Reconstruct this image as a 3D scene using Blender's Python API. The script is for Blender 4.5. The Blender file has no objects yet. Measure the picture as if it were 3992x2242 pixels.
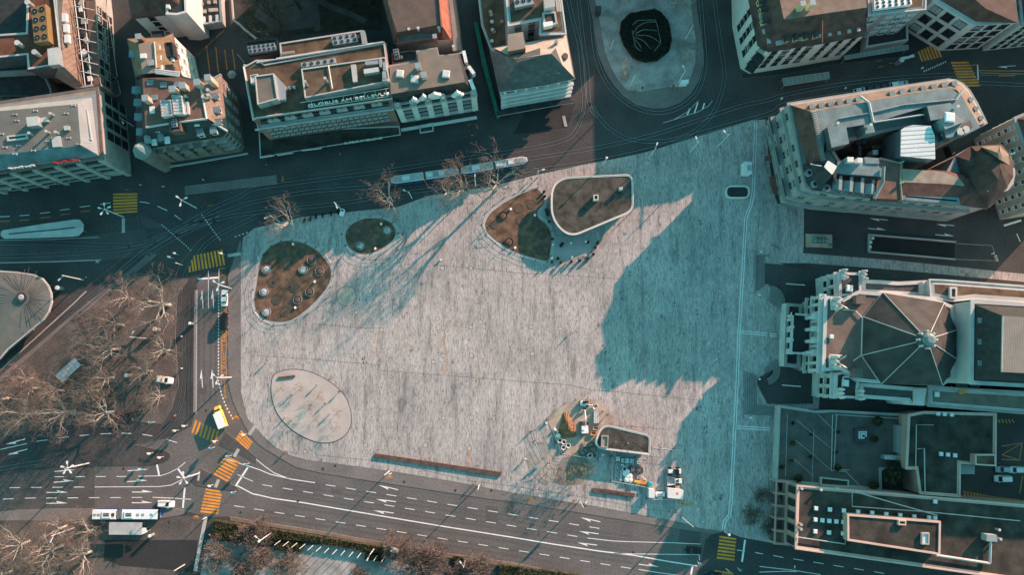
import bpy, bmesh, math, random
from mathutils import Vector, Matrix, noise
rad = math.radians
PI = math.pi
scene = bpy.context.scene
COL = scene.collection
rnd = random.Random(7)
# ------------------------------------------------------------------ camera
HC, FPX, UC, VC = 222.0, 3038.0, 1996.0, 1121.0
NAD = (1970.0, 1450.0)
dn = Vector(((NAD[0]-UC)/FPX, -(NAD[1]-VC)/FPX, -1.0)).normalized()   # world down seen by the camera
zc = -dn
yc = (Vector((0, 1, 0)) - zc*zc.y).normalized()
xc = yc.cross(zc)
ROT = Matrix((xc, yc, zc))                                           # camera -> world
cam = bpy.data.cameras.new('camera'); camo = bpy.data.objects.new('camera', cam); COL.objects.link(camo)
camo.matrix_world = Matrix.Translation((0, 0, HC)) @ ROT.to_4x4()
cam.sensor_width = 36; cam.lens = FPX*36/3992; cam.clip_start = 1; cam.clip_end = 4000
scene.camera = camo

def G(u, v, h=0.0):
    """point of the place at height h that the photograph shows at source pixel u, v"""
    d = ROT @ Vector(((u-UC)/FPX, -(v-VC)/FPX, -1))
    t = (HC-h)/-d.z
    return Vector((d.x*t, d.y*t, h))

TL = {'s': (0, 0, 1), 'w': (0, 0, .64529), 'a': (0, 0, 1.929), 'b': (1000, 0, 1.929), 'c': (2000, 0, 1.929), 'd': (2992, 0, 1.929),
      'e': (0, 750, 1.929), 'f': (1000, 750, 1.929), 'g': (2000, 750, 1.929), 'h': (2992, 750, 1.929),
      'i': (0, 1492, 1.929), 'j': (1000, 1492, 1.929), 'k': (2000, 1492, 1.929), 'l': (2992, 1492, 1.929),
      'm': (960, 800, 3.015), 'n': (1860, 660, 3.289), 'o': (2040, 1540, 3.015), 'p': (3040, 1040, 2.583),
      'q': (2960, 280, 2.4117), 'r': (3440, 280, 2.411), 'u': (2780, 0, 3.446), 'v': (480, 0, 2.128)}
def PX(s):
    """'a 10,20 30,40 b 5,6' -> source pixels; the letter names the survey sheet"""
    out = []; o = None
    for tk in s.split():
        if tk in TL: o = TL[tk]
        else:
            x, y = tk.split(','); out.append((float(x)/o[2]+o[0], float(y)/o[2]+o[1]))
    return out
def W(s, h=0.0):
    return [G(u, v, h) for u, v in PX(s)]
def W1(s, h=0.0): return W(s, h)[0]

# ------------------------------------------------------------------ materials
MATS = {}
def M(name, c, rough=.8, var=.18, scale=1.2, metal=0.0, spec=.3, stretch=None, c2=None, fine=.12, emit=0, bump=0):
    """painted / mineral surface with cloudy wear of its own and fine grain"""
    if name in MATS: return MATS[name]
    m = bpy.data.materials.new(name); m.use_nodes = True; MATS[name] = m
    nt = m.node_tree; n = nt.nodes; L = nt.links; b = n['Principled BSDF']
    b.inputs['Roughness'].default_value = rough; b.inputs['Metallic'].default_value = metal
    b.inputs['Specular IOR Level'].default_value = spec
    geo = n.new('ShaderNodeNewGeometry'); mp = n.new('ShaderNodeMapping')
    L.new(geo.outputs['Position'], mp.inputs['Vector'])
    if stretch: mp.inputs['Scale'].default_value = stretch
    n1 = n.new('ShaderNodeTexNoise'); n1.inputs['Scale'].default_value = scale*.22; n1.inputs['Detail'].default_value = 5
    n2 = n.new('ShaderNodeTexNoise'); n2.inputs['Scale'].default_value = scale*4; n2.inputs['Detail'].default_value = 3
    L.new(mp.outputs[0], n1.inputs['Vector']); L.new(mp.outputs[0], n2.inputs['Vector'])
    r1 = n.new('ShaderNodeValToRGB'); r1.color_ramp.elements[0].position = .32; r1.color_ramp.elements[1].position = .68
    d = [max(0, x*(1-var)) for x in c]; e = [min(1, x*(1+var)) for x in (c2 or c)]
    r1.color_ramp.elements[0].color = (*d, 1); r1.color_ramp.elements[1].color = (*e, 1)
    L.new(n1.outputs[0], r1.inputs[0])
    mr = n.new('ShaderNodeMapRange'); mr.inputs[1].default_value = .3; mr.inputs[2].default_value = .7
    mr.inputs[3].default_value = 1-fine; mr.inputs[4].default_value = 1+fine; L.new(n2.outputs[0], mr.inputs[0])
    mx = n.new('ShaderNodeMix'); mx.data_type = 'RGBA'; mx.blend_type = 'MULTIPLY'; mx.inputs[0].default_value = 1
    L.new(r1.outputs[0], mx.inputs[6]); L.new(mr.outputs[0], mx.inputs[7])
    L.new(mx.outputs[2], b.inputs['Base Color'])
    if bump:
        bp = n.new('ShaderNodeBump'); bp.inputs['Strength'].default_value = bump; bp.inputs['Distance'].default_value = .1
        L.new(n2.outputs[0], bp.inputs['Height']); L.new(bp.outputs[0], b.inputs['Normal'])
    m.diffuse_color = (*c, 1)
    return m
def seam(name, c, ang, pitch, dark=.6, **k):
    """sheet roof with standing seams / tile rows: lines `pitch` metres apart, across direction `ang`"""
    if name in MATS: return MATS[name]
    m = M(name, c, **k); nt = m.node_tree; n = nt.nodes; L = nt.links; b = n['Principled BSDF']
    geo = n.new('ShaderNodeNewGeometry'); vr = n.new('ShaderNodeVectorRotate'); vr.rotation_type = 'Z_AXIS'; vr.inputs['Angle'].default_value = rad(ang)
    L.new(geo.outputs['Position'], vr.inputs['Vector']); sp = n.new('ShaderNodeSeparateXYZ'); L.new(vr.outputs[0], sp.inputs[0])
    dv = n.new('ShaderNodeMath'); dv.operation = 'DIVIDE'; dv.inputs[1].default_value = pitch; L.new(sp.outputs[0], dv.inputs[0])
    fr = n.new('ShaderNodeMath'); fr.operation = 'FRACT'; L.new(dv.outputs[0], fr.inputs[0])
    lt = n.new('ShaderNodeMath'); lt.operation = 'LESS_THAN'; lt.inputs[1].default_value = .22; L.new(fr.outputs[0], lt.inputs[0])
    old = b.inputs['Base Color'].links[0].from_socket
    mx = n.new('ShaderNodeMix'); mx.data_type = 'RGBA'; mx.blend_type = 'MULTIPLY'; L.new(lt.outputs[0], mx.inputs[0])
    L.new(old, mx.inputs[6]); mx.inputs[7].default_value = (dark, dark, dark, 1); L.new(mx.outputs[2], b.inputs['Base Color'])
    return m

# ------------------------------------------------------------------ mesh building
class MB:
    def __init__(s): s.v = []; s.f = []; s.mi = []; s.ms = []
    def mat(s, m):
        if m not in s.ms: s.ms.append(m)
        return s.ms.index(m)
    def face(s, pts, m):
        i0 = len(s.v); s.v += [tuple(p) for p in pts]; s.f.append(tuple(range(i0, i0+len(pts)))); s.mi.append(s.mat(m)); return s
    def mesh(s, vs, fs, m):
        i0 = len(s.v); s.v += [tuple(p) for p in vs]; k = s.mat(m)
        for f in fs: s.f.append(tuple(i0+i for i in f)); s.mi.append(k)
        return s
    def box(s, c, size, m, rz=0.0, taper=1.0, rot=None):
        """box centred at c (z = its bottom)"""
        hx, hy, hz = size[0]/2, size[1]/2, size[2]
        R = rot or Matrix.Rotation(rz, 3, 'Z'); vs = []
        for z, k in ((0, 1), (hz, taper)):
            for x, y in ((-1, -1), (1, -1), (1, 1), (-1, 1)): vs.append(Vector(c)+R @ Vector((x*hx*k, y*hy*k, z)))
        return s.mesh(vs, [(3, 2, 1, 0), (4, 5, 6, 7), (0, 1, 5, 4), (1, 2, 6, 5), (2, 3, 7, 6), (3, 0, 4, 7)], m)
    def loft(s, rings, mats, cap=None, bottom=None):
        """rings: lists of equally many 3-D points, counter-clockwise from above, bottom up"""
        n = len(rings[0]); i0 = len(s.v)
        for r in rings: s.v += [tuple(p) for p in r]
        for k in range(len(rings)-1):
            mm = mats[k] if isinstance(mats, (list, tuple)) else mats
            if mm is None: continue
            j = s.mat(mm)
            for q in range(n):
                a, b = i0+k*n+q, i0+k*n+(q+1) % n
                s.f.append((a, b, b+n, a+n)); s.mi.append(j)
        if cap: s.f.append(tuple(i0+(len(rings)-1)*n+q for q in range(n))); s.mi.append(s.mat(cap))
        if bottom: s.f.append(tuple(i0+q for q in reversed(range(n)))); s.mi.append(s.mat(bottom))
        return s
    def prism(s, poly, z0, z1, m, cap=None):
        poly = ccw(poly); r = [[(p[0], p[1], z) for p in poly] for z in (z0, z1)]
        return s.loft(r, m, cap=cap or m)
    def tube(s, pts, rs, m, n=6, close=True):
        rings = []
        for i, p in enumerate(pts):
            p = Vector(p); a = Vector(pts[max(0, i-1)]); b = Vector(pts[min(len(pts)-1, i+1)])
            d = (b-a).normalized(); u = d.cross(Vector((0, 0, 1)) if abs(d.z) < .95 else Vector((1, 0, 0))).normalized(); w = u.cross(d)
            r = rs[i] if isinstance(rs, (list, tuple)) else rs
            rings.append([p+(u*math.cos(2*PI*k/n)+w*math.sin(2*PI*k/n))*r for k in range(n)])
        return s.loft(rings, m, cap=m if close else None, bottom=m if close else None)
    def disc(s, c, r, z0, z1, m, n=20, cap=None, r1=None):
        ring = lambda z, q: [(c[0]+q*math.cos(2*PI*k/n), c[1]+q*math.sin(2*PI*k/n), z) for k in range(n)]
        return s.loft([ring(z0, r), ring(z1, r if r1 is None else r1)], m, cap=cap or m)
    def annulus(s, c, r0, r1, z0, z1, m, n=24):
        ring = lambda z, q: [(c[0]+q*math.cos(2*PI*k/n), c[1]+q*math.sin(2*PI*k/n), z) for k in range(n)]
        return s.loft([ring(z0, r1), ring(z1, r1), ring(z1, r0), ring(z0, r0)], m)
    def ball(s, c, r, m, n=10, sq=(1, 1, 1)):
        rings = []
        for i in range(1, n//2):
            t = -PI/2+PI*i/(n//2)
            rings.append([(c[0]+sq[0]*r*math.cos(t)*math.cos(2*PI*k/n), c[1]+sq[1]*r*math.cos(t)*math.sin(2*PI*k/n), c[2]+sq[2]*r*math.sin(t)) for k in range(n)])
        return s.loft(rings, m, cap=m, bottom=m)
    def strip(s, line, w, z, m, closed=False):
        """flat ribbon of width w along a ground line"""
        L, R = offset(line, w/2, closed), offset(line, -w/2, closed)
        n = len(line); i0 = len(s.v); k = s.mat(m)
        for a, b in zip(L, R): s.v += [(a[0], a[1], z), (b[0], b[1], z)]
        for i in range(n if closed else n-1):
            j = (i+1) % n; s.f.append((i0+2*i, i0+2*i+1, i0+2*j+1, i0+2*j)); s.mi.append(k)
        return s
    def build(s, name, parent=None, origin=None, smooth=False, loc=None):
        me = bpy.data.meshes.new(name)
        if origin is None: origin = tuple(parent.location) if parent is not None and not parent.get('_local') else (0, 0, 0)
        ox, oy, oz = origin
        me.from_pydata([(x-ox, y-oy, z-oz) for x, y, z in s.v], [], s.f)
        for m in s.ms: me.materials.append(m)
        me.polygons.foreach_set('material_index', s.mi)
        if smooth: me.polygons.foreach_set('use_smooth', [True]*len(me.polygons))
        me.update()
        o = bpy.data.objects.new(name, me); COL.objects.link(o)
        if parent is not None: o.parent = parent
        else: o.location = origin
        return o
def area(p): return .5*sum(p[i][0]*p[(i+1) % len(p)][1]-p[(i+1) % len(p)][0]*p[i][1] for i in range(len(p)))
def ccw(p): return list(p) if area(p) > 0 else list(reversed(p))
def offset(line, d, closed=True):
    """parallel line, d to the left"""
    n = len(line); out = []
    for i in range(n):
        p = Vector(line[i][:2])
        a = Vector(line[i-1][:2]) if (closed or i > 0) else None
        b = Vector(line[(i+1) % n][:2]) if (closed or i < n-1) else None
        ns = []
        for u, v in ((a, p), (p, b)):
            if u is not None and v is not None and (v-u).length > 1e-6:
                t = (v-u).normalized(); ns.append(Vector((-t.y, t.x)))
        q = sum(ns, Vector((0, 0)))
        if q.length < 1e-6: q = ns[0]
        q.normalize(); k = max(.35, q.dot(ns[0])); out.append(Vector((*(p+q*d/k), line[i][2] if len(line[i]) > 2 else 0)))
    return out
def inset(poly, d): return offset(ccw(poly), d)
def smooth(pts, k=6, closed=True):
    """Catmull-Rom through the points"""
    n = len(pts); out = []
    for i in range(n if closed else n-1):
        P = [Vector(pts[(i+j) % n] if closed else pts[min(max(i+j, 0), n-1)]) for j in (-1, 0, 1, 2)]
        for q in range(k):
            t = q/k
            out.append(.5*((2*P[1])+(P[2]-P[0])*t+(2*P[0]-5*P[1]+4*P[2]-P[3])*t*t+(3*P[1]-P[0]-3*P[2]+P[3])*t**3))
    if not closed: out.append(Vector(pts[-1]))
    return out
def roundc(pts, r, k=5):
    """polygon with rounded corners; r one radius or one per corner"""
    n = len(pts); out = []
    for i in range(n):
        p, a, b = Vector(pts[i]), Vector(pts[i-1]), Vector(pts[(i+1) % n]); q = r[i] if isinstance(r, (list, tuple)) else r
        q = min(q, (a-p).length*.49, (b-p).length*.49)
        s, e = p+(a-p).normalized()*q, p+(b-p).normalized()*q
        for j in range(k+1):
            t = j/k; out.append(s*(1-t)**2+p*2*t*(1-t)+e*t*t)
    return out
def setp(o, label, cat, group=None):
    o['label'] = label; o['category'] = cat
    if group: o['group'] = group
    return o
def thing(name, label, cat, loc=(0, 0, 0), rz=0.0, group=None, local=False):
    o = bpy.data.objects.new(name, None); COL.objects.link(o); o.empty_display_size = .5
    o.location = loc; o.rotation_euler = (0, 0, rz); setp(o, label, cat, group)
    if local: LOCAL.add(o.name)
    return o
LOCAL = set()
def local_thing(name, label, cat, group=None):
    return thing(name, label, cat, (0, 0, 0), 0, group)
def dup(root, loc, rz=0.0, label=None, sc=None, group=None):
    r = root.copy(); COL.objects.link(r); r.location = loc; r.rotation_euler = (0, 0, rz)
    if sc: r.scale = (sc, sc, sc)
    if label: r['label'] = label
    if group: r['group'] = group
    for ch in list(root.children):
        c = ch.copy(); COL.objects.link(c); c.parent = r
        for g in ch.children:
            d = g.copy(); COL.objects.link(d); d.parent = c
    return r
def structure(name, mb):
    o = mb.build(name); o['kind'] = 'structure'; return o
def copyobj(o, loc, rz=0.0, parent=None):
    c = o.copy(); COL.objects.link(c); c.location = loc; c.rotation_euler = (0, 0, rz)
    if parent is not None: c.parent = parent
    return c
# ------------------------------------------------------------------ light
SUN_EL, SUN_AZ = 18.0, 45.5           # the sun stands up and to the right of the picture
w = bpy.data.worlds.new('World'); scene.world = w; w.use_nodes = True
nt = w.node_tree; bg = nt.nodes['Background']; sky = nt.nodes.new('ShaderNodeTexSky'); sky.sky_type = 'NISHITA'; sky.sun_disc = False
sky.sun_elevation = rad(SUN_EL); sky.sun_rotation = rad(90-SUN_AZ); sky.ozone_density = 1.0; sky.air_density = 1.0; sky.dust_density = .6
tint = nt.nodes.new('ShaderNodeMix'); tint.data_type = 'RGBA'; tint.blend_type = 'MULTIPLY'; tint.inputs[0].default_value = 1
tint.inputs[7].default_value = (.45, 1.0, .79, 1)
nt.links.new(sky.outputs[0], tint.inputs[6]); nt.links.new(tint.outputs[2], bg.inputs[0]); bg.inputs[1].default_value = .14
sd = bpy.data.lights.new('sun', 'SUN'); sd.energy = 4.15; sd.angle = rad(.5); sd.color = (1, .545, .43)
so = bpy.data.objects.new('sun', sd); COL.objects.link(so)
sv = Vector((math.cos(rad(SUN_EL))*math.cos(rad(SUN_AZ)), math.cos(rad(SUN_EL))*math.sin(rad(SUN_AZ)), math.sin(rad(SUN_EL))))
so.rotation_euler = sv.to_track_quat('Z', 'Y').to_euler(); so.location = sv*300
scene.view_settings.view_transform = 'Standard'; scene.view_settings.look = 'None'; scene.view_settings.gamma = 1
scene.view_settings.exposure = 1.27
scene.render.engine = 'CYCLES'

# ------------------------------------------------------------------ surfaces
def paving_mat():
    """long narrow quartzite slabs laid in one direction: pale and dark stones, stains"""
    m = bpy.data.materials.new('quartzite paving'); m.use_nodes = True; nt = m.node_tree; n = nt.nodes; L = nt.links; b = n['Principled BSDF']
    b.inputs['Roughness'].default_value = .75; b.inputs['Specular IOR Level'].default_value = .25
    geo = n.new('ShaderNodeNewGeometry')
    def nz(scl, st, det, rough=.6, rot=0):
        mp = n.new('ShaderNodeMapping'); mp.inputs['Scale'].default_value = st; mp.inputs['Rotation'].default_value = (0, 0, rot); L.new(geo.outputs['Position'], mp.inputs[0])
        t = n.new('ShaderNodeTexNoise'); t.inputs['Scale'].default_value = scl; t.inputs['Detail'].default_value = det; t.inputs['Roughness'].default_value = rough
        L.new(mp.outputs[0], t.inputs[0]); return t.outputs[0]
    def ramp(src, stops):
        r = n.new('ShaderNodeValToRGB'); e = r.color_ramp.elements
        while len(e) < len(stops): e.new(.5)
        for q, (p, c) in zip(e, stops): q.position = p; q.color = (*c, 1)
        L.new(src, r.inputs[0]); return r.outputs[0]
    def mul(a, c, f=1.0):
        mx = n.new('ShaderNodeMix'); mx.data_type = 'RGBA'; mx.blend_type = 'MULTIPLY'; mx.inputs[0].default_value = f
        L.new(a, mx.inputs[6]); L.new(c, mx.inputs[7]); return mx.outputs[2]
    base = ramp(nz(.05, (1, 1, 1), 4), [(.3, (.34, .315, .305)), (.5, (.445, .40, .38)), (.7, (.52, .465, .44))])
    g = lambda x: (x, x, x)
    s1 = ramp(nz(1.0, (2.6, .42, 1), 3, .7), [(.30, (.42, .45, .47)), (.42, g(.82)), (.55, g(1)), (.72, g(1.18))])
    s2 = ramp(nz(1.0, (6.0, 1.0, 1), 2, .6), [(.32, (.52, .55, .57)), (.45, g(.93)), (.7, g(1.15))])
    s3 = ramp(nz(1.0, (.55, .07, 1), 3, .6), [(.30, (.62, .65, .67)), (.46, g(.96)), (.7, g(1.10))])
    s4 = ramp(nz(.16, (1, 1, 1), 6, .7), [(.30, g(.45)), (.36, g(.97)), (.5, g(1))])
    s5 = ramp(nz(.55, (1, .6, 1), 3, .6), [(.20, g(.4)), (.26, g(1)), (.5, g(1))])
    c = base
    for s in (s1, s2, s3, s4, s5): c = mul(c, s)
    L.new(c, b.inputs['Base Color'])
    return m
ASPH = M('asphalt', (.058, .056, .057), .85, .16, .5, c2=(.064, .061, .06), fine=.25)
ASPH_N = M('newer asphalt', (.036, .036, .037), .85, .12, .7, fine=.25)
WALK = M('pavement asphalt', (.18, .158, .15), .85, .14, .6, fine=.2)
PARKG = M('worn park gravel', (.105, .090, .082), .9, .3, .8, fine=.4)
CONC = M('pale concrete', (.42, .40, .38), .8, .12, .9)
SETT = M('tram concrete', (.082, .078, .077), .8, .16, .8, fine=.2)
GRAVEL = M('pale fine gravel', (.31, .295, .28), .9, .34, 1.1, fine=.25)
SAND = M('pale sand', (.46, .40, .37), .9, .10, .9)
SOIL = M('worn winter lawn', (.135, .08, .052), .95, .38, 2.2, c2=(.155, .098, .068), fine=.35)
PAVE = paving_mat()
RUST = M('rust stain', (.42, .27, .20), .8, .2, 2)
WHITE = M('white road paint', (.80, .79, .77), .6, .07, 2)
YELL = M('yellow road paint', (.75, .285, .045), .6, .2, 2)
RAIL = M('worn steel rail', (.30, .31, .31), .42, .1, 1, metal=.6)
GROOVE = M('rail groove', (.02, .02, .02), .8)
HEDGE = M('hedge leaves', (.035, .042, .018), .9, .4, 6, c2=(.06, .06, .03), fine=.5)

def sheet(name, pts, z, m): return structure(name, MB().face([(p[0], p[1], z) for p in ccw(pts)], m))
def slab(name, pts, z, m, side=None): return structure(name, MB().prism(pts, -.02, z, side or CONC, cap=m))
sheet('ground', [(-900, -900), (900, -900), (900, 900), (-900, 900)], 0, ASPH)

PZ = .12
plaza = W('w 606,985 606,640 612,598 640,574 760,546 900,531 1000,521 1080,492 1240,468 1350,440 1480,412 1620,385 1750,345 1890,303 1925,300 1932,380 1945,480 1955,512 2022,520 2022,615 2019,637 2250,655 2600,692 2600,712 2240,678 2030,662 1960,662 2060,700 2060,1030 1960,1030 1956,1215 1986,1375 1862,1352 1826,1338 k 1390,1092 1300,1062 1150,1030 900,985 640,935 300,880 0,830 j 1500,748 1200,697 880,648 600,610 400,587 250,547 150,492 70,422 0,345 w 622,1052')
slab('plaza_paving', plaza, PZ, PAVE)
walk = W('j 0,345 70,422 150,492 250,547 400,587 600,610 880,648 1200,697 1500,748 k 0,830 300,880 640,935 900,985 1150,1030 1300,1062 1390,1092 w 1826,1338 k 1500,1140 1200,1095 1020,1065 400,965 0,900 j 1730,875 1110,780 880,745 500,685 300,640 180,572 60,500 0,452 i 1860,360 1800,250 1750,140 1725,40 e 1716,1440 1714,1000 1712,640 w 606,600 606,985 622,1052')
slab('pavement', offset(ccw(walk), .03), PZ-.03, WALK, WALK)
BLVD = M('worn boulevard asphalt', (.125, .114, .110), .85, .10, .5, c2=(.135, .122, .118), fine=.22)
sheet('boulevard', W('j -200,1010 0,1045 500,1122 1000,1212 1500,1295 1929,1355 k 300,1420 500,1470 1350,1620 1450,1180 1500,1140 1200,1095 1020,1065 400,965 0,900 j 1730,875 1110,780 880,745 500,685 300,640 180,572 60,500 0,452 i 1860,360 1800,250 1750,140 1725,40 e 1716,1440 1714,1000 1700,640 1480,660 1480,740 1470,1250 i 1470,200 1440,330 1250,420 1000,470 700,640 700,950 1320,946 1548,1010'), .004, BLVD)
sheet('left_road', W('i 705,640 400,640 -100,720 -100,985 130,960 400,950 712,950 712,640'), .005, M('dark left asphalt', (.085, .08, .078), .85, .12, .5, fine=.25))
# tyre-polished lanes and repair patches
LANE = M('tyre polished lane', (.108, .10, .098), .7, .08, .5, fine=.2); PATCH = M('asphalt repair', (.095, .088, .086), .85, .08, .8, fine=.2); mb = MB()
for off in (-12, 22, 66, 98, 150, 184): mb.strip(W(f'j 200,{740+off} 600,{808+off} 1400,{938+off} 1929,{1020+off} k 400,{1098+off} 900,{1175+off}'), .75, .0075, LANE)
for off in (60, 100): mb.strip(W(f'j 0,{900+off} 600,{995+off} 1400,{1122+off} 1929,{1205+off} k 300,{1255+off}'), .75, .0075, LANE)
for x in (1497, 1535, 1583, 1622): mb.strip(W(f'e {x},760 {x},1447 i {x},160'), .6, .0075, LANE)
structure('lane_wear', mb); mb = MB()
for s in ('j 1725,925 1820,942 1812,1065 1720,1050', 'j 1885,880 1929,890 1929,990 1880,980', 'i 1495,15 1555,15 1555,85 1495,85', 'k 1260,1085 1420,1115 1400,1230 1240,1200', 'j 560,800 640,812 636,850 556,838', 'i 1000,560 1090,560 1090,612 1000,612'): mb.face([(p.x, p.y, .0085) for p in ccw(W(s))], PATCH)
structure('road_patch', mb)
slab('park_ground', W('e -100,1530 330,1140 560,960 700,850 880,700 1010,600 1420,650 1330,790 1320,1100 1345,1447 i 1330,60 1290,200 1215,315 1000,292 700,312 400,330 -100,440'), .06, PARKG)
slab('park_ground', W('i -100,1040 680,1040 820,1040 1190,1030 1330,1012 1548,1012 1465,1420 1330,1420 1300,1560 -100,1560'), .06, PARKG)
slab('traffic_island', W('i -100,985 130,960 400,950 1320,946 1430,968 1350,1000 1190,1026 680,1039 -100,1039'), .10, WALK)
sheet('asphalt_patch', W('i 790,1185 1490,1185 1460,1425 900,1380 780,1330'), .064, ASPH_N)
slab('traffic_island', roundc(W('i 620,470 1020,468 1265,520 1290,545 1270,585 1180,618 1100,628 480,632 200,655'), 1.2), .08, ASPH)
slab('traffic_island', W('i 1505,645 1600,690 1790,790 1800,815 1770,820 1480,780 1430,740'), .08, SETT)
slab('traffic_island', W('i 1640,470 1700,370 1929,560 1929,610 1780,530'), .07, SETT)
BAND = M('pale tram bed concrete', (.175, .155, .145), .85, .18, .8, fine=.2)
sheet('tram_paving', W('e -100,368 530,340 1050,285 1090,270 1115,420 1130,470 760,512 400,525 -100,545'), .006, SETT)
sheet('tram_paving', W('e 1030,170 1110,195 1260,265 1100,270'), .006, SETT)
sheet('tram_paving', W('e -100,1470 560,905 800,720 960,590 1130,450 1180,470 1020,600 860,740 500,1040 160,1330 0,1447 -100,1530'), .006, BAND)
structure('kerb', MB().strip(W('e -100,1440 0,1340 560,830 650,742', .1), .35, .11, CONC))
structure('kerb', MB().strip(W('e -100,537 0,530 400,522 760,508', .1), .3, .11, CONC)); structure('kerb', MB().strip(W('e 0,360 400,353 745,337', .1), .22, .115, CONC)); structure('kerb', MB().strip(W('e 1483,735 1478,1000 1476,1447 i 1474,235', .1), .3, .11, CONC))
slab('tram_platform', W('e 1390,0 1880,-60 1885,-100 1390,-35') + [], .10, WALK)
slab('tram_platform', W('w 465,490 465,468 695,440 697,463'), .11, WALK)
slab('tram_platform', W('e -100,355 -100,300 0,285 600,195 640,200 930,160 1030,170 1050,285 530,340'), .10, ASPH)
slab('round_park', W('c 545,-120 600,150 640,400 690,530 760,640 830,720 930,790 1050,815 1150,810 1260,770 1340,700 1400,600 1430,480 1425,300 1395,150 1360,-120'), .10, WALK)
sheet('gravel_ground', W('c 590,-120 650,150 690,380 735,500 790,600 850,670 960,690 1150,655 1290,650 1330,600 1370,470 1375,300 1350,150 1320,-120'), .106, GRAVEL)
slab('pavement', W('d 860,-100 790,-40 760,330 1060,300 1060,370 580,450 300,470 0,520 -200,560 -190,590 100,560 520,480 1060,420 1250,330 1330,360 1929,330 1929,300 1300,250 1200,-100'), .10, ASPH_N)
sheet('pavement', W('c 0,1010 400,960 430,900 470,780 100,820'), .005, ASPH_N)
sheet('ramp_forecourt', W('p 0,-10 560,40 700,40 1705,150 1705,250 0,250'), .13, ASPH)
slab('pavement', offset(W('j -200,1010 0,1045 500,1122 1000,1212 1500,1295 1929,1355 k 300,1420 500,1470 500,1520 j 1929,1395 1500,1330 1000,1240 500,1150 0,1070 -200,1040'), 0), .12, M('verge soil', (.20, .15, .12), .9, .25, 1.5))
slab('park_ground', W('i 1560,1180 1929,1230 j 0,1240 600,1215 1000,1330 1400,1447 1400,1600 -450,1600'), .06, GRAVEL)

# thin joints and service hatches in the plaza
JT = M('slab joint', (.09, .09, .09), .8)
mb = MB()
for s in ('f 420,990 780,1020 930,1022 1110,1330 1929,1418', 'f 0,1230 400,1255 930,1300', 'f 1330,545 1929,600 g 0,605 400,625 800,650', 'g 0,1420 400,1447 k 580,55 780,70 1400,135', 'k 750,320 1180,355', 'j 440,545 1000,600 1600,740 1929,780 k 500,860 1000,950 1250,985'):
    if s.startswith('f 420'): s = 'f 420,990 780,1020 930,1022'
    mb.strip(W(s, PZ), .10, PZ+.004, JT)
mb.strip(W('f 930,1340 1929,1418', PZ), .10, PZ+.004, JT)
structure('paving_joint', mb)
HT = M('hatch cover', (.46, .41, .36), .7, .1, 2)
mb = MB()
for s in ('f 1397,570,26 1612,572,24 1345,562,12 1360,950,24 1405,1020,24 1612,1015,24 1685,975,24 1370,1045,16 1520,965,16 940,1035,24 1405,1230,26 1330,1275,26 1615,1228,26 1728,1238,16 1510,1125,14 1310,1108,14 1655,1195,14 1655,1305,16 1665,1420,16 1200,1392,14 1012,1388,14 1305,1392,14 715,1228,24 750,903,22 1450,975,14 1590,983,12 1745,1048,14 1374,1217,14 1423,1267,14', 'j 1270,472,28 1600,497,28 1405,268,24 1618,265,28 820,472,24 365,520,20 1465,245,16 830,525,16 1227,680,14 1287,695,14', 'g 355,1025,24 145,1215,24 135,1013,26 1095,235,8 1235,623,20'):
    t = TL[s[0]]
    for k in s.split()[1:]:
        x, y, q = map(float, k.split(',')); c = G(x/t[2]+t[0], y/t[2]+t[1], PZ); r = q/t[2]*.073
        mb.box((c.x, c.y, PZ-.05), (r+.22, r+.22, .054), JT, .03); mb.box((c.x, c.y, PZ-.05), (r, r, .058), HT, .03)
structure('hatch_cover', mb)
mb = MB()
RUST2 = M('faint rust stain', (.40, .31, .26), .8, .2, 2)
for s, wd, mm in (('f 1412,1040 1418,1080 1410,1120 1418,1180 1432,1230 1440,1270 1420,1330 1410,1370', .5, RUST), ('f 1680,995 1672,1090', .5, RUST2), ('f 1660,1200 1668,1400', .35, RUST2), ('f 915,1045 905,1160 900,1240', .35, RUST), ('f 757,925 755,1015', .55, RUST2), ('f 1455,1000 1453,1045', .35, RUST2), ('f 1520,980 1515,1080', .35, RUST2), ('f 1372,1055 1372,1200', .35, RUST2), ('f 1105,1095 1090,1180', .4, RUST2), ('f 1728,1250 1725,1370', .4, RUST2), ('f 1430,380 1425,520', .3, RUST2), ('j 1270,490 1268,570', .9, RUST2), ('j 1605,515 1600,630', .7, RUST)):
    mb.strip(W(s, PZ), wd, PZ+.004, mm)
structure('rust_stain', mb)
mb = MB(); DS = M('dark spill', (.15, .145, .14), .8, .3, 3)
for s in ('f 808,1270,20 1662,833,9 1660,937,9 1165,1188,12 1480,1275,12 660,940,6', 'g 635,1000,20 725,1330,16 1215,825,14 1115,940,12 1270,1040,16 1250,1190,12 680,1410,10 490,745,8 410,1255,12 1380,910,14 1240,1300,14 1410,240,16 1310,495,10 1250,490,10 878,620,12 690,1180,16 1040,70,12', 'k 1450,360,16 1400,195,20 1220,110,8 1560,870,20'):
    t = TL[s[0]]
    for k in s.split()[1:]:
        x, y, q = map(float, k.split(','))
        for _ in range(4):
            a = G((x+rnd.gauss(0, q*.5))/t[2]+t[0], (y+rnd.gauss(0, q*.9))/t[2]+t[1], PZ); r = q/t[2]*.073*rnd.uniform(.25, .55); n = 9
            mb.face([(a.x+r*rnd.uniform(.5, 1.3)*math.cos(2*PI*i/n), a.y+1.5*r*rnd.uniform(.5, 1.3)*math.sin(2*PI*i/n), PZ+.004+.0004*_) for i in range(n)], DS)
structure('paving_stain', mb)
mb = MB(); r2 = random.Random(3)
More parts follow.
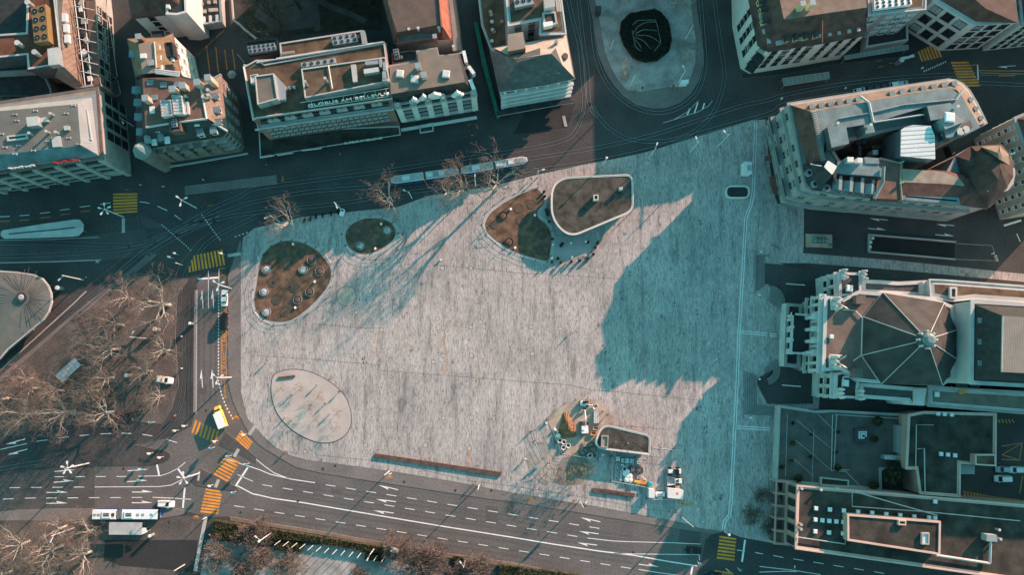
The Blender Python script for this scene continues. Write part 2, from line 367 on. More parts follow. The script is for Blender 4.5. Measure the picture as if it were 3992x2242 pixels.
for i in range(420):                                    # chewing-gum and floor sockets
    u = r2.uniform(1050, 2500); v = r2.uniform(980, 1800)
    c = G(u, v, PZ); r = r2.choice((.09, .11, .15, .2)); mb.face([(c.x+r*math.cos(2*PI*k/7), c.y+r*math.sin(2*PI*k/7), PZ+.003) for k in range(7)], DS)
structure('paving_speck', mb)
# double gutter line
mb = MB()
for s in ('c 1825,920 1812,1300 g 1806,-10 1790,90 1752,190 1745,290 1722,700 1700,1050 1685,1447 k 1668,330 1640,900 1628,1000 1590,1050 1582,1110', 'g 1700,1050 1929,1070', 'k 1672,335 1929,352', 'h 0,1070 70,1076'):
    for o_ in (.32, -.32): mb.strip(offset(W(s, PZ), o_, False), .24, PZ+.004, M('pale granite channel', (.74, .73, .71), .7, .08))
structure('drain_line', mb)

# ------------------------------------------------------------------ markings
ZM = .016
def line(mb, s, wd=.16, m=WHITE, z=ZM): mb.strip(W(s, z), wd, z, m)
def dashes(mb, a, b, n, ln=39, wd=.17, m=WHITE):
    """n dashes between two pixel positions of their starts; ln source pixels long"""
    (x0, y0), = PX(a); (x1, y1), = PX(b); dx, dy = (x1-x0)/(n-1), (y1-y0)/(n-1); q = math.hypot(dx, dy)
    for i in range(n):
        p = (x0+dx*i, y0+dy*i); mb.strip([G(*p), G(p[0]+dx/q*ln, p[1]+dy/q*ln)], wd, ZM, m)
def arrow(mb, tail, tip, m=WHITE):
    a, b = W(tail)[0], W(tip)[0]; d = (b-a).normalized(); n = Vector((-d.y, d.x, 0)); L = (b-a).length
    f = lambda t, s: Vector((*(a+d*t+n*s).xy, ZM+.001))
    mb.face([f(0, -.11), f(L*.6, -.11), f(L*.6, .11), f(0, .11)], m)
    mb.face([f(L*.52, .16), f(L*.58, .1), f(L, 0), f(L*.46, .62)], m)
    mb.face([f(L*.58, .1), f(L*.58, -.1), f(L, 0)], m)
def crosswalk(s, n, wd=.55):
    a, b, c, d = W(s); mb = MB()
    for i in range(n):
        t = i/(n-1); mb.strip([a.lerp(d, t), b.lerp(c, t)], wd, ZM+.002, YELL)
    structure('crosswalk', mb)
mb = MB()
dashes(mb, 'j 520,770', 'k 574,1087', 14); dashes(mb, 'j 45,770', 'k 409,1148', 16); dashes(mb, 'j -17,952', 'k 811,1388', 19)
line(mb, 'i 1780,775 1900,838 j 20,848 120,872 350,905 700,965 1370,1078 1929,1167 k 300,1217 650,1270 900,1300 1180,1350 1385,1382', .3)
line(mb, 'i 1545,668 1620,720 1780,790', .18); line(mb, 'i 1690,575 1900,640 j 30,660 100,690 260,728 440,755', .22); line(mb, 'i 1905,560 1929,580 j 60,630 130,680 240,722', .2)
for a, b in (('j 1065,808', 'j 918,772'), ('j 1048,898', 'j 900,877'), ('j 1032,983', 'j 880,962'), ('k 657,1050', 'k 507,1015'), ('k 643,1140', 'k 495,1118'), ('k 632,1225', 'k 482,1205'), ('k 945,1368', 'k 1100,1390'),
             ('i 410,670', 'i 563,658'), ('i 405,752', 'i 558,740'), ('i 960,665', 'i 1113,655'), ('i 957,747', 'i 1110,738'), ('i 350,828', 'i 512,828'), ('i 347,910', 'i 510,909'), ('i 992,825', 'i 1150,825'), ('i 990,906', 'i 1148,906'), ('i 205,502', 'i 55,542'), ('i 190,425', 'i 40,465'),
             ('e 1527,875', 'e 1520,730'), ('e 1607,870', 'e 1600,725'), ('e 1523,1470', 'e 1515,1330'), ('e 1603,1470', 'e 1595,1330'),
             ('h 905,208', 'h 770,195'), ('h 1405,250', 'h 1270,238'), ('h 755,270', 'h 895,285'), ('h 1262,318', 'h 1405,330'), ('d 1865,492', 'd 1730,500')): arrow(mb, a, b)
for s in ('k 560,1172 750,1193 900,1200 1200,1207 1410,1217', 'k 760,1285 900,1291 1400,1297 1402,1340', 'k 945,1408 1070,1428 1250,1455', 'l -60,1385 200,1415 400,1447', 'l -60,1428 140,1422 220,1425',
          'i 1038,706 1205,703 1270,682 1340,645 1395,600', 'i 712,787 1200,784 1290,772 1370,730', 'i 1148,865 1300,871 1437,880', 'i 0,505 200,460', 'e 1567,590 1567,875', 'e 1647,575 1645,745', 'i 1785,693 1903,745', 'k 1685,1262 1745,1270'): line(mb, s, .17)
dashes(mb, 'i 408,710', 'i 877,708', 4); dashes(mb, 'i 72,792', 'i 555,788', 4, 41); dashes(mb, 'i 22,878', 'i 187,872', 2, 42); dashes(mb, 'i 347,870', 'i 990,866', 5, 41)
for s in ('i 275,443 357,432', 'i 435,418 517,408', 'i 598,400 675,394', 'i 756,387 835,384', 'i 912,382 990,384', 'i 1068,390 1145,402', 'i 1256,430 1332,453', 'e 1050,70 1090,74 1125,83', 'e 1185,103 1257,137', 'e 1313,170 1362,206', 'e 640,640 650,640',
          'e -10,183 73,180', 'e 147,175 222,170', 'e 300,158 375,148', 'e 450,133 525,125', 'e 600,110 677,100', 'e 752,90 830,78', 'i 1760,928 1838,940', 'k 1820,1280 1880,1292', 'l 42,1303 118,1318', 'l 193,1328 270,1341', 'l 345,1352 421,1365', 'l 497,1377 574,1390', 'l 650,1400 726,1413', 'l 801,1425 877,1438', 'l 108,18 250,30'): line(mb, s, .17)
for s, wd in (('i 1390,790 1375,945', .5), ('i 1180,618 1197,700', .5), ('i 1335,645 1385,715', .5), ('i 1863,640 1772,780', .5), ('e 1488,652 1645,640', .5), ('k 1745,1185 1722,1352', .5), ('k 1350,1385 1338,1447', .5), ('d 1580,487 1585,600', .4), ('h 1778,250 1908,210', .6), ('l 205,1378 205,1400', .3)): line(mb, s, wd)
dashes(mb, 'e 1645,758', 'e 1642,1435', 29, 6.5, .3)
for i, (x, y) in enumerate(((1648, 8), (1652, 36), (1658, 62), (1665, 88), (1674, 114), (1684, 140), (1694, 166), (1706, 192), (1720, 218), (1734, 243), (1746, 265))): line(mb, f'i {x},{y} {x+6},{y+12}', .3)
dashes(mb, 'e 1215,240', 'e 1430,430', 14, 5, .2); dashes(mb, 'e 1515,165', 'e 1650,350', 11, 6, .2); dashes(mb, 'e 1765,335', 'e 1850,305', 4, 7, .2)
dashes(mb, 'e 945,-20', 'e 960,-20', 2, 2); dashes(mb, 'd 1175,535', 'd 1335,465', 11, 4, .45)
for s, wd in (('d 1380,-10 1385,-5', .2), ('d 1085,150 1155,285', .2), ('d 1125,140 1165,290', .2), ('d 1180,200 1200,330', .2), ('d 1100,303 1225,258', .7), ('d 1005,440 1105,415', .9), ('h 1745,110 1775,170', .25), ('h 1830,80 1850,150', .25), ('h 1875,310 1900,370', .25), ('c 1130,922 1220,895 1390,840 1470,795 1500,755', .1), ('c 1215,895 1310,840 1395,755', .1), ('c 1310,862 1330,815', .38), ('c 1365,845 1390,770', .38), ('c 1425,820 1440,773', .38)): line(mb, s, wd)
structure('road_marking', mb)
mb = MB()
for s in ('e -10,218 73,217', 'e 147,210 222,205', 'e 305,192 380,185', 'e 455,168 528,160', 'e 605,145 680,137', 'e 1560,105 1605,90', 'e 1650,573 1695,571', 'e 1664,850 1663,1440', 'i 1688,0 1694,110', 'i 1680,110 1706,112', 'e 1715,622 1748,640', 'e 1720,640 1728,680 1755,722', 'b 195,1320 200,1365 185,1355', 'b 1585,940 1610,935', 'b 1650,930 1665,970', 'b 1612,1018 1635,1014', 'd 815,460 855,452', 'd 915,473 950,473', 'd 830,505 870,495', 'd 1590,528 1929,530', 'd 1600,548 1929,552', 'd 1530,490 1585,482', 'd 1740,568 1860,566', 'd 895,400 900,425 945,420 940,395',
          'a 1553,345 1578,550', 'a 1622,350 1642,545', 'a 1690,370 1708,522', 'a 1747,370 1768,520', 'l 1760,580 1895,585 1915,455', 'l 1760,480 1915,455 1765,545 1880,580', 'l 1895,840 1920,700', 'l 1470,820 1905,895'): line(mb, s, .17, YELL)
for x0, y0, y1 in ((1668, 1112, 1230), (1668, 1318, 1415), (1672, 1040, 1075)):      # taxi rank boxes
    line(mb, f'e {x0},{y0+15} {x0+15},{y0} {x0+30},{y0} {x0+38},{y0+18} {x0+38},{y0+40} {x0+25},{y1}', .15, YELL); line(mb, f'e {x0},{y0+22} {x0+12},{y1}', .15, YELL); line(mb, f'e {x0},{y0+40} {x0+38},{y0+38}', .15, YELL)
for x in range(1480, 1910, 24): line(mb, f'l {x},{830+(x-1480)*.12} {x+8},{855+(x-1480)*.12}', .35, YELL)
for i in range(5): line(mb, f'l {1735+26*i},278 {1750+26*i},305', .3, YELL)
structure('yellow_marking', mb)
def text_mesh(txt, size, extr=.02):
    cu = bpy.data.curves.new('lettering', 'FONT'); cu.body = txt; cu.size = size; cu.extrude = extr; cu.align_x = 'CENTER'; cu.align_y = 'CENTER'
    o = bpy.data.objects.new('lettering', cu); COL.objects.link(o); dg = bpy.context.evaluated_depsgraph_get()
    me = bpy.data.meshes.new_from_object(o.evaluated_get(dg)); bpy.data.objects.remove(o); me.name = 'lettering'; return me
tm = text_mesh('TAXI', 1.35, .001); tm.materials.append(YELL)
for s in ('e 1690,905', 'e 1690,1085', 'e 1690,1275'):
    o = bpy.data.objects.new('taxi_lettering', tm); COL.objects.link(o); p = W1(s); o.location = (p.x, p.y, ZM+.004); o.rotation_euler = (0, 0, PI/2); o.scale = (1.1, 1.5, 1); o['kind'] = 'structure'
mb = MB()
for s in ('e 1677,630', 'i 1775,265', 'j 1000,712', 'k 138,882', 'k 1465,1100', 'i 1475,1015'):        # bicycle symbols
    c = W1(s); z = ZM+.003 if s[0] in 'e' else PZ-.02
    if s[0] == 'i': z = .11
    for dx in (-.5, .5):
        for k in range(10):
            a, b = 2*PI*k/10, 2*PI*(k+1)/10; mb.strip([(c.x+dx+.32*math.cos(a), c.y+.32*math.sin(a), z), (c.x+dx+.32*math.cos(b), c.y+.32*math.sin(b), z)], .1, z, YELL)
    mb.strip([(c.x-.5, c.y, z), (c.x-.15, c.y+.5, z), (c.x+.3, c.y+.5, z), (c.x+.5, c.y, z)], .1, z+.001, YELL); mb.strip([(c.x+.3, c.y+.5, z), (c.x, c.y, z), (c.x-.15, c.y+.5, z)], .1, z+.002, YELL)
structure('bicycle_marking', mb)
for s, n in (('e 850,15 1033,12 1033,142 852,155', 7), ('e 1460,475 1475,590 1687,548 1665,430', 9), ('e 1423,555 1430,600 1455,595 1442,510', 2), ('i 1478,285 1446,380 1614,460 1640,362', 7), ('i 1810,365 1895,455 1852,525 1765,432', 5), ('i 1690,555 1800,607 1716,742 1612,685', 7), ('i 1545,805 1670,825 1640,985 1508,970', 8), ('k 1553,1162 1677,1180 1665,1335 1532,1318', 7), ('d 1125,352 1165,460 1305,428 1265,325', 7), ('d 1380,470 1515,468 1600,640 1450,645', 9), ('k 1515,1420 1655,1440 1650,1510 1510,1490', 4)): crosswalk(s, n)
mb = MB()
for s, wd in (('e 928,195 928,305', .9), ('e 1712,477 1810,461', .9), ('e 720,518 745,518', .9), ('i 1548,1012 1468,1420', 1.0), ('i 1918,330 1870,395', .9), ('i 1795,500 1760,560', .9), ('i 1645,730 1620,790', .9), ('c 380,870 398,950', .9), ('i 1500,665 1490,740', .6)): mb.strip(W(s, .09), wd, .115, CONC)
structure('tactile_paving', mb)

# ------------------------------------------------------------------ tram rails
DARKW = M('dark copper wire', (.10, .11, .11), .5)
WIRES = iter(['contact wire over the upper tram track along the shaded street', 'contact wire over the track the tram stands on', 'contact wire over the track nearest the square', 'contact wire over the upper diagonal track beside the round pavilion', 'contact wire over the lower diagonal track beside the round pavilion', 'contact wire over the track curving round the left park', 'contact wire over the loop round the round park', None, None])
def rails(s, k=8, gr=True, zz=0.0):
    wire = next(WIRES, None)
    c = smooth(W(s), k, False); mb = MB()
    for o_ in (.5, -.5):
        l = offset(c, o_, False); mb.strip(l, .42, .010+zz, GROOVE); mb.strip(l, .12, .014+zz, RAIL)
    structure('tram_rail', mb)
    if wire:
        o = MB().tube([Vector((p.x, p.y, 5.6)) for p in c], .022, DARKW, 3).build('contact_wire', origin=(c[0].x, c[0].y, 5.6)); setp(o, wire, 'wire')
for s in ('e -100,385 0,383 300,381 570,388 850,395 1050,385 1300,290 1600,120 1800,30 b 0,1416 400,1360 980,1282 1500,1200 1929,1135 c 330,1070 460,1000 520,860 535,760 525,620 500,350 430,60 400,-120',
          'e -100,485 0,483 380,470 800,440 1000,415 1200,350 1500,215 1800,105 1929,68 b 400,1440 887,1398 1500,1295 1929,1222 c 110,1195 400,1150 700,1095 1060,1010 1400,900 1700,800 1929,748 d 120,715 500,640 1000,580 1500,555 2000,545',
          'c 0,1300 500,1230 1000,1130 1400,1000 1929,850 d 120,785 500,715 1100,650 1500,622 2000,640',
          'e 0,1330 420,985 700,760 1000,510 1120,420 1300,320 1600,210 1929,150 f 640,80 1000,20 b 1300,1425 1929,1330 c 200,1275', 'e 0,1447 300,1195 560,960 860,700 1060,530 1180,420 1400,300 1650,190',
          'i -100,645 0,650 200,615 500,570 800,530 1000,500 1150,440 1290,310 1360,150 1385,0 e 1390,1350 1375,1000 1350,800 1400,600 1480,480 1560,380 1700,290 1929,180',
          'c 560,-120 590,150 620,400 680,580 770,700 900,800 1050,845 1180,835 1310,770 1400,660 1445,480 1430,250 1400,-120', 'c 600,800 640,870 720,960 860,1040 1060,1062 1300,1020 1480,880 1560,720 1590,560 1560,330 1500,-120',
          'c 480,-120 520,250 560,550 575,780 640,880'): rails(s)

mb = MB(); MH = M('cast iron cover', (.045, .044, .043), .6, .15, 4)
for s in ('e 162,452', 'e 195,447', 'e 290,445', 'e 392,443', 'e 545,437', 'e 602,434', 'e 810,418', 'e 552,965', 'i 348,530', 'i 450,540', 'i 1065,542', 'i 928,650', 'i 1548,212', 'i 1548,735', 'i 1808,980', 'i 1272,1048', 'j 310,893', 'j 500,650', 'j 592,627', 'j 1110,748', 'j 1495,812', 'j 1765,813', 'k 418,945', 'k 905,1280', 'k 940,992', 'e 600,907', 'b 40,1355', 'i 1645,1400', 'k 1055,1045', 'e 1700,440'):
    c = W1(s); z = PZ if s[0] in 'jk' and float(s.split(',')[1]) < 900 and s not in ('j 310,893',) else .10 if s.startswith('e') and float(s.split(',')[1]) < 460 else .07
    z = z if z != .07 else (.066 if s == 'e 552,965' else .09 if s == 'i 1272,1048' else .02)
    mb.face([(c.x+.36*math.cos(2*PI*k/14), c.y+.36*math.sin(2*PI*k/14), z+.004) for k in range(14)], MH)
structure('manhole_cover', mb)
# ------------------------------------------------------------------ shared paints
BLACK = M('black rubber', (.02, .02, .02), .8)
DARK = M('dark metal', (.045, .048, .05), .5, spec=.4)
GLASS = M('dark car glass', (.012, .014, .016), .08, .05, spec=.6)
STEEL = M('galvanised steel', (.42, .43, .44), .5, .1, 2, metal=.3)
WHITEP = M('white lacquer', (.80, .80, .79), .35, .03, 1, spec=.45, fine=.03)
BLACKP = M('black lacquer', (.012, .012, .014), .15, .03, 1, spec=.6, fine=.03)
GREYP = M('silver lacquer', (.42, .43, .44), .3, .03, 1, metal=.4, fine=.03)
YELP = M('yellow lacquer', (.72, .50, .10), .35, .04, 1, fine=.03)
ORP = M('orange lacquer', (.70, .26, .05), .4, .06, 1, fine=.05)
REDP = M('red lacquer', (.50, .04, .03), .4, .05, 1)
BLUEP = M('blue lacquer', (.03, .10, .32), .35, .05, 1)
LAMPW = M('white lamp glass', (.70, .70, .68), .3, .02)
RED = M('red lamp glass', (.4, .02, .015), .25)
TEALP = M('turquoise tarpaulin', (.02, .30, .34), .5, .15, 3)
WOODB = M('brown bench timber', (.10, .062, .052), .8, .3, 3, stretch=(1, 1, 1), fine=.3)
PLASTIC = M('white fabric', (.78, .77, .75), .8, .08, 3)
CARD = M('tan canvas', (.42, .30, .22), .85, .15, 3)
SKIN = M('skin', (.48, .30, .22), .6, .05); HAIR = M('dark hair', (.03, .02, .015), .8)
BARK = M('plane tree bark', (.39, .335, .285), .85, .3, 5, c2=(.45, .39, .33), fine=.3)
BARKD = M('dark bark', (.12, .085, .065), .9, .3, 5, fine=.3)
TWIG = M('bare twigs', (.155, .118, .10), .9, .3, 2)
TWIGD = M('grey bare twigs', (.10, .078, .064), .9, .3, 2)
TWIGY = M('tawny twigs', (.25, .185, .10), .9, .3, 2)
LEAF = M('evergreen leaves', (.035, .045, .022), .85, .5, 4, c2=(.06, .06, .03), fine=.5)

# ------------------------------------------------------------------ trees
def rdir(r, d, spread):
    v = Vector((r.gauss(0, 1), r.gauss(0, 1), r.gauss(0, 1))).normalized(); return (d+v*spread).normalized()
def branchy(seed, trunk_h=4.0, r0=.42, limbs=5, reach=8.0, up=.75, twigs=True, maxlv=4, fan=3, tl=1.0, lean=None):
    """returns (wood MB, twig MB) of a leafless tree standing at the origin"""
    r = random.Random(seed); wood, tw = MB(), MB()
    def stick(p, d, L, rad0, lv):
        n = 4 if lv < 2 else 3; pts = [p]; q = p; dd = d
        for i in range(n):
            dd = rdir(r, dd, .26 if lv < 2 else .34); dd.z += .05*(1 if lv < 2 else .5); dd.normalize(); q = q+dd*L/n; pts.append(q)
        rs = [rad0*(1-.55*i/n) for i in range(n+1)]
        if lv <= 2: wood.tube(pts, rs, 0, n=5 if lv < 2 else 4, close=False)
        else: tw.tube(pts, [max(.022 if lv < 5 else .011, x) for x in rs], 0, n=3, close=False)
        if lv >= maxlv: return
        m = fan if lv else fan+1
        for i in range(m):
            t = r.uniform(.35, 1.0) if i < m-1 else 1.0
            k = min(n-1, int(t*n)); a = pts[k].lerp(pts[k+1], t*n-k) if k < n else pts[-1]
            side = rdir(r, (pts[min(k+1, n)]-pts[k]).normalized(), .85 if lv < 2 else 1.0); side.z += .12; side.normalize()
            stick(a, side, L*r.uniform(.52, .78), rad0*(1-.5*t)*.58, lv+1)
    top = Vector((r.uniform(-.3, .3), r.uniform(-.3, .3), trunk_h))
    wood.tube([(0, 0, -.1), (0, 0, .5), top*.55, top], [r0*1.35, r0, r0*.9, r0*.85], 0, n=8, close=False)
    for i in range(limbs):
        a = 2*PI*(i+r.uniform(-.3, .3))/limbs; e = up*r.uniform(.6, 1.25)
        stick(top-Vector((0, 0, r.uniform(0, trunk_h*.2))), Vector((math.cos(a), math.sin(a), e)).normalized(), reach*r.uniform(.45, .6), r0*.5, 0)
    return wood, tw
def mats(mb, m): mb.ms = [m]; mb.mi = [0]*len(mb.f); return mb
def tree_proto(name, label, wm, tm_, **k):
    wd, tw = branchy(**k); t = thing(name, label, 'tree')
    # dummy index 0 was stored as a "material"; give the real one
    mats(wd, wm).build('trunk', t); mats(tw, tm_).build('crown', t); return t
protos = {}
SPECS = {'plane': [dict(seed=s, trunk_h=4.5, r0=.38, limbs=6, reach=8.5, up=.8, fan=3, maxlv=5) for s in (11, 12, 13, 14)],
         'tall': [dict(seed=s, trunk_h=5.5, r0=.34, limbs=5, reach=9.6, up=1.5, fan=3, maxlv=4) for s in (21, 22, 23)],
         'grey': [dict(seed=s, trunk_h=5, r0=.5, limbs=6, reach=9.5, up=1.0, fan=4) for s in (31, 32)],
         'young': [dict(seed=s, trunk_h=1.6, r0=.07, limbs=5, reach=2.6, up=.9, fan=3, maxlv=3) for s in (41, 42)],
         'bush': [dict(seed=s, trunk_h=.3, r0=.09, limbs=16, reach=2.9, up=.9, fan=3, maxlv=4) for s in (51, 52)],
         'sapling': [dict(seed=s, trunk_h=2.6, r0=.06, limbs=4, reach=1.6, up=1.3, fan=2, maxlv=3) for s in (61, 62)]}
WM = {'plane': (BARK, TWIG), 'tall': (BARK, TWIG), 'grey': (BARKD, TWIGD), 'young': (BARKD, TWIGY), 'bush': (BARKD, TWIG), 'sapling': (BARKD, TWIGD)}
NM = {'plane': 'plane_tree', 'tall': 'plane_tree', 'grey': 'bare_tree', 'young': 'young_tree', 'bush': 'bare_shrub', 'sapling': 'sapling'}
used = set(); tcount = [0]
def tree(kind, s, label, sc=1.0, group=None, z=0.0, var=None):
    """base of the tree at pixel s"""
    i = tcount[0] if var is None else var; tcount[0] += 1
    key = (kind, i % len(SPECS[kind])); p = W1(s, z); rz = rnd.uniform(0, 6.28)
    if key not in protos:
        protos[key] = tree_proto(NM[kind], label, WM[kind][0], WM[kind][1], **SPECS[kind][key[1]])
        t = protos[key]; t.location = p; t.rotation_euler = (0, 0, rz); t.scale = (sc,)*3; t['label'] = label
        if group: t['group'] = group
        if kind in ('young', 'bush', 'sapling'): t['category'] = 'shrub' if kind == 'bush' else 'tree'
        return t
    t = dup(protos[key], p, rz, label, sc)
    if group: t['group'] = group
    elif 'group' in t: del t['group']
    return t
GP = 'plane trees in the tram island park'
for s, l, sc in (('e 1005,805', 'bare plane tree with pale leaning trunk nearest the round pavilion roof', .85), ('e 1275,850', 'largest bare plane tree beside the yellow crossing, trunk foot in sunlight', 1.3),
                 ('e 925,1000', 'bare plane tree just above the curved street lamp in the park', .95), ('e 900,1178', 'bare plane tree with many pale limbs between lamp and grey shelter', 1.1),
                 ('e 1270,1188', 'bare plane tree with cut pale trunk ring above the white patrol car', .85), ('e 1140,1345', 'bare plane tree left of the white patrol car', .8),
                 ('e 850,1395', 'bare plane tree right of the curved grey shelter', .9), ('i 560,220', 'bare plane tree with wide pale crown above the left-turn arrows', 1.15),
                 ('i 850,220', 'bare plane tree overhanging the curved dashed line by the red parked scooter', 1.0), ('i 270,235', 'bare plane tree with long pale limbs at the left picture edge', 1.1),
                 ('i 1230,100', 'small bare plane tree at the rounded tip of the park', .65), ('i 730,60', 'bare plane tree behind the parked bicycles in the park', .9),
                 ('i 300,40', 'bare plane tree below the grey curved shelter', .9), ('e 250,1400', 'bare plane tree beside the diagonal tram track', .75), ('i 60,120', 'bare plane tree at the far left below the tram track', .9), ('i 480,60', 'bare plane tree in the middle of the lower park', .85)):
    tree('plane', s, l, sc, GP)
for s, l, sc in (('i 500,1080', 'bare plane tree beside the grey traffic island left of the bus', .9), ('i 720,1100', 'bare plane tree behind the rear end of the trolleybus', .85),
                 ('i 220,1195', 'bare plane tree with thick pale trunk at the lower left edge', 1.0), ('i 475,1225', 'largest pale plane tree in the lower left corner', 1.15), ('i 690,1270', 'bare plane tree right of the largest lower left plane tree', 1.0),
                 ('i 90,1420', 'bare plane tree in the bottom left picture corner', .9), ('i 420,1430', 'bare plane tree at the bottom edge among parked bicycles', .8)):
    tree('plane', s, l, sc, 'plane trees on the lower left promenade')
for s, l, sc in (('m 570,215', 'bare plane tree above the large oval planting bed', .95), ('f 1015,90', 'leftmost bare plane tree in front of the tram', 1.0), ('b 1440,1480', 'second bare plane tree in front of the tram', 1.1),
                 ('f 1555,0', 'third bare plane tree in front of the tram', 1.15), ('b 1805,1425', 'rightmost and tallest bare plane tree in front of the tram', 1.3)):
    tree('tall', s, l, sc, 'plane trees along the tram stop')
for s, l, sc in (('b 190,190', 'large grey bare tree in the courtyard park behind the department store', 1.2), ('b 330,60', 'grey bare tree at the top edge of the courtyard park', 1.0), ('b 60,60', 'grey bare tree beside the curved courtyard path', .8), ('b 860,20', 'tawny bare tree at the top edge beside the brown roof', .5)):
    tree('grey', s, l, sc)
for s, l, sc in (('c 840,40', 'large bare tree at the top of the round park', .85), ('c 1200,60', 'bare tree right of the dark flower bed in the round park', .7), ('c 1275,450', 'small bare tree at the right side of the round park', .6), ('c 840,550', 'small reddish bare tree at the lower left of the round park', .5), ('c 1740,1030', 'small bare tree on the paving below the white corner house', .4), ('c 1330,40', 'small bare tree at the top right of the round park', .35)):
    tree('tall', s, l, sc)
for s, l, sc in (('k 265,605', 'young tree in a gravel patch left of the stacked white sacks', 1.5), ('k 245,690', 'young tree between the gravel patch and the boulevard pavement', 1.3), ('k 440,610', 'thin young tree in the middle of the shaded gravel patch', 1.1), ('k 485,690', 'tawny young tree at the corner of the shaded gravel patch', 1.7), ('k 365,720', 'young tree at the lower edge of the shaded gravel patch', 1.3), ('k 565,645', 'dark young tree right of the shaded gravel patch', 1.2),
                 ('j 190,35', 'young tree nearest the timber bench in the sandy oval', 0.72), ('j 340,38', 'young tree with dark foot at the top of the sandy oval', 0.79), ('j 470,100', 'young tree in the upper middle of the sandy oval', 0.86), ('j 415,175', 'young tree in the centre of the sandy oval', 0.86), ('j 610,225', 'young tree at the right side of the sandy oval', 0.72), ('j 268,288', 'young tree at the left side of the sandy oval', 0.79), ('j 450,265', 'young tree below the centre of the sandy oval', 0.72), ('j 600,338', 'young tree at the lower right of the sandy oval', 0.79)):
    tree('young', s, l, sc, None, .13)
for i, (s, l, sc) in enumerate((('k 1870,840', 'bare shrub right of the drain line beside the terrace wall', 1.0), ('k 1790,985', 'bare shrub with dark edges above the yellow crossing', 1.2), ('k 1920,1075', 'bare shrub at the corner of the brown theatre block', 1.0),
                    ('j 1080,1260', 'brown bare shrub below the boulevard beside the white van roof', 2.0), ('j 1340,1330', 'large brown bare shrub below the boulevard', 2.2), ('j 1690,1350', 'brown bare shrub right of the lamp post below the boulevard', 1.9), ('j 1230,1420', 'brown bare shrub at the bottom edge', 1.8), ('j 1530,1400', 'brown shrub at the foot of the lower lamp post', 1.4), ('i 1880,1130', 'brown bare shrub growing over the end of the left hedge', 1.5), ('j 30,1130', 'tall brown shrub beside the white lamp at the hedge', 1.8),
                    ('j 280,1370', 'spreading brown bare shrub on the shaded path', 1.8), ('j 800,1440', 'reddish bare shrub at the bottom edge of the shaded path', 1.3), ('j 40,1310', 'brown bare shrub left of the shaded path', 1.6), ('i 1660,1300', 'brown bare shrub below the left hedge', 1.9), ('i 1850,1390', 'brown bare shrub at the bottom edge below the left hedge', 1.7))):
    tree('bush', s, l, sc, None, .1)

# ------------------------------------------------------------------ hedges
def leafy(mb, pts_fn, n, m, size, r):
    for _ in range(n):
        p = pts_fn(); a = Vector((r.gauss(0, 1), r.gauss(0, 1), r.gauss(0, 1))).normalized(); b = a.orthogonal().normalized()*size*r.uniform(.6, 1.3); c = a.cross(b)
        mb.face([p-b-c, p+b-c, p+b+c, p-b+c], m)
def hedge(s, hh, label, n=700, z=.06, HEDGE=HEDGE):
    poly = ccw(W(s, z)); r = random.Random(n); c = poly[0]
    o = thing('hedge', label, 'hedge', (c.x, c.y, z)); mb = MB(); k = mb
    top = inset(poly, .25); lo = [Vector((p.x, p.y, z)) for p in poly]
    mb.loft([lo, [Vector((p.x, p.y, z+hh-.2)) for p in poly], [Vector((p.x, p.y, z+hh)) for p in top]], HEDGE, cap=HEDGE)
    xs = [p.x for p in poly]; ys = [p.y for p in poly]
    def inside(x, y):
        q = False
        for i in range(len(poly)):
            a, b = poly[i], poly[i-1]
            if (a.y > y) != (b.y > y) and x < (b.x-a.x)*(y-a.y)/(b.y-a.y)+a.x: q = not q
        return q
    def pt():
        while True:
            x, y = r.uniform(min(xs), max(xs)), r.uniform(min(ys), max(ys))
            if inside(x, y): return Vector((x, y, z+hh+r.uniform(-.1, .22)))
    leafy(mb, pt, n, HEDGE, .14, r)
    mb.build('foliage', o); return o
hedge('i 1622,1032 1700,1040 1800,1060 1929,1085 1929,1210 1800,1180 1605,1168', 1.5, 'square dark clipped hedge beside the lower crossing', 2200)
hedge('j 120,1095 500,1155 500,1205 360,1185 150,1170', 1.4, 'dark clipped hedge left of the path gap below the boulevard', 1400)
hedge('j 530,1160 760,1200 968,1235 965,1278 760,1250 515,1210', 1.4, 'long dark clipped hedge right of the path gap below the boulevard', 1800)
hedge('j 150,1175 355,1200 350,1270 140,1255', 1.0, 'low clipped hedge behind the left flagpoles', 900)
hedge('j 820,1285 970,1300 960,1345 815,1325', 1.0, 'low clipped hedge behind the right flagpoles', 500)
hedge('j 1490,1300 1560,1310 1560,1360 1480,1350', .8, 'small green hedge between the brown shrubs', 300)
hedge('j 1825,1360 1929,1370 k 60,1390 60,1490 j 1820,1480', 1.6, 'dark hedge at the bottom edge right of the shrubs', 700)
hedge('k 60,1385 250,1405 500,1440 500,1520 60,1500', 1.0, 'brownish low hedge along the boulevard at the bottom edge', 900)
hedge('c 870,110 1060,75 1110,100 1165,170 1190,300 1170,390 1080,460 990,470 900,440 830,340 800,250 810,170', 1.2, 'dark round clipped flower bed hedge in the round park', 3500, .11, M('dark yew leaves', (.012, .015, .011), .9, .4, 6, fine=.5))
mb = MB(); PB = M('pale box edging', (.15, .17, .13), .9, .3, 5)
for s in ('c 905,250 940,200 1000,170 1070,165', 'c 915,260 980,225 1080,232', 'c 920,268 1000,268 1060,290 1095,320', 'c 915,280 980,310 1035,370', 'c 908,290 950,340 962,365', 'c 895,190 930,160', 'c 895,230 905,280 920,350 960,385', 'c 1070,155 1085,200 1098,270 1105,325 1060,385', 'c 930,155 1070,150'):
    mb.strip(smooth(W(s, 1.2), 4, False), .22, 1.55, PB)
o = mb.build('flower_ornament', origin=tuple(W1('c 990,270', 1.2))); setp(o, 'shell of pale ribs planted on the dark round flower bed', 'flower bed')

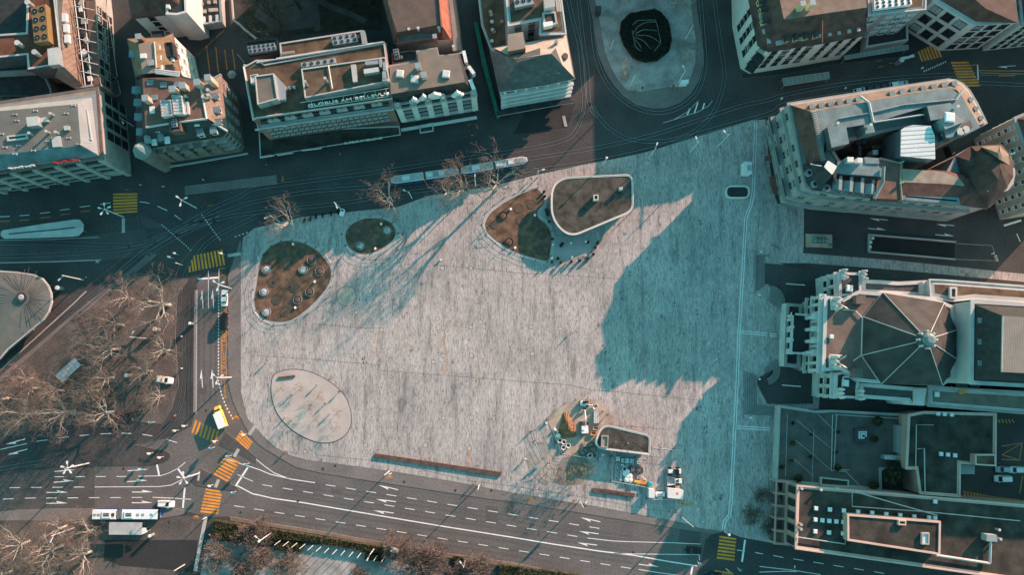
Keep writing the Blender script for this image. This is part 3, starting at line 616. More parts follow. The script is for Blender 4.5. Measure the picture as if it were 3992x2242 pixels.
# ------------------------------------------------------------------ beds in the square
def bed(name, s, label, m, k=5, rim=1.0):
    c = smooth(W(s, PZ), k); c = ccw(c)
    structure('bed_edge', MB().prism(offset(c, -rim), 0, PZ+.05, CONC if rim > .4 else JT))
    structure(name, MB().prism(c, 0, PZ+.12, m)); return c
B1 = bed('lawn', 'm 150,760 180,620 270,500 420,430 560,425 700,460 830,540 930,640 990,740 990,860 950,960 860,1080 730,1210 600,1310 470,1365 330,1365 210,1330 120,1230 100,1090 130,920', '', SOIL)
B2 = bed('lawn', 'm 1170,330 1230,240 1340,175 1460,155 1590,165 1690,205 1745,270 1755,340 1720,410 1640,480 1530,540 1420,570 1320,560 1230,510 1180,430', '', SOIL)
B3 = bed('lawn', 'n 765,250 680,270 560,320 420,390 290,470 170,570 120,660 110,720 140,810 250,910 380,1000 500,1065 640,1110 780,1150 910,1168 935,1050 955,900 930,780 870,690 800,640 770,580 790,510 850,440 855,360 830,310', '', SOIL)
B4 = bed('sand_bed', 'w 683,975 690,945 720,932 760,932 800,945 840,970 868,1000 882,1040 880,1075 862,1100 830,1113 790,1110 740,1085 705,1050 688,1015', '', SAND, rim=.22)
structure('terrace_paving', MB().prism(W('n 860,440 880,520 905,700 960,800 1120,860 1250,850 1540,880 1525,950 1500,1020 1420,1080 1300,1130 1200,1165 1050,1180 920,1172 960,1050 965,900 930,780 870,690 800,640 780,580 800,510', PZ), 0, PZ+.04, M('café terrace screed', (.34, .32, .31), .8, .1, 1)))
sitep = W('o 290,290 370,200 480,120 620,70 750,50 870,80 980,160 1040,240 1062,360 900,420 860,640 700,740 450,680 400,560', PZ)
structure('site_ground', MB().prism(smooth(sitep, 3), 0, PZ+.05, M('trodden building sand', (.40, .32, .255), .95, .25, 1.6, fine=.3)))
structure('gravel_patch', MB().prism(smooth(W('o 470,740 700,745 820,830 720,960 700,1040 560,1060 370,1030 400,900', PZ), 4), 0, PZ+.05, M('dark planting gravel', (.22, .20, .18), .95, .3, 1.6, fine=.3)))
structure('gravel_patch', MB().prism(smooth(W('o 40,650 130,570 280,560 330,650 250,790 200,940 300,1040 240,1060 130,960 60,860', PZ), 4), 0, PZ+.04, GRAVEL))
ZB = PZ+.12
DISCM = M('mown turf disc', (.10, .08, .062), .95, .2, 3, fine=.3)
mb = MB()
for i, (s, r) in enumerate([('m 418,575', 56), ('m 645,570', 56), ('m 495,707', 56), ('m 318,905', 56), ('m 355,1115', 56), ('m 572,972', 58), ('m 458,1255', 58), ('m 1262,355', 55), ('m 1398,300', 54), ('m 1598,430', 55),
          ('n 535,503', 60), ('n 698,450', 60), ('n 575,650', 72), ('n 762,690', 58), ('n 835,850', 58), ('n 800,1040', 58), ('n 590,915', 55), ('n 225,715', 52)]):
    c = W1(s, ZB); q = r/TL[s[0]][2]*.073
    o = MB().disc(c, q, ZB-.02, ZB+.06, DISCM, 28, r1=q*.97).annulus(c, q*.97, q*1.02, ZB-.02, ZB+.10, BARKD, 28).build('turf_disc'); o['kind'] = 'structure'
ringw = [('m 240,757', 0, 'beside the white lamp stub on the left'), ('m 670,757', 0, 'in the shaded middle of the large oval bed'), ('m 208,1018', 0, 'on the left edge of the large oval bed'), ('m 238,1258', 0, 'in the lower left tip of the large oval bed'),
         ('m 770,650', 1, 'uppermost with brown mulch in the large oval bed'), ('m 866,782', 1, 'rightmost with brown mulch in the large oval bed'), ('m 746,1020', 1, 'with brown mulch above the lower white garden lamp'), ('m 605,1112', 1, 'with brown mulch beside the lower white garden lamp'),
         ('m 1657,297', 0, 'at the right end of the small oval bed'), ('m 1342,477', 0, 'at the lower left of the small oval bed'), ('n 332,598', 2, 'dark one in the café lawn'), ('n 410,935', 2, 'brown one at the lower edge of the café lawn')]
FLEECE = M('white tree fleece', (.45, .47, .47), .9, .35, 5); MULCH = M('bark mulch', (.17, .10, .075), .95, .3, 5)
for s, k, l in ringw:
    c = W1(s, ZB); r = 1.28 if s[0] == 'm' else 1.25
    t = thing('tree_ring', ('white filled tree ring ' if k == 0 else 'tree ring ')+l, 'planter', (c.x, c.y, ZB), 0, 'steel tree rings in the lawns')
    MB().annulus(c, r*.93, r, ZB-.05, ZB+.42, STEEL if k < 2 else DARK, 26).build('ring', t)
    f = MB(); rr = random.Random(hash(l) % 999)
    f.disc(c, r*.92, ZB, ZB+.15, DARK, 20)
    N = 13; rg = [[(c.x+q*r*(.78 if k else .82)*math.cos(2*PI*i/N)*rr.uniform(.9, 1.05), c.y+q*r*(.78 if k else .82)*math.sin(2*PI*i/N)*rr.uniform(.9, 1.05), ZB+z) for i in range(N)] for q, z in ((1, .15), (.9, .32), (.5, .40+.1*rr.random()))]
    f.loft(rg, FLEECE if k == 0 else MULCH, cap=FLEECE if k == 0 else MULCH); f.build('root_cover', t)
    tree('sapling', s, 'leafless sapling in the tree ring '+l, 1.0, None, ZB)
c = W1('m 1178,1070', PZ)
t = thing('fountain_plate', 'round fountain plate dotted with pale nozzle domes flush with the paving', 'fountain', (c.x, c.y, PZ)); R0 = 115/3.015*.073
MB().annulus(c, R0, R0*1.03, PZ-.02, PZ+.02, DARK, 40).disc(c, R0, PZ-.02, PZ+.015, M('fountain stone', (.36, .33, .29), .7, .1, 2), 40).build('plate', t)
mb = MB(); NZ = M('sandy nozzle dome', (.50, .43, .34), .7, .05)
for i in range(-8, 9):
    for j in range(-8, 9):
        x, y = (i+.5*(j % 2))*.52, j*.45
        if math.hypot(x, y) < R0*.93: mb.ball((c.x+x, c.y+y, PZ+.02), .15, NZ, 8, (1, 1, .5))
mb.build('nozzle_field', t)
OVW = M('white garden lamp shell', (.82, .82, .80), .4, .03)
def egg(s, label, z):
    c = W1(s, z); t = thing('garden_lamp', label, 'lamp', (c.x, c.y, z), 0, 'white garden lamps in the lawns')
    MB().ball((c.x, c.y, z+.42), .36, OVW, 12, (1, 1.2, 1)).build('lamp_shade', t); MB().disc(c, .2, z, z+.15, DARK, 12).build('foot', t)
for s, l in (('m 553,460', 'white egg lamp at the upper edge of the large oval bed'), ('m 806,904', 'white egg lamp in the sunlit right half of the large oval bed'), ('m 578,1208', 'white egg lamp in the lower part of the large oval bed'), ('m 1588,222', 'white egg lamp at the upper right of the small oval bed'), ('m 1517,513', 'white egg lamp at the lower edge of the small oval bed'), ('n 740,590', 'white egg lamp in the shaded part of the café lawn'), ('n 428,515', 'white egg lamp beside the turf disc in the café lawn'), ('n 485,1010', 'white egg lamp at the rim below the café lawn')): egg(s, l, ZB)
# sculpture in the café lawn: bent dark arm
c = W1('n 258,860', ZB); t = MB().tube([W1('n 258,860', ZB), W1('n 256,860', ZB+1.2), W1('n 255,765', ZB+2.2)], .08, DARK, 6).tube([W1('n 255,765', ZB+2.2), W1('n 215,765', ZB+2.3), W1('n 185,730', ZB+2.2)], .07, DARK, 6).build('play_pump', origin=tuple(c)); setp(t, 'thin dark bent pipe standing in the sunny café lawn', 'water pump')
# wire barriers round the beds
def fence(name, s, label, hh=1.05, z=PZ, foot=True, step=None, closed=False, heavy=.03):
    pts = W(s, z); c = pts[0]; t = thing(name, label, 'fence', (c.x, c.y, z)); mb = MB()
    for a, b in zip(pts, pts[1:]):
        for zz in (.12, hh*.55, hh): mb.tube([a+Vector((0, 0, zz)), b+Vector((0, 0, zz))], heavy, STEEL, 4)
        L = (b-a).length; n = max(2, int(L/.7))
        for i in range(1, n): q = a.lerp(b, i/n); mb.tube([q+Vector((0, 0, .12)), q+Vector((0, 0, hh))], .012, STEEL, 3)
    mb.build('wire_panel', t)
    first = None
    for p in pts:
        if first is None:
            f = MB(); f.tube([(p.x, p.y, z), (p.x, p.y, z+hh+.05)], .035, STEEL, 6)
            if foot: f.box((p.x, p.y, z), (.7, .28, .18), DARK, .8)
            first = f.build('post', t); p0 = p
        else: copyobj(first, p-p0, 0, t)
    return t
fence('bed_fence', 'm 75,1000 100,830 200,580 290,480 410,415 540,405 700,440 820,495 930,580 1005,690 1020,835 985,970 935,1105 840,1200 720,1280 590,1345 460,1400 320,1415 190,1355 100,1250 90,1110 75,1000', 'low wire fence ringing the large oval bed')
fence('bed_fence', 'm 1120,345 1205,240 1320,155 1460,125 1600,150 1720,205 1785,330 1870,430 1780,530 1675,625 1530,635 1390,630 1260,575 1165,475 1120,345', 'low wire fence ringing the small oval bed')
fence('bed_fence', 'n 780,235 600,275 475,320 335,375 215,460 115,560 65,700 120,835 235,940 350,1025 490,1075 600,1130 750,1165 900,1190 945,1120 965,900', 'low wire fence around the café lawn')
fence('bed_fence', 'n 860,400 880,520 905,580 930,680 960,790 965,890', 'short wire fence between café lawn and pavilion')
fence('site_fence', 'o 450,690 400,560 290,300 275,285 365,185 480,105 610,60 750,45', 'site fence curving round the sand heap', 1.9)
fence('site_fence', 'o 450,690 580,705 740,735 870,755', 'site fence below the hose coils', 1.9)
fence('site_fence', 'o 95,430 130,545 235,745', 'dark barrier left of the site in the sun', 1.0)
fence('site_fence', 'o 275,290 95,430', 'barrier running from the site corner to the lone dark post', 1.0)
fence('site_fence', 'o 1500,620 1610,628 1750,645 1900,655', 'site fence running right from the small pavilion', 1.9)
fence('site_fence', 'o 1035,720 1030,1005 1160,1030 1450,1080 1450,1220 1600,1222 1880,1225', 'site fence round the pallets and containers', 1.9)
fence('site_fence', 'o 1310,735 1450,755', 'short site fence below the small pavilion', 1.9)

# ------------------------------------------------------------------ benches
def bench(name, s, wd, hh, label, m=WOODB, n=6):
    a, b = W(s, PZ); L = (b-a).length; rz = math.atan2((b-a).y, (b-a).x); c = (a+b)/2; t = thing(name, label, 'bench', (c.x, c.y, PZ), rz)
    first = None
    for i in range(n):
        o = MB().box((0, 0, .12), (L/n-.04, wd, hh-.12), m).build('seat_block', t, origin=(0, 0, 0)); o.location = (-L/2+L/n*(i+.5), 0, 0)
    MB().box((0, 0, 0), (L-.3, wd-.4, .12), DARK).build('plinth', t, origin=(0, 0, 0)); return t
bench('timber_bench', 'j 888,548 1838,690', 1.15, .5, 'very long brown timber bench above the boulevard', n=16)
bench('timber_bench', 'k 600,808 915,850', 1.15, .5, 'shorter brown timber bench below the site fence', n=7)
bench('timber_bench', 'f 165,1398 292,1382', .6, .5, 'small timber bench on the sandy oval', n=3)

# ------------------------------------------------------------------ lamps and poles
def pole(s, hh, label, r=.11, heads=0, name='street_lamp', cat='street lamp', z=0.0, group=None, ball=False, bracket=0):
    c = W1(s, z); t = thing(name, label, cat, (c.x, c.y, z), 0, group)
    MB().tube([(c.x, c.y, z), (c.x, c.y, z+hh*.5), (c.x, c.y, z+hh)], [r*1.15, r, r*.75], STEELW, 8).disc((c.x, c.y), r*2, z, z+.12, DARK, 10).build('pole', t)
    for k in range(heads):
        a = 2*PI*k/heads+.4; mb = MB(); e = Vector((c.x+1.1*math.cos(a), c.y+1.1*math.sin(a), z+hh-.15))
        mb.tube([(c.x, c.y, z+hh-.4), e], .05, STEELW, 5); R = Matrix.Rotation(a, 3, 'Z')
        pr = [(.0, .08), (.2, .16), (.6, .25), (.85, .2), (.95, .08)]
        bt = [e+R @ Vector((x-.2, y*sg, 0)) for sg, seq in ((1, pr), (-1, pr[::-1])) for x, y in seq]; bt = ccw(bt)
        mb.loft([bt, [p+Vector((0, 0, .16)) for p in bt]], LAMPW, cap=LAMPW, bottom=LAMPW); mb.build('lamp_head', t)
    if ball: MB().ball((c.x, c.y, z+hh+.2), .38, LAMPW, 10).build('lamp_globe', t)
    if bracket: MB().tube([(c.x, c.y, z+hh*.9), (c.x+1.2*math.cos(bracket), c.y+1.2*math.sin(bracket), z+hh*.95)], .05, STEELW, 5).box((c.x+1.5*math.cos(bracket), c.y+1.5*math.sin(bracket), z+hh*.94), (.8, .35, .14), LAMPW, bracket).build('lamp_head', t)
    return t
STEELW = M('pale grey pole paint', (.62, .63, .63), .5, .06)
for s, n, l in (('e 930,185', 5, 'five-headed street lamp at the upper left crossing'), ('i 670,607', 5, 'five-headed street lamp among the left lane arrows'), ('i 1500,682', 5, 'five-headed street lamp at the pointed traffic island'), ('e 1745,725', 3, 'three-headed street lamp beside the white taxi'), ('e 1740,1393', 3, 'three-headed street lamp in the taxi lane above the yellow van'), ('e 1480,118', 3, 'three-headed street lamp at the tram platform')):
    pole(s, 11, l, .17, n)
for s, hh, l in (('j 1003,663', 10, 'tall grey lamp post between bench and boulevard arrows'), ('j 1674,768', 10, 'grey lamp post at the right end of the long bench'), ('k 500,890', 11, 'grey lamp post with dark banner above the three boulevard arrows'), ('c 670,1258', 10, 'grey lamp post with white globe light at the plaza edge'), ('c 1015,1200', 12, 'grey lamp post second along the plaza edge'), ('c 1325,1150', 11, 'grey lamp post third along the plaza edge'), ('c 1530,1110', 13, 'grey lamp post fourth along the plaza edge'), ('c 180,1340', 9, 'grey lamp post beside the large pavilion corner'),
                ('c 730,380', 8, 'grey lamp post at the left of the round park'), ('c 1295,295', 10, 'grey lamp post at the right of the round park'), ('c 1240,625', 10, 'grey lamp post beside the small white kiosk'), ('c 865,680', 11, 'grey lamp post at the bottom of the round park'), ('e 630,660', 11, 'grey lamp post with coloured signs between the tram tracks'), ('e 1100,1100', 10, 'grey lamp post with curved arm in the park'), ('f 640,130', 10, 'grey lamp post beside the small white cart'), ('f 180,225', 10, 'grey lamp post behind the bare tree above the large oval bed'), ('i 560,1093', 11, 'grey lamp post left of the bus shelter'), ('i 1555,1015', 3, 'short grey post at the pale paving strip'), ('b 1650,1405', 8, 'grey lamp post behind the trees before the tram'), ('f 1170,45', 8, 'grey lamp post between the tram trees'), ('k 1265,1012', 14, 'long grey lamp post at the boulevard by the yellow crossing'), ('k 1585,1118', 5, 'grey post with white globe at the drain line end'), ('j 890,1245', 8, 'grey lamp post beside the right flagpoles'), ('j 1567,1345', 7, 'grey lamp post between the brown shrubs'), ('j 122,1125', 12, 'white lamp post with wide head beside the left hedge'), ('e 1375,548', 5, 'white signal post at the tram crossing'), ('i 415,225', 8, 'grey lamp post lying long in view among the left plane trees'), ('a 1840,470', 6, 'white chimney-like post at the department store corner'), ('i 1390,1370', 7, 'thin grey post at the dark asphalt patch'), ('k 1600,1400', 4, 'white bent post at the lower right crossing'), ('a 1005,950', 8, 'white post on the pavement between the corner blocks')):
    pole(s, hh, l, .14, 0, ball='globe' in l or 'wide head' in l, bracket=0 if ('globe' in l or 'post at' in l) else (2.4 if 'wide' in l else rnd.uniform(0, 6.2)))
c = W1('k 500,890'); 
for dz in (5.5, 8.2):
    o = MB().box((c.x+.5, c.y+.05, dz), (.9, .06, 2.0), M('dark blue banner', (.02, .035, .06), .7), .2).build('banner', origin=(c.x, c.y, dz)); setp(o, ('lower' if dz < 6 else 'upper')+' dark banner hanging on the boulevard lamp post', 'banner')
o = pole('e 1100,1100', 5, 'curved pale lamp arm in the park', .1)
bpy.data.objects.remove(o.children[0]); bpy.data.objects.remove(o)
FL = [(x, y) for x, y in ((190, 1183), (252, 1190), (315, 1200), (373, 1210), (433, 1220), (492, 1230), (552, 1240), (612, 1250), (672, 1258), (732, 1268), (792, 1276), (912, 1297), (970, 1303))]
for i, (x, y) in enumerate(FL):
    pole(f'j {x},{y}', 7, ('white bare flagpole at the left end of the row below the hedge' if i == 0 else 'white bare flagpole at the right end of the row below the hedge' if i == len(FL)-1 else 'white bare flagpole standing inside the row below the hedge'), .09, 0, 'flagpole', 'flagpole', group='flagpoles below the hedge')
# low posts and bollards
def bollard(s, l, m=LAMPW, hh=.9, r=.14, g=None, name='bollard', z=PZ):
    c = W1(s, z); t = thing(name, l, 'bollard', (c.x, c.y, z), 0, g)
    MB().disc(c, r, z, z+hh, m, 10).build('post', t); MB().ball((c.x, c.y, z+hh), r*1.15, m, 8, (1, 1, .5)).build('cap', t)
for s in ('g 1583,292', 'g 1512,334', 'g 1552,745', 'g 1560,782', 'g 1472,1138', 'g 1578,1118', 'g 1528,1257', 'g 1545,1198', 'g 1512,1266', 'g 835,1103', 'g 768,1288', 'k 1512,180', 'k 1552,270', 'k 1555,135', 'k 1390,955', 'k 1430,1050'):
    bollard(s, 'small white paving spotlight standing alone on the shaded square', r=.17, hh=.25, g='white spotlights scattered on the square', name='paving_spotlight')
for s in ('h 395,527', 'h 788,562', 'h 1183,597', 'h 1578,629'): bollard(s, 'white ball-topped bollard on the paved strip above the opera house', r=.2, hh=1.0, g='bollards on the strip above the opera house')
for s, l in (('g 1863,449', 'above the upper opera steps'), ('g 1850,773', 'below the upper curved steps'), ('g 1850,1406', 'on the lower curved steps'), ('k 1785,265', 'below the lower opera steps'), ('f 1385,510', 'alone on the open square below the tram trees'), ('f 18,495', 'left of the large oval bed'), ('d 582,665', 'beside the tram track above the ornate block'), ('d 1158,514', 'beside the upper right yellow crossing'), ('d 103,742', 'between the tram rails')): bollard(s, 'white round-topped light '+l, r=.28, hh=.7)

# ------------------------------------------------------------------ people
def person_mesh(pose):
    bm = bmesh.new(); V = {}; E = []
    sw = .28 if pose == 'walk' else .08; bend = pose == 'sit'
    J = {'pelvis': ((0, 0, .95), .15), 'chest': ((.02, 0, 1.28), .17), 'neck': ((.03, 0, 1.5), .065), 'head': ((.05, 0, 1.64), .115), 'crown': ((.04, 0, 1.73), .08),
         'shl': ((.02, .19, 1.42), .07), 'ell': ((-.06-sw*.5, .25, 1.15), .05), 'hal': ((.02-sw*.3, .25, .90), .042), 'shr': ((.02, -.19, 1.42), .07), 'elr': ((.02+sw*.4, -.25, 1.15), .05), 'har': ((.16+sw*.6, -.24, .95), .042),
         'hil': ((0, .1, .9), .11), 'knl': ((.05+sw, .1, .5), .07), 'anl': ((.02+sw*.9, .1, .1), .05), 'tol': ((.18+sw*.9, .11, .04), .04), 'hir': ((0, -.1, .9), .11), 'knr': ((.02-sw*.5, -.1, .5), .07), 'anr': ((-.06-sw*1.2, -.1, .12), .05), 'tor': ((.09-sw*1.2, -.11, .05), .04)}
    if bend:
        for k in ('knl', 'knr'): J[k] = ((.42, J[k][0][1], .52), .07)
        for k in ('anl', 'anr'): J[k] = ((.45, J[k][0][1], .1), .05)
        for k in ('tol', 'tor'): J[k] = ((.6, J[k][0][1], .05), .04)
        for k in ('pelvis', 'chest', 'neck', 'head', 'crown', 'shl', 'ell', 'hal', 'shr', 'elr', 'har', 'hil', 'hir'): p, r = J[k]; J[k] = ((p[0], p[1], p[2]-.38), r)
    names = list(J); me = bpy.data.meshes.new('skeleton')
    ed = [('pelvis', 'chest'), ('chest', 'neck'), ('neck', 'head'), ('head', 'crown'), ('chest', 'shl'), ('shl', 'ell'), ('ell', 'hal'), ('chest', 'shr'), ('shr', 'elr'), ('elr', 'har'), ('pelvis', 'hil'), ('hil', 'knl'), ('knl', 'anl'), ('anl', 'tol'), ('pelvis', 'hir'), ('hir', 'knr'), ('knr', 'anr'), ('anr', 'tor')]
    me.from_pydata([J[k][0] for k in names], [(names.index(a), names.index(b)) for a, b in ed], [])
    o = bpy.data.objects.new('skeleton', me); COL.objects.link(o); md = o.modifiers.new('skin', 'SKIN')
    for i, k in enumerate(names): me.skin_vertices[0].data[i].radius = (J[k][1], J[k][1])
    me.skin_vertices[0].data[0].use_root = True; o.modifiers.new('sub', 'SUBSURF').levels = 1
    dg = bpy.context.evaluated_depsgraph_get(); r = bpy.data.meshes.new_from_object(o.evaluated_get(dg)); bpy.data.objects.remove(o); r.name = 'body'
    dz = -.38 if bend else 0
    for k in range(4): r.materials.append(SKIN)
    for p in r.polygons:
        z = p.center.z-dz; x, y = p.center.x, p.center.y; p.use_smooth = True
        if bend and p.center.z < .62 and x > .12: p.material_index = 2 if p.center.z > .12 else 3
        elif z > 1.52: p.material_index = 3 if (z > 1.68 or x < .03) else 0
        elif z > .98 and not (abs(y) > .2 and z < 1.0): p.material_index = 1
        elif abs(y) > .2 and z > .75: p.material_index = 0
        else: p.material_index = 2 if z > .12 else 3
    return r
PM = {k: person_mesh(k) for k in ('walk', 'stand', 'sit')}
CL = {'black': (.018, .018, .02), 'navy': (.02, .03, .07), 'white': (.72, .72, .70), 'red': (.45, .05, .04), 'grey': (.2, .2, .21), 'tan': (.38, .27, .18), 'blue': (.06, .22, .42), 'green': (.06, .12, .08)}
def person(s, pose, top, leg, label, rz=0, z=PZ, hgt=1.0):
    c = W1(s, z); hgt *= 1.06; me = PM[pose].copy(); me.materials[0] = SKIN; me.materials[3] = HAIR
    me.materials[1] = M('cloth '+top, CL[top], .9, .1, 3); me.materials[2] = M('cloth '+leg, CL[leg], .9, .1, 3)
    o = bpy.data.objects.new('person', me); COL.objects.link(o); o.location = c; o.rotation_euler = (0, 0, rz); o.scale = (hgt,)*3; setp(o, label, 'person'); return o
for a in (('g 440,1052', 'walk', 'white', 'navy', 'person in a white top walking alone on the sunlit square', 2.2), ('f 80,1278', 'walk', 'tan', 'navy', 'person in a tan jacket walking above the sandy oval', .6), ('j 455,22', 'stand', 'blue', 'navy', 'person in a blue jacket standing in the upper sandy oval', 1), ('j 628,68', 'walk', 'black', 'black', 'person in black walking at the edge of the sandy oval', 3.5), ('j 522,157', 'walk', 'black', 'tan', 'person in a black jacket beside the fallen stick in the sandy oval', 0), ('j 550,238', 'stand', 'blue', 'grey', 'person with a blue jacket in the lower sandy oval', 4), ('j 226,256', 'stand', 'white', 'grey', 'person in white standing at the left of the sandy oval', 2), ('j 265,92', 'stand', 'grey', 'black', 'person in grey at the top left of the sandy oval', 5),
          ('k 160,640', 'stand', 'blue', 'black', 'person in a blue top near the gravel patch with young trees', 1), ('o 85,432', 'stand', 'black', 'black', 'person in black at the corner of the dark barrier', 2), ('o 790,110', 'stand', 'black', 'navy', 'worker in dark clothes beside the small digger', 4), ('o 985,235', 'walk', 'black', 'grey', 'person in a black coat right of the site on the square', 1), ('o 930,195', 'stand', 'navy', 'navy', 'person in navy beside the stacked boards', 2), ('n 1552,930', 'stand', 'black', 'tan', 'person in black at the corner of the café terrace', 1), ('n 690,125', 'walk', 'red', 'navy', 'person in red walking at the plaza edge near the tall lamp', 5), ('j 1634,766', 'walk', 'red', 'navy', 'person in red walking on the boulevard pavement', 3), ('k 460,885', 'walk', 'red', 'black', 'person in red walking beside the banner lamp post', 3), ('j 228,515', 'walk', 'red', 'grey', 'person in red walking at the rounded plaza corner', 3),
          ('c 968,668', 'stand', 'black', 'black', 'person in black standing in the round park', 1), ('c 910,690', 'walk', 'tan', 'navy', 'person in tan walking in the round park', 1), ('c 1200,655', 'walk', 'navy', 'black', 'person in navy walking in the round park', 1), ('c 575,790', 'walk', 'navy', 'navy', 'person in navy crossing the tram junction', 1), ('e 265,1035', 'walk', 'white', 'black', 'person in white beside the round pavilion roof', 1), ('e 1375,1085', 'walk', 'white', 'navy', 'person in white crossing the tram track', 1), ('e 1378,1325', 'walk', 'white', 'navy', 'person in white beside the white patrol car', 1), ('i 1325,250', 'walk', 'red', 'grey', 'person in red beside the curved tram rails', 1), ('i 1590,1140', 'walk', 'tan', 'tan', 'person in tan beside the square hedge', 1), ('i 1730,550', 'walk', 'blue', 'navy', 'person in blue crossing the middle yellow crossing', 1), ('b 85,1245', 'walk', 'blue', 'navy', 'person in blue below the department store canopy', 1), ('b 635,1163', 'walk', 'blue', 'grey', 'person in blue in the middle of the shaded street', 1), ('b 608,1390', 'walk', 'blue', 'navy', 'person in blue between the tram rails', 1), ('a 1070,1397', 'walk', 'white', 'navy', 'person in white crossing the left shaded street', 1), ('a 1538,1358', 'stand', 'white', 'blue', 'person in white beside a blue box in the shaded street', 1), ('a 1240,1410', 'walk', 'white', 'black', 'person in white near the tram platform', 1), ('l 70,820', 'walk', 'white', 'navy', 'person in white left of the theatre block', 1), ('o 25,750', 'walk', 'white', 'tan', 'person in white crossing the light gravel patch', 1), ('e 1560,98', 'stand', 'red', 'navy', 'person in red waiting at the tram platform', 1)):
    person(*a)

# ------------------------------------------------------------------ vehicles
def ring_x(x, hw, z0, z1, b=.18):
    """rounded cross-section at x"""
    return [Vector((x, y*hw, z)) for y, z in ((-1, z0), (-1, z1-b), (-1+b*.9, z1), (1-b*.9, z1), (1, z1-b), (1, z0))][::-1]
def car(name, label, L=4.4, Wd=1.8, H=1.45, paint=WHITEP, kind='hatch', group=None, cat='car'):
    t = thing(name, label, cat, group=group); l = L/2; w2 = Wd/2; body = MB(); zb = .92 if H < 1.7 else 1.0
    prof = [(-l, .80, .35, zb*.80), (-l+.12, .93, .28, zb*.93), (-l*.6, 1, .24, zb), (0, 1, .22, zb), (l*.42, 1, .22, zb*.99), (l*.72, .97, .24, zb*.90), (l-.2, .90, .28, zb*.78), (l, .70, .36, zb*.62)]
    body.loft([ring_x(x, w2*k, a, b) for x, k, a, b in prof], paint, cap=paint, bottom=paint); body.build('body', t, smooth=False)
    x0, x1 = {'hatch': (-l*.90, l*.44), 'sedan': (-l*.66, l*.40), 'van': (-l*.95, l*.56)}[kind]
    r0, r1 = {'hatch': (-l*.74, l*.08), 'sedan': (-l*.42, l*.10), 'van': (-l*.88, l*.30)}[kind]
    lo = [Vector(p) for p in ((x0, -w2*.90, zb-.02), (x1, -w2*.88, zb-.02), (x1, w2*.88, zb-.02), (x0, w2*.90, zb-.02))]
    hi = [Vector(p) for p in ((r0, -w2*.74, H), (r1, -w2*.72, H), (r1, w2*.72, H), (r0, w2*.74, H))]
    cab = MB().loft([lo, hi, [Vector((p.x*.97, p.y*.9, H+.03)) for p in hi]], paint, cap=paint); cab.build('cabin', t)
    def pane(nm, i, a=.07, b=.08):
        j = (i+1) % 4; q = [lo[i].lerp(lo[j], a).lerp(hi[i].lerp(hi[j], a), b), lo[j].lerp(lo[i], a).lerp(hi[j].lerp(hi[i], a), b), lo[j].lerp(lo[i], a).lerp(hi[j].lerp(hi[i], a), 1-b), lo[i].lerp(lo[j], a).lerp(hi[i].lerp(hi[j], a), 1-b)]
        n = (q[1]-q[0]).cross(q[3]-q[0]).normalized()*.015; MB().face([p+n for p in q], GLASS).build(nm, t)
    pane('windscreen', 1); pane('rear_window', 3); pane('side_window', 0, .05, .14); pane('side_window', 2, .05, .14)
    wm = None
    for sx in (-l*.62, l*.64):
        for sy in (-1, 1):
            mb = MB(); c = Vector((sx, sy*(w2-.12), .32)); mb.tube([c-Vector((0, .11, 0)), c+Vector((0, .11, 0))], .32, BLACK, 14)
            wo = mb.build('wheel', t); MB().tube([c+Vector((0, sy*.112, 0)), c+Vector((0, sy*.125, 0))], .2, STEEL, 10).build('rim', wo)
    for sy in (-1, 1):
        MB().box((l-.12, sy*w2*.62, zb*.55), (.16, .34, .13), LAMPW).build('headlight', t); MB().box((-l+.06, sy*w2*.68, zb*.66), (.1, .28, .14), RED).build('tail_light', t)
        MB().box((x1-.25, sy*(w2+.08), zb-.05), (.14, .2, .14), paint).build('mirror', t)
    return t
def put(t, s, rz, z=0.0): p = W1(s, z); t.location = p; t.rotation_euler = (0, 0, rz); return t
def along(a, b): p, q = W(a)[0], W(b)[0]; return math.atan2(q.y-p.y, q.x-p.x)
put(car('parked_car', 'white taxi saloon waiting in the yellow taxi rank', 4.7, 1.85, 1.45, WHITEP, 'sedan'), 'e 1693,797', PI/2+.03)
put(car('taxi_van', 'black taxi van behind the white taxi on the rank', 5.0, 1.95, 1.9, BLACKP, 'van', cat='van'), 'e 1692,972', PI/2)
pc = put(car('patrol_car', 'white estate car with orange roof stripe parked under the trees', 4.9, 1.9, 1.5, WHITEP, 'hatch'), 'e 1245,1412', -.12)
MB().box((-.5, 0, 1.532), (.5, 1.0, .05), ORP).build('roof_panel', pc, origin=(0, 0, 0))
sv_ = put(car('estate_car', 'white estate car waiting at the stop line beside the bus', 4.7, 1.9, 1.65, WHITEP, 'hatch'), 'i 1255,912', -.03)
for sy in (-1, 1): MB().box((-.6, sy*.55, 1.69), (2.0, .05, .06), DARK).build('roof_rail', sv_, origin=(0, 0, 0))
put(car('dark_car', 'black car on the boulevard lane before the lower right crossing', 4.5, 1.85, 1.42, BLACKP, 'sedan'), 'k 1350,1260', PI-.08)
put(car('dark_car', 'dark car half out of the picture at the bottom right crossing', 4.5, 1.85, 1.45, M('dark blue lacquer', (.015, .025, .045), .2, .05), 'sedan'), 'k 1505,1448', PI-.08)
put(car('parked_car', 'white car with black roof parked in the yellow bay right of the theatre', 4.6, 1.85, 1.45, WHITEP, 'hatch'), 'l 1855,655', PI)
put(car('parked_van', 'white van with ribbed roof parked in the shaded yard', 4.6, 1.9, 1.95, WHITEP, 'van', cat='van'), 'l 1755,722', PI)
put(car('parked_car', 'silver car parked beside the black-roofed white car', 4.2, 1.8, 1.45, GREYP, 'hatch'), 'l 1760,652', PI)
put(car('parked_van', 'long white van parked behind the opera house', 5.2, 2.0, 2.2, WHITEP, 'van', cat='van'), 'l 1440,12', 0)
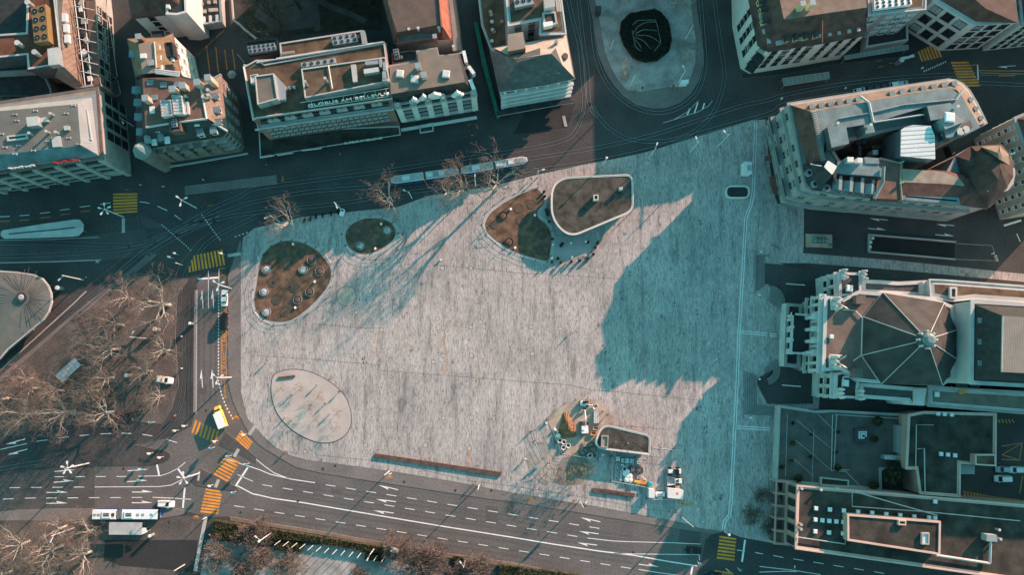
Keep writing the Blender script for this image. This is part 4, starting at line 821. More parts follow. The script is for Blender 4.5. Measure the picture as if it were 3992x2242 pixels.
put(car('parked_car', 'small white car parked behind the opera house', 3.8, 1.7, 1.5, WHITEP, 'hatch'), 'l 1540,15', 0)
put(car('parked_car', 'silver car half hidden by the ornate block roof', 4.2, 1.8, 1.45, GREYP, 'hatch'), 'd 690,685', .2)
put(car('parked_car', 'white car seen above the ornate block roof edge', 4.2, 1.8, 1.5, WHITEP, 'hatch'), 'd 960,640', .15)
for i in range(3): put(car('parked_car', ('dark car first in the row above the ornate block roof', 'dark car in the middle of the row above the ornate block roof', 'dark car last in the row above the ornate block roof')[i], 4.2, 1.8, 1.45, BLACKP, 'hatch'), f'd {775+52*i},{672-8*i}', .15)
put(car('parked_car', 'blue-fronted car last in the row above the ornate block roof', 4.0, 1.8, 1.5, GREYP, 'hatch'), 'd 1003,634', .15)
# vehicles under the trees of the left park
put(car('parked_car', 'dark car parked under the plane trees beside the red scooter', 4.3, 1.8, 1.45, BLACKP, 'hatch'), 'i 945,262', .1)
# delivery van with box
def box_van(s, rz):
    t = thing('delivery_van', 'yellow van with white box body turning at the left crossing', 'van'); L = 6.4
    MB().box((-.9, 0, .6), (4.4, 2.15, 2.15), YELP, 0).box((-.9, 0, 2.75), (4.42, 2.17, .12), WHITEP).build('box_body', t, origin=(0, 0, 0))
    pr = [(1.3, 1.0, .35, 2.0), (1.7, 1.0, .33, 2.1), (2.3, .98, .33, 1.35), (2.9, .92, .35, 1.15), (3.2, .78, .4, .9)]
    MB().loft([ring_x(x, 1.0*k, a, b) for x, k, a, b in pr], YELP, cap=YELP, bottom=YELP).build('cab', t, origin=(0, 0, 0))
    MB().face([(1.78, -.85, 2.06), (2.3, -.82, 1.42), (2.3, .82, 1.42), (1.78, .85, 2.06)], GLASS).build('windscreen', t, origin=(0, 0, 0))
    for x in (-2.2, 2.2):
        for sy in (-1, 1): MB().tube([(x, sy*.95-.12, .36), (x, sy*.95+.12, .36)], .36, BLACK, 14).build('wheel', t, origin=(0, 0, 0))
    for sy in (-1, 1):
        MB().box((3.08, sy*.62, .62), (.16, .3, .16), LAMPW).build('headlight', t, origin=(0, 0, 0)); MB().box((1.9, sy*1.12, 1.4), (.14, .22, .25), DARK).build('mirror', t, origin=(0, 0, 0))
        me = MB()
        for k in range(6): me.box((-2.0+k*.42, sy*1.085, 1.75), (.26, .03, .5), REDP)
        me.build('side_mark', t, origin=(0, 0, 0))
    MB().box((1.35, 0, 2.1), (.5, 1.3, .14), LAMPW).build('light_bar', t, origin=(0, 0, 0))
    put(t, s, rz)
box_van('i 1668,258', along('i 1700,345', 'i 1640,185'))
# trolleybus
def trolleybus():
    p0, p1 = W('i 690,996', 3.2)[0], W('i 1180,996', 3.2)[0]; c = (p0+p1)/2; L = (p1-p0).length
    t = thing('trolleybus', 'long white articulated trolleybus at the lower left stop', 'bus', (c.x, c.y, 0)); rz = math.atan2((p1-p0).y, (p1-p0).x); t.rotation_euler = (0, 0, rz)
    x0, x1 = -L/2, L/2; xm = x0+L*.41; w2 = 1.28
    GOLD = M('pale ochre side panel', (.55, .42, .24), .5, .1)
    for nm, a, b in (('rear_car', x0, xm-.75), ('front_car', xm+.75, x1)):
        MB().box(((a+b)/2, 0, .35), (b-a, w2*2, .9), BLUEP).box(((a+b)/2, 0, 1.25), (b-a-.05, w2*2-.03, 1.3), GLASS).box(((a+b)/2, 0, 2.55), (b-a, w2*2, .35), GOLD if 0 else WHITEP).box(((a+b)/2, 0, 2.9), (b-a-.1, w2*2-.2, .16), WHITEP).build(nm, t, origin=(0, 0, 0))
    MB().box((xm, 0, .5), (1.6, 2.1, 2.4), DARK).box((xm-.35, 0, 2.9), (.12, 2.2, .06), GREYP).box((xm, 0, 2.9), (.12, 2.2, .06), GREYP).box((xm+.35, 0, 2.9), (.12, 2.2, .06), GREYP).build('bellows', t, origin=(0, 0, 0))
    MB().box((x1-.25, 0, 1.3), (.56, w2*1.9, 1.55), GLASS).build('windscreen', t, origin=(0, 0, 0))
    for x, ln in ((x0+4.0, 2.4), (xm+2.8, 2.4)):
        o = MB().box((x, 0, 3.06), (ln, 1.7, .28), WHITEP).box((x-.05, 0, 3.34), (ln*.66, .9, .03), DARK).build('roof_unit', t, origin=(0, 0, 0)); m2 = MB()
        for k in range(4): m2.disc((x-.6+k*.4, 0), .15, 3.37, 3.42, GREYP, 10)
        m2.build('fan', o, origin=(0, 0, 0))
    for x in (x0+.8, x0+1.8, xm+5.2, xm+6.6, x1-1.5): MB().box((x, 0, 3.06), (.7, .6, .1), GREYP).build('roof_hatch', t, origin=(0, 0, 0))
    MB().box((xm-1.6, 0, 3.06), (.8, .8, .2), DARK).build('roof_box', t, origin=(0, 0, 0))
    for x in (x0+2.2, xm+2.2, x1-2.6):
        for sy in (-1, 1): MB().tube([(x, sy*1.1-.12, .48), (x, sy*1.1+.12, .48)], .48, BLACK, 14).build('wheel', t, origin=(0, 0, 0))
    for sy in (-1, 1): MB().box((x1-.05, sy*.9, .6), (.14, .4, .2), LAMPW).build('headlight', t, origin=(0, 0, 0))
trolleybus()
# tram: two coupled articulated units
def tramunit(pa, pb, label, nose):
    k = 2.275; f = lambda q: G(q[0]/k+1460, q[1]/k+560, 3.3)
    a, b = f(pa), f(pb); c = (a+b)/2; L = (b-a).length; rz = math.atan2((b-a).y, (b-a).x)
    t = thing('tram', label, 'tram', (c.x, c.y, .02), rz); l = L/2
    ROOF = M('grey tram roof', (.36, .37, .37), .7, .2, 1.5); TW = M('pale tram body', (.62, .66, .68), .4, .06); TB = M('tram blue', (.02, .10, .30), .4, .05)
    def shell(x0, x1, taper0, taper1, nm):
        for z0, z1, m, ww in ((.35, 1.3, TB, 1.13), (1.3, 2.4, GLASS, 1.11), (2.4, 2.75, TB, 1.13), (2.75, 3.0, TW, 1.13)):
            pts = [(x0, -ww*taper0), (x0+1.6, -ww), (x1-1.6, -ww), (x1, -ww*taper1), (x1, ww*taper1), (x1-1.6, ww), (x0+1.6, ww), (x0, ww*taper0)]
            pm.prism(pts, z0, z1, m)
        pts = [(x0+.3, -.8*taper0), (x0+1.7, -.85), (x1-1.7, -.85), (x1-.3, -.8*taper1), (x1-.3, .8*taper1), (x1-1.7, .85), (x0+1.7, .85), (x0+.3, .8*taper0)]
        pm.prism(pts, 3.0, 3.25, ROOF)
    for nm, x0, x1, ta, tb in (('rear_car', -l, -.35, .55, 1), ('front_car', .35, l, 1, .55)):
        pm = MB(); shell(x0, x1, ta, tb, nm); pm.build(nm, t, origin=(0, 0, 0))
    MB().box((0, 0, .5), (.8, 1.9, 2.4), DARK).build('bellows', t, origin=(0, 0, 0))
    for x, ln in ((l*.5, 1.5), (-l*.55, 2.2), (l*.15, 1.8)): MB().box((x, 0, 3.25), (ln, 1.25, .3), TW).build('roof_unit', t, origin=(0, 0, 0))
    MB().box((l*.78, 0, 3.25), (2.2, 1.3, .1), GREYP).build('pantograph', t, origin=(0, 0, 0))
    for x in (-l*.6, 0, l*.6): MB().box((x, 0, .0), (2.0, 1.7, .4), DARK).build('bogie', t, origin=(0, 0, 0))
tramunit((143, 322), (742, 240), 'rear blue and white tram unit behind the bare plane trees', 0)
tramunit((766, 236), (1356, 136), 'front blue and white tram unit with its nose in the sunlight', 1)

# ------------------------------------------------------------------ shelters and small roofs
ROOFG = M('pale ribbed shelter roof', (.42, .42, .41), .6, .15, 1.5)
CGL = M('greenish canopy glass', (.16, .24, .22), .2, .1, 1, spec=.5)
def shelter(name, s, hh, label, m=ROOFG, th=.25, z=0.0, posts=4, inset_=.6, lines=0, cat='shelter'):
    top = ccw(W(s, hh)); c = sum(top, Vector())/len(top); t = thing(name, label, cat, (c.x, c.y, z))
    MB().loft([[Vector((p.x, p.y, hh-th)) for p in top], top], CONC if m is ROOFG else STEEL, cap=m, bottom=CONC).build('roof', t)
    ins = inset(top, inset_); n = len(ins)
    for i in range(posts):
        p = ins[int(i*n/posts)]; MB().tube([(p.x, p.y, z), (p.x, p.y, hh-th)], .07, STEEL, 6).build('post', t)
    if lines:
        a, b, d, e = W(s, hh+.03)[:4]; mb = MB()
        for i in range(lines+1): q = i/lines; mb.tube([a.lerp(b, q), e.lerp(d, q)], .05, STEEL, 4)
        mb.tube([a, b], .06, STEEL, 4); mb.tube([e, d], .06, STEEL, 4); mb.build('glazing_bars', t)
    return t
stw = W('e 20,285 300,240 560,203 600,205 628,240 625,290 590,325 550,332 300,342 30,348 5,325 5,300', 4)
t = shelter('tram_shelter', 'e 20,285 300,240 560,203 600,205 628,240 625,290 590,325 550,332 300,342 30,348 5,325 5,300', 4, 'long teardrop tram shelter roof at the left edge', posts=4, inset_=1.2)
mb = MB(); l_ = W('e 65,313 215,298 400,282 565,263', 4.06); mb.strip(l_, .35, 4.03, DARK); mb.build('roof_gutter', t)
RG = M('ribbed round roof', (.135, .138, .125), .8, .18, 1.2)  # tone darkened and greened, shade put into the roof colour
pts = W('e -180,575 0,588 130,597 250,615 320,645 365,700 388,760 392,830 370,900 330,960 60,1185 0,1255 -180,1420', 5)
c = W1('e 180,793', 5); cen = sum(pts, Vector())/len(pts)
t = thing('round_pavilion', 'large rounded pavilion roof with radial ribs and central skylight at the left edge', 'pavilion', (c.x, c.y, 0)); pts = ccw(pts)
MB().loft([[Vector((p.x, p.y, 4.5)) for p in pts], pts, [Vector((*p.xy, 5.05)) for p in inset(pts, .35)], [c+(p-c)*.12+Vector((0, 0, .9)) for p in pts]], [CONC, CONC, RG], cap=RG).build('roof', t)
ip = inset(pts, 2.5); MB().loft([[Vector((p.x, p.y, 0)) for p in ip], [Vector((p.x, p.y, 4.5)) for p in ip]], GLASS).build('wall', t)
mb = MB()
for i in range(44):
    a = 2*PI*i/44; d = Vector((math.cos(a), math.sin(a), 0)); e = c+d*rnd.uniform(5, 9); mb.tube([c+d*2+Vector((0, 0, .82)), e+Vector((0, 0, .52))], .045, M('dark roof rib', (.10, .095, .095), .8), 4)
mb.build('roof_rib', t)
MB().annulus(c, .9, 1.5, 5.6, 6.4, DARK, 14).ball((c.x, c.y, 6.1), 1.0, CONC, 10, (1, 1, .6)).build('skylight', t)
cv = W('e 415,1380 420,1368 558,1248 600,1290 605,1305 475,1430', 3.0); t = shelter('arched_shelter', 'e 415,1378 558,1247 606,1300 472,1432', 2.9, 'grey glazed barrel shelter among the left park trees', m=M('grey glazed sheet', (.42, .44, .46), .3, .15, 2), posts=4, inset_=.3, lines=6)
t = shelter('bus_shelter', 'i 820,1053 1066,1055 1066,1147 818,1146', 3.2, 'grey flat bus shelter roof below the trolleybus', m=M('grey weathered sheet', (.40, .40, .40), .7, .15, 2), posts=4, inset_=.4)
shelter('bench_canopy', 'i 1066,1092 1095,1095 1110,1125 1066,1146', 2.6, 'small white framed canopy at the right end of the bus shelter', m=WHITEP, th=.12, posts=3, inset_=.2)
shelter('tram_shelter', 'd 113,588 462,538 470,590 125,645', 3, 'glazed tram shelter with ten panes in the upper right street', m=CGL, th=.1, posts=4, inset_=.2, lines=10)
t = shelter('glass_awning', 'd 577,418 1058,335 1060,370 585,447', 3.4, 'long glazed awning beside the terrace roof at the upper right', m=CGL, th=.1, posts=3, inset_=.2, lines=13)
t = thing('ramp_parapet', 'long sunken garage ramp with pale kerb walls in the right street', 'ramp', tuple(W1('h 1080,410')))
for s in ('h 768,318 1100,345 1420,372', 'h 768,447 1100,475 1415,503', 'h 770,310 768,450'):
    mb = MB(); l_ = W(s, .9)
    for a, b in zip(l_, l_[1:]): d = (b-a); mb.box(((a.x+b.x)/2, (a.y+b.y)/2, 0), (d.length, .45, .9), CONC, math.atan2(d.y, d.x))
    mb.build('parapet', t)
for s in ('h 790,345', 'h 775,375', 'h 770,410'): c = W1(s, .9); MB().box((c.x, c.y, .9), (.7, .7, .3), LAMPW).build('light', t)
structure('ramp_floor', MB().face(W('h 785,330 1410,380 1405,492 785,440', .012), M('dark ramp concrete', (.02, .02, .021), .8)))
mb = MB()
for s in ('h 1420,385 1690,400 1725,515 1415,503',): mb.strip(W(s, .014), .12, .014, CONC)
structure('ramp_line', mb)
for i, s in enumerate(('h 1685,462', 'h 1706,480', 'h 1710,497', 'h 1716,513')): bollard(s, 'white bollard at the top of the garage ramp', r=.22, g='bollards at the top of the ramp', z=0)
# monument in the right street: stone basin with bronze reclining group
c = W1('h 385,365'); t = thing('monument', 'pale stone pedestal with dark bronze figures in the right street', 'monument', (c.x, c.y, 0), -.03); ST = M('sandy stone', (.50, .36, .27), .8, .15, 2); BZ = M('green bronze', (.10, .19, .18), .5, .3, 3)
MB().box((0, 0, 0), (7.6, 3.9, .35), ST).box((0, 0, .35), (6.9, 3.2, .25), ST).build('pedestal', t, origin=(0, 0, 0)); MB().box((-.1, .1, .6), (4.4, 1.8, 1.0), BZ, taper=.85).build('bronze_block', t, origin=(0, 0, 0))
mb = MB()
for k in range(7): x = -1.7+k*.55; mb.tube([(x, -.5, 1.5), (x+.2, 0, 2.1+.3*(k % 2)), (x+.1, .6, 1.6)], [.22, .3, .15], BZ if k % 2 else GREYP, 6); mb.ball((x+.2, .05, 2.5+.3*(k % 2)), .2, BZ, 8)
mb.build('bronze_figures', t, origin=(0, 0, 0)); MB().box((3.0, -1.1, .6), (1.2, .9, .2), BZ).build('plaque', t, origin=(0, 0, 0))
# rounded rectangular underground entrance with white rim
t = thing('stair_entrance', 'white rimmed oval opening of an underground stair on the shaded square', 'stair entrance', tuple(W1('c 1690,1420', PZ))); pts = ccw(roundc(W('c 1600,1392 1785,1392 1782,1490 1598,1490', PZ+1), 2.2, 6))
lo = [Vector((p.x, p.y, PZ)) for p in pts]; n = len(pts); inn = inset(pts, .42); MB().loft([lo, pts, inn, [Vector((p.x, p.y, PZ+.03)) for p in inn]], M('white stone rim', (.62, .61, .58), .7, .08), cap=DARK).build('rim', t)
mb = MB()
for k in range(8): a, b = W(f'c {1640+14*k},1408 {1640+14*k},1475', PZ+.05); mb.strip([a, b], .5, PZ+.06+.05*k, ASPH)
mb.build('step', t)
def solid_box(name, s, hh, label, m, cat, z=PZ, roofm=None, extra=None, th=.0):
    pts = ccw(W(s, z+hh)); c = sum(pts, Vector())/len(pts); t = thing(name, label, cat, (c.x, c.y, z)); ins = inset(pts, .12)
    MB().loft([[Vector((p.x, p.y, z)) for p in ins], [Vector((p.x, p.y, z+hh-.12)) for p in ins]], m).build('wall', t)
    MB().loft([[Vector((p.x, p.y, z+hh-.12)) for p in pts], pts, inset(pts, .15), [p-Vector((0, 0, .05)) for p in inset(pts, .15)]], roofm or m, cap=roofm or m, bottom=m).build('roof', t); return t
t = solid_box('kiosk', 'c 1735,1213 1797,1216 1795,1310 1733,1308', 3, 'white box kiosk with a hollow dark side on the shaded square', PLASTIC, 'kiosk'); c = W1('c 1770,1262', 3.15); MB().box((c.x+.2, c.y, 3.12), (1.1, 1.6, .12), GREYP).build('roof_hatch', t)
solid_box('kiosk', 'c 1262,600 1320,595 1322,622 1260,630', 2.8, 'small white kiosk beside a lamp post in the round park', PLASTIC, 'kiosk')
solid_box('advertising_column', 'c 620,40 665,40 665,90 625,90', 2.8, 'small dark kiosk at the left of the round park', DARK, 'kiosk', roofm=DARK)
# round white tank and poster columns
for s, r, hh, l in (('d 972,478', .95, 3.0, 'pale round advertising column in the upper right street'), ('e 1195,1033', .8, 2.8, 'white round kiosk column under the plane trees'), ('e 980,1378', .75, 2.6, 'small white column beside the leaning plane tree'), ('i 1155,1143', .6, 2.6, 'pale round advertising column below the bus shelter'), ('e 1450,990', .55, 2.4, 'blue topped ticket column beside the road fence'), ('e 465,725', .9, 2.4, 'small white van-like column by the round pavilion')):
    c = W1(s); t = thing('advertising_column', l, 'column', (c.x, c.y, 0)); r *= .72; MB().disc(c, r, 0, hh, GREYP, 18).build('shaft', t); MB().disc(c, r*1.1, hh, hh+.2, STEELW, 18, r1=r*.7).build('cap', t)
c = W1('a 1740,555', 2.6); t = thing('parasol', 'grey hexagonal parasol in the parking yard', 'parasol', (c.x, c.y, 0)); MB().disc(c, 1.35, 2.3, 2.9, M('grey canvas', (.34, .35, .36), .8), 6, r1=.1).build('canopy', t); MB().tube([(c.x, c.y, 0), (c.x, c.y, 2.4)], .05, STEEL, 6).build('pole', t)
fence('road_fence', 'e 1478,740 1472,1000 1470,1250 1470,1447 i 1467,220', 'metal railing along the left kerb of the taxi road', 1.1, 0, False)
# ------------------------------------------------------------------ building materials
STONE = M('pale grey sandstone', (.335, .32, .305), .85, .14, 1.5); STONEW = M('white render', (.58, .565, .545), .85, .09, 1.2); STONED = M('brown sandstone', (.17, .145, .13), .85, .18, 1.5)
PINK = M('pink precast concrete', (.46, .30, .255), .8, .10, 1.2); GBROWN = M('mossy roof gravel', (.105, .062, .044), .95, .32, 1.6, c2=(.12, .085, .055), fine=.35)
GGREY = M('grey roof gravel', (.17, .145, .125), .95, .2, 1.6, fine=.3); GDARK = M('dark roof gravel', (.046, .041, .036), .95, .4, 1.2, c2=(.058, .051, .042), fine=.35)
GROOF = M('sparse green roof', (.060, .056, .047), .95, .35, 2.5, c2=(.075, .07, .06), fine=.5)
TILE = seam('brown clay tiles', (.165, .098, .078), 10, .45, .72, var=.22, scale=2); TILEL = seam('weathered and sunlit tiles', (.22, .155, .125), 10, .5, .78, var=.2, scale=2); TILER = seam('red clay tiles', (.36, .13, .085), 10, .45, .75, var=.2, scale=2)  # TILEL also lends its paler tone to slopes as painted sunlight
TILED = seam('dark clay tiles', (.115, .056, .045), 12, .5, .75, var=.35, scale=2)
SLATE = M('dark slate', (.034, .035, .037), .6, .3, 3, fine=.3); SLATEB = M('blue grey slate', (.08, .085, .09), .55, .25, 3, fine=.3)
ZINC = seam('standing seam zinc', (.165, .225, .24), -12, .62, .7, var=.22, scale=1.5, rough=.5); ZINCL = seam('pale standing seam sheet', (.30, .305, .305), 80, .62, .75, var=.1, scale=1.5, rough=.5)  # ZINC: teal of the sky reflection put into the base colour
COPING = M('white coping sheet', (.46, .455, .445), .6, .12); PINKC = M('pink coping', (.62, .44, .38), .8, .08)
WGL = M('window glass', (.02, .024, .027), .1, .1, 1, spec=.6); WGL2 = M('window blinds', (.33, .36, .37), .5, .1, 2); FRW = M('white window frame', (.7, .7, .68), .5, .04); FRD = M('dark window frame', (.05, .05, .05), .5, .1)
AWN = M('red brown awning', (.20, .085, .065), .8, .2, 3)

# ------------------------------------------------------------------ windows
WMESH = {}; NW = {}; REST = {}
def wmesh(w, h, style):
    k = (round(w, 1), round(h, 1), style)
    if k in WMESH: return WMESH[k]
    fr, gl = {'w': (FRW, WGL), 'd': (FRD, WGL), 's': (STONE, WGL), 'b': (FRW, WGL2), 'p': (PINK, WGL), 'W': (FRW, WGL2), 'D': (FRD, WGL2), 'S': (STONE, WGL2), 'B': (FRW, WGL), 'P': (PINK, WGL2)}[style]; mb = MB(); t = .14 if style in 'wsWS' else .08
    for c, s in (((0, -.09, -h/2), (w+2*t, .18, t)), ((0, -.11, h/2-t), (w+2*t, .22, t)), ((-w/2-t/2+.0, -.09, -h/2+t), (t, .18, h-2*t)), ((w/2+t/2, -.09, -h/2+t), (t, .18, h-2*t)), ((0, -.07, -h/2+t), (.07, .10, h-2*t))): mb.box(c, s, fr)
    mb.face([(-w/2, -.03, -h/2), (w/2, -.03, -h/2), (w/2, -.03, h/2), (-w/2, -.03, h/2)], gl); mb.box((0, -.16, -h/2-.16), (w+.5, .32, .12), fr)
    o = mb.build('window'); WMESH[k] = o.data; bpy.data.objects.remove(o); return WMESH[k]
def facade(t, A, B, z0, z1, floors, pitch, w=1.1, hf=.62, style='w', edge=.6, skip=()):
    """rows of windows on the wall from A to B (outside to the right of A->B)"""
    A, B = Vector((A[0], A[1], 0)), Vector((B[0], B[1], 0)); d = B-A; L = d.length; d.normalize(); n = max(1, int((L-2*edge)/pitch)); rz = math.atan2(d.y, d.x); nn = Vector((d.y, -d.x, 0)); fh = (z1-z0)/floors
    o0 = Vector(t.location)
    for f in range(floors):
        if f in skip: continue
        for i in range(n):
            me = wmesh(w, fh*hf, style if rnd.random() > .28 else style.upper())
            p = A+d*(edge+(L-2*edge)*(i+.5)/n)+nn*.004
            if NW.get(t.name, 0) >= 99: REST.setdefault(t.name, (t, []))[1].append((me, Matrix.Translation(Vector((p.x, p.y, z0+fh*(f+.52)))-o0) @ Matrix.Rotation(rz, 4, 'Z'))); continue
            o = bpy.data.objects.new('window', me); COL.objects.link(o); o.parent = t
            o.location = Vector((p.x, p.y, z0+fh*(f+.52)))-o0; o.rotation_euler = (0, 0, rz); NW[t.name] = NW.get(t.name, 0)+1
# ------------------------------------------------------------------ bodies and roofs
def Z(pts, z): return [Vector((p[0], p[1], z)) for p in pts]
def pinset(poly, ds):
    """inset ring with one distance per corner"""
    A = [offset(poly, d) for d in sorted(set(ds))]; ks = sorted(set(ds)); return [A[ks.index(d)][i] for i, d in enumerate(ds)]
def bld(name, label, cat, s, h, wall, rings=(), cap=GGREY, cornice=.35, corm=None, parapet=0, win=(), group=None, z0=0.0, plinth=None):
    """s: eaves as seen, at height h; rings: (inset, z, material) upward; win: (edge index, z0, z1, floors, pitch, w, style)"""
    P_ = W(s, h) if isinstance(s, str) else s; raw = P_; P_ = ccw(P_); flip = raw[0] != P_[0] or raw[1] != P_[1]
    c = sum(P_, Vector())/len(P_); t = thing(name, label, cat, (c.x, c.y, 0), 0, group)
    wl = offset(P_, cornice); MB().loft([Z(wl, z0), Z(wl, h-.5)], wall).build('wall', t)
    mb = MB(); rr = [Z(wl, h-.5), Z(P_, h-.45), Z(P_, h)]; mm = [corm or STONE, corm or STONE]
    if parapet: rr += [Z(inset(P_, .4), h), Z(inset(P_, .41), h-parapet)]; mm += [corm or COPING, corm or COPING]
    base = .41 if parapet else 0
    for d, z, m in rings:
        if isinstance(d, str): q = W(d, z); rr.append(q[::-1] if flip else q)
        else: rr.append(Z(pinset(P_, [x+base if x else base for x in (d[::-1] if flip else d)]) if isinstance(d, list) else inset(P_, d+base), z))
        mm.append(m)
    mb.loft(rr[:3], mm[:2]).build('cornice', t); mb = MB(); mb.loft(rr[2:], mm[2:], cap=cap) if len(rr) > 3 else mb.face(rr[2], cap); mb.build('roof', t)
    n = len(P_)
    for k, za, zb, fl, pitch, w, st in win:
        a, b = (n-2-k) % n if flip else k, 0
        A, B = wl[a], wl[(a+1) % n]; facade(t, A, B, za, zb, fl, pitch, w, style=st)
    t['_P'] = 0; del t['_P']; return t, P_
def rbox(t, name, s, z0, z1, m, cap=None, rim=0, coping=None):
    pts = ccw(W(s, z1)); mb = MB(); r = [Z(pts, z0), pts]; mm = [m]
    if rim: r += [inset(pts, rim), Z(inset(pts, rim), z1-.35)]; mm += [coping or COPING]*2
    mb.loft(r, mm, cap=cap or m); return mb.build(name, t)
def acbox(t, s, z0, z1, fans, m=GREYP, nx=4, ny=2):
    pts = W(s, z1); o = MB().prism([Vector(p) for p in pts], z0, z1, m).build('air_conditioner', t); a, b, c, d = pts
    for i in range(nx):
        for j in range(ny):
            u, v = (i+.5)/nx, (j+.5)/ny; p = a.lerp(b, u).lerp(d.lerp(c, u), v); r = min((b-a).length/nx, (d-a).length/ny)*.38
            f = MB().annulus(p, r*.82, r, z1, z1+.14, DARK, 12).disc(p, r*.8, z1, z1+.03, BLACK, 12).disc(p, r*.22, z1, z1+.1, GREYP, 8).build('fan', o, origin=tuple(t.location))
    return o
def domes(t, pts, z, sz, m=None, name='skylight'):
    m = m or M('white skylight dome', (.74, .76, .77), .25, .03); f = None
    for s in pts:
        c = W1(s, z); mb = MB().box((c.x, c.y, z-.3), (sz*1.1, sz*1.1, .32), GREYP, -.09).box((c.x, c.y, z+.02), (sz, sz, .28), m, -.09, .8)
        if f is None: f = mb.build(name, t); c0 = c
        else: copyobj(f, c-c0, 0, t)
def strip_part(t, name, s, z, w, hh, m):
    mb = MB(); l = W(s, z)
    for a, b in zip(l, l[1:]): mb.tube([a, b], w, m, 4)
    return mb.build(name, t)
def tubes(t, name, s, z, r, m, n=6):
    l = W(s, z); MB().tube(l, r, m, n).build(name, t)
def chim(t, pts, z0, z1, sz=.8, m=None, name='chimney'):
    for s in pts: c = W1(s, z1); MB().box((c.x, c.y, z0), (sz, sz, z1-z0), m or CONC, .15).box((c.x, c.y, z1), (sz*1.2, sz*1.2, .15), GREYP, .15).build(name, t)
def pipes(t, pts, z0, z1, r=.25, m=None):
    for s in pts: c = W1(s, z1); MB().tube([(c.x, c.y, z0), (c.x, c.y, z1)], r, m or GREYP, 10).disc(c, r*1.25, z1, z1+.12, COPING, 10).build('flue', t)
def dormer(t, s, z, w, dep, hh, ang, m=ZINC, front=None, gable=False):
    """little roof house: front faces ang"""
    c = W1(s, z+hh); R = Matrix.Rotation(ang, 3, 'Z'); f = lambda x, y, q: Vector((c.x, c.y, z))+R @ Vector((x, y, q)); mb = MB(); top = hh
    q = [f(0, -w/2, 0), f(0, w/2, 0), f(-dep, w/2, 0), f(-dep, -w/2, 0)]; q = ccw(q)
    mb.loft([Z(q, z-.8), Z(q, z+hh)], front or m)
    r = ccw([f(.2, -w/2-.15, hh), f(.2, w/2+.15, hh), f(-dep, w/2+.15, hh), f(-dep, -w/2-.15, hh)])
    if gable: a, b = f(.2, 0, hh+w*.4), f(-dep, 0, hh+w*.4); x = [f(.2, -w/2-.15, hh), f(.2, w/2+.15, hh), f(-dep, w/2+.15, hh), f(-dep, -w/2-.15, hh)]; mb.face([x[0], a, b, x[3]], m); mb.face([x[2], b, a, x[1]], m); mb.face([x[0], x[1], a], front or m)
    else: mb.loft([Z(r, z+hh), Z(r, z+hh+.12)], m, cap=m)
    o = mb.build('dormer', t); MB().box(tuple(f(.02, 0, hh*.15)), (.06, w*.62, hh*.6), WGL, ang).build('window_pane', o, origin=tuple(t.location)); return o
# ------------------------------------------------------------------ opera house
OW = M('opera house limestone', (.53, .515, .495), .8, .12, 1.2); OB = M('opera roof sheet', (.05, .046, .046), .85, .2, 1.2, c2=(.06, .055, .054))
t, P_ = bld('opera_house', 'grand white opera house with faceted dark dome roof and portico', 'opera house', 'p 450,288 640,318 790,240 1040,262 1500,300 1640,345 1760,400 1760,1130 1640,1200 1020,1182 800,1160 620,1042 425,1056', 17, OW, [(.9, 17.02, OW), (.95, 16.7, OW)], cap=M('opera roof gravel', (.17, .128, .108), .95, .22, 1.5, fine=.3), corm=OW)
def pav(s, h): return rbox(t, 'pavilion_block', s, 0, h, OW, OB, .7, OW)
pav('p 590,52 868,62 822,165 828,272 782,284 602,302', 16); pav('p 560,1072 640,1052 800,1150 792,1232 815,1332 552,1322', 16)
# lower side galleries with sunk roofs
for s in ('p 826,130 1010,135 1190,150 1486,135 1502,300 830,262', 'p 800,1170 1482,1226 1452,1402 1310,1395 1290,1360 815,1325'): rbox(t, 'gallery', s, 0, 12.5, OW, SLATEB, 1.0, OW)
MB().prism(W('p 1385,1235 1452,1240 1450,1390 1380,1385', 14.5), 12, 14.5, OW).build('gallery_gable', t); MB().prism(W('p 1440,150 1486,140 1502,296 1440,290', 14.5), 12, 14.5, OW).build('gallery_gable', t)
# dome
ring = W('p 840,505 1040,262 1655,362 h 1425,1035 1425,1255 p 1640,1198 1022,1182 828,892', 17.6); ap = W1('p 1482,735', 31); n = len(ring)
mb = MB(); rg = ccw(ring); mb.loft([Z(rg, 16.5), rg, [ap.lerp(p, .10)+Vector((0, 0, 0)) for p in rg]], [OW, OB], cap=ZINC); mb.build('dome_roof', t)
for p in rg: MB().tube([p+Vector((0, 0, .1)), ap.lerp(p, .1)+Vector((0, 0, .1))], .11, COPING, 6).build('dome_rib', t)
mb = MB(); mb.disc(ap, 2.2, ap.z-1.2, ap.z+.8, SLATEB, 12, r1=1.9).ball((ap.x, ap.y, ap.z+.9), 1.7, ZINC, 12, (1, 1, .7))
for k in range(8): a = 2*PI*k/8; mb.box((ap.x+2.1*math.cos(a), ap.y+2.1*math.sin(a), ap.z-.8), (.5, .5, 1.6), OW, a)
mb.build('lantern', t)
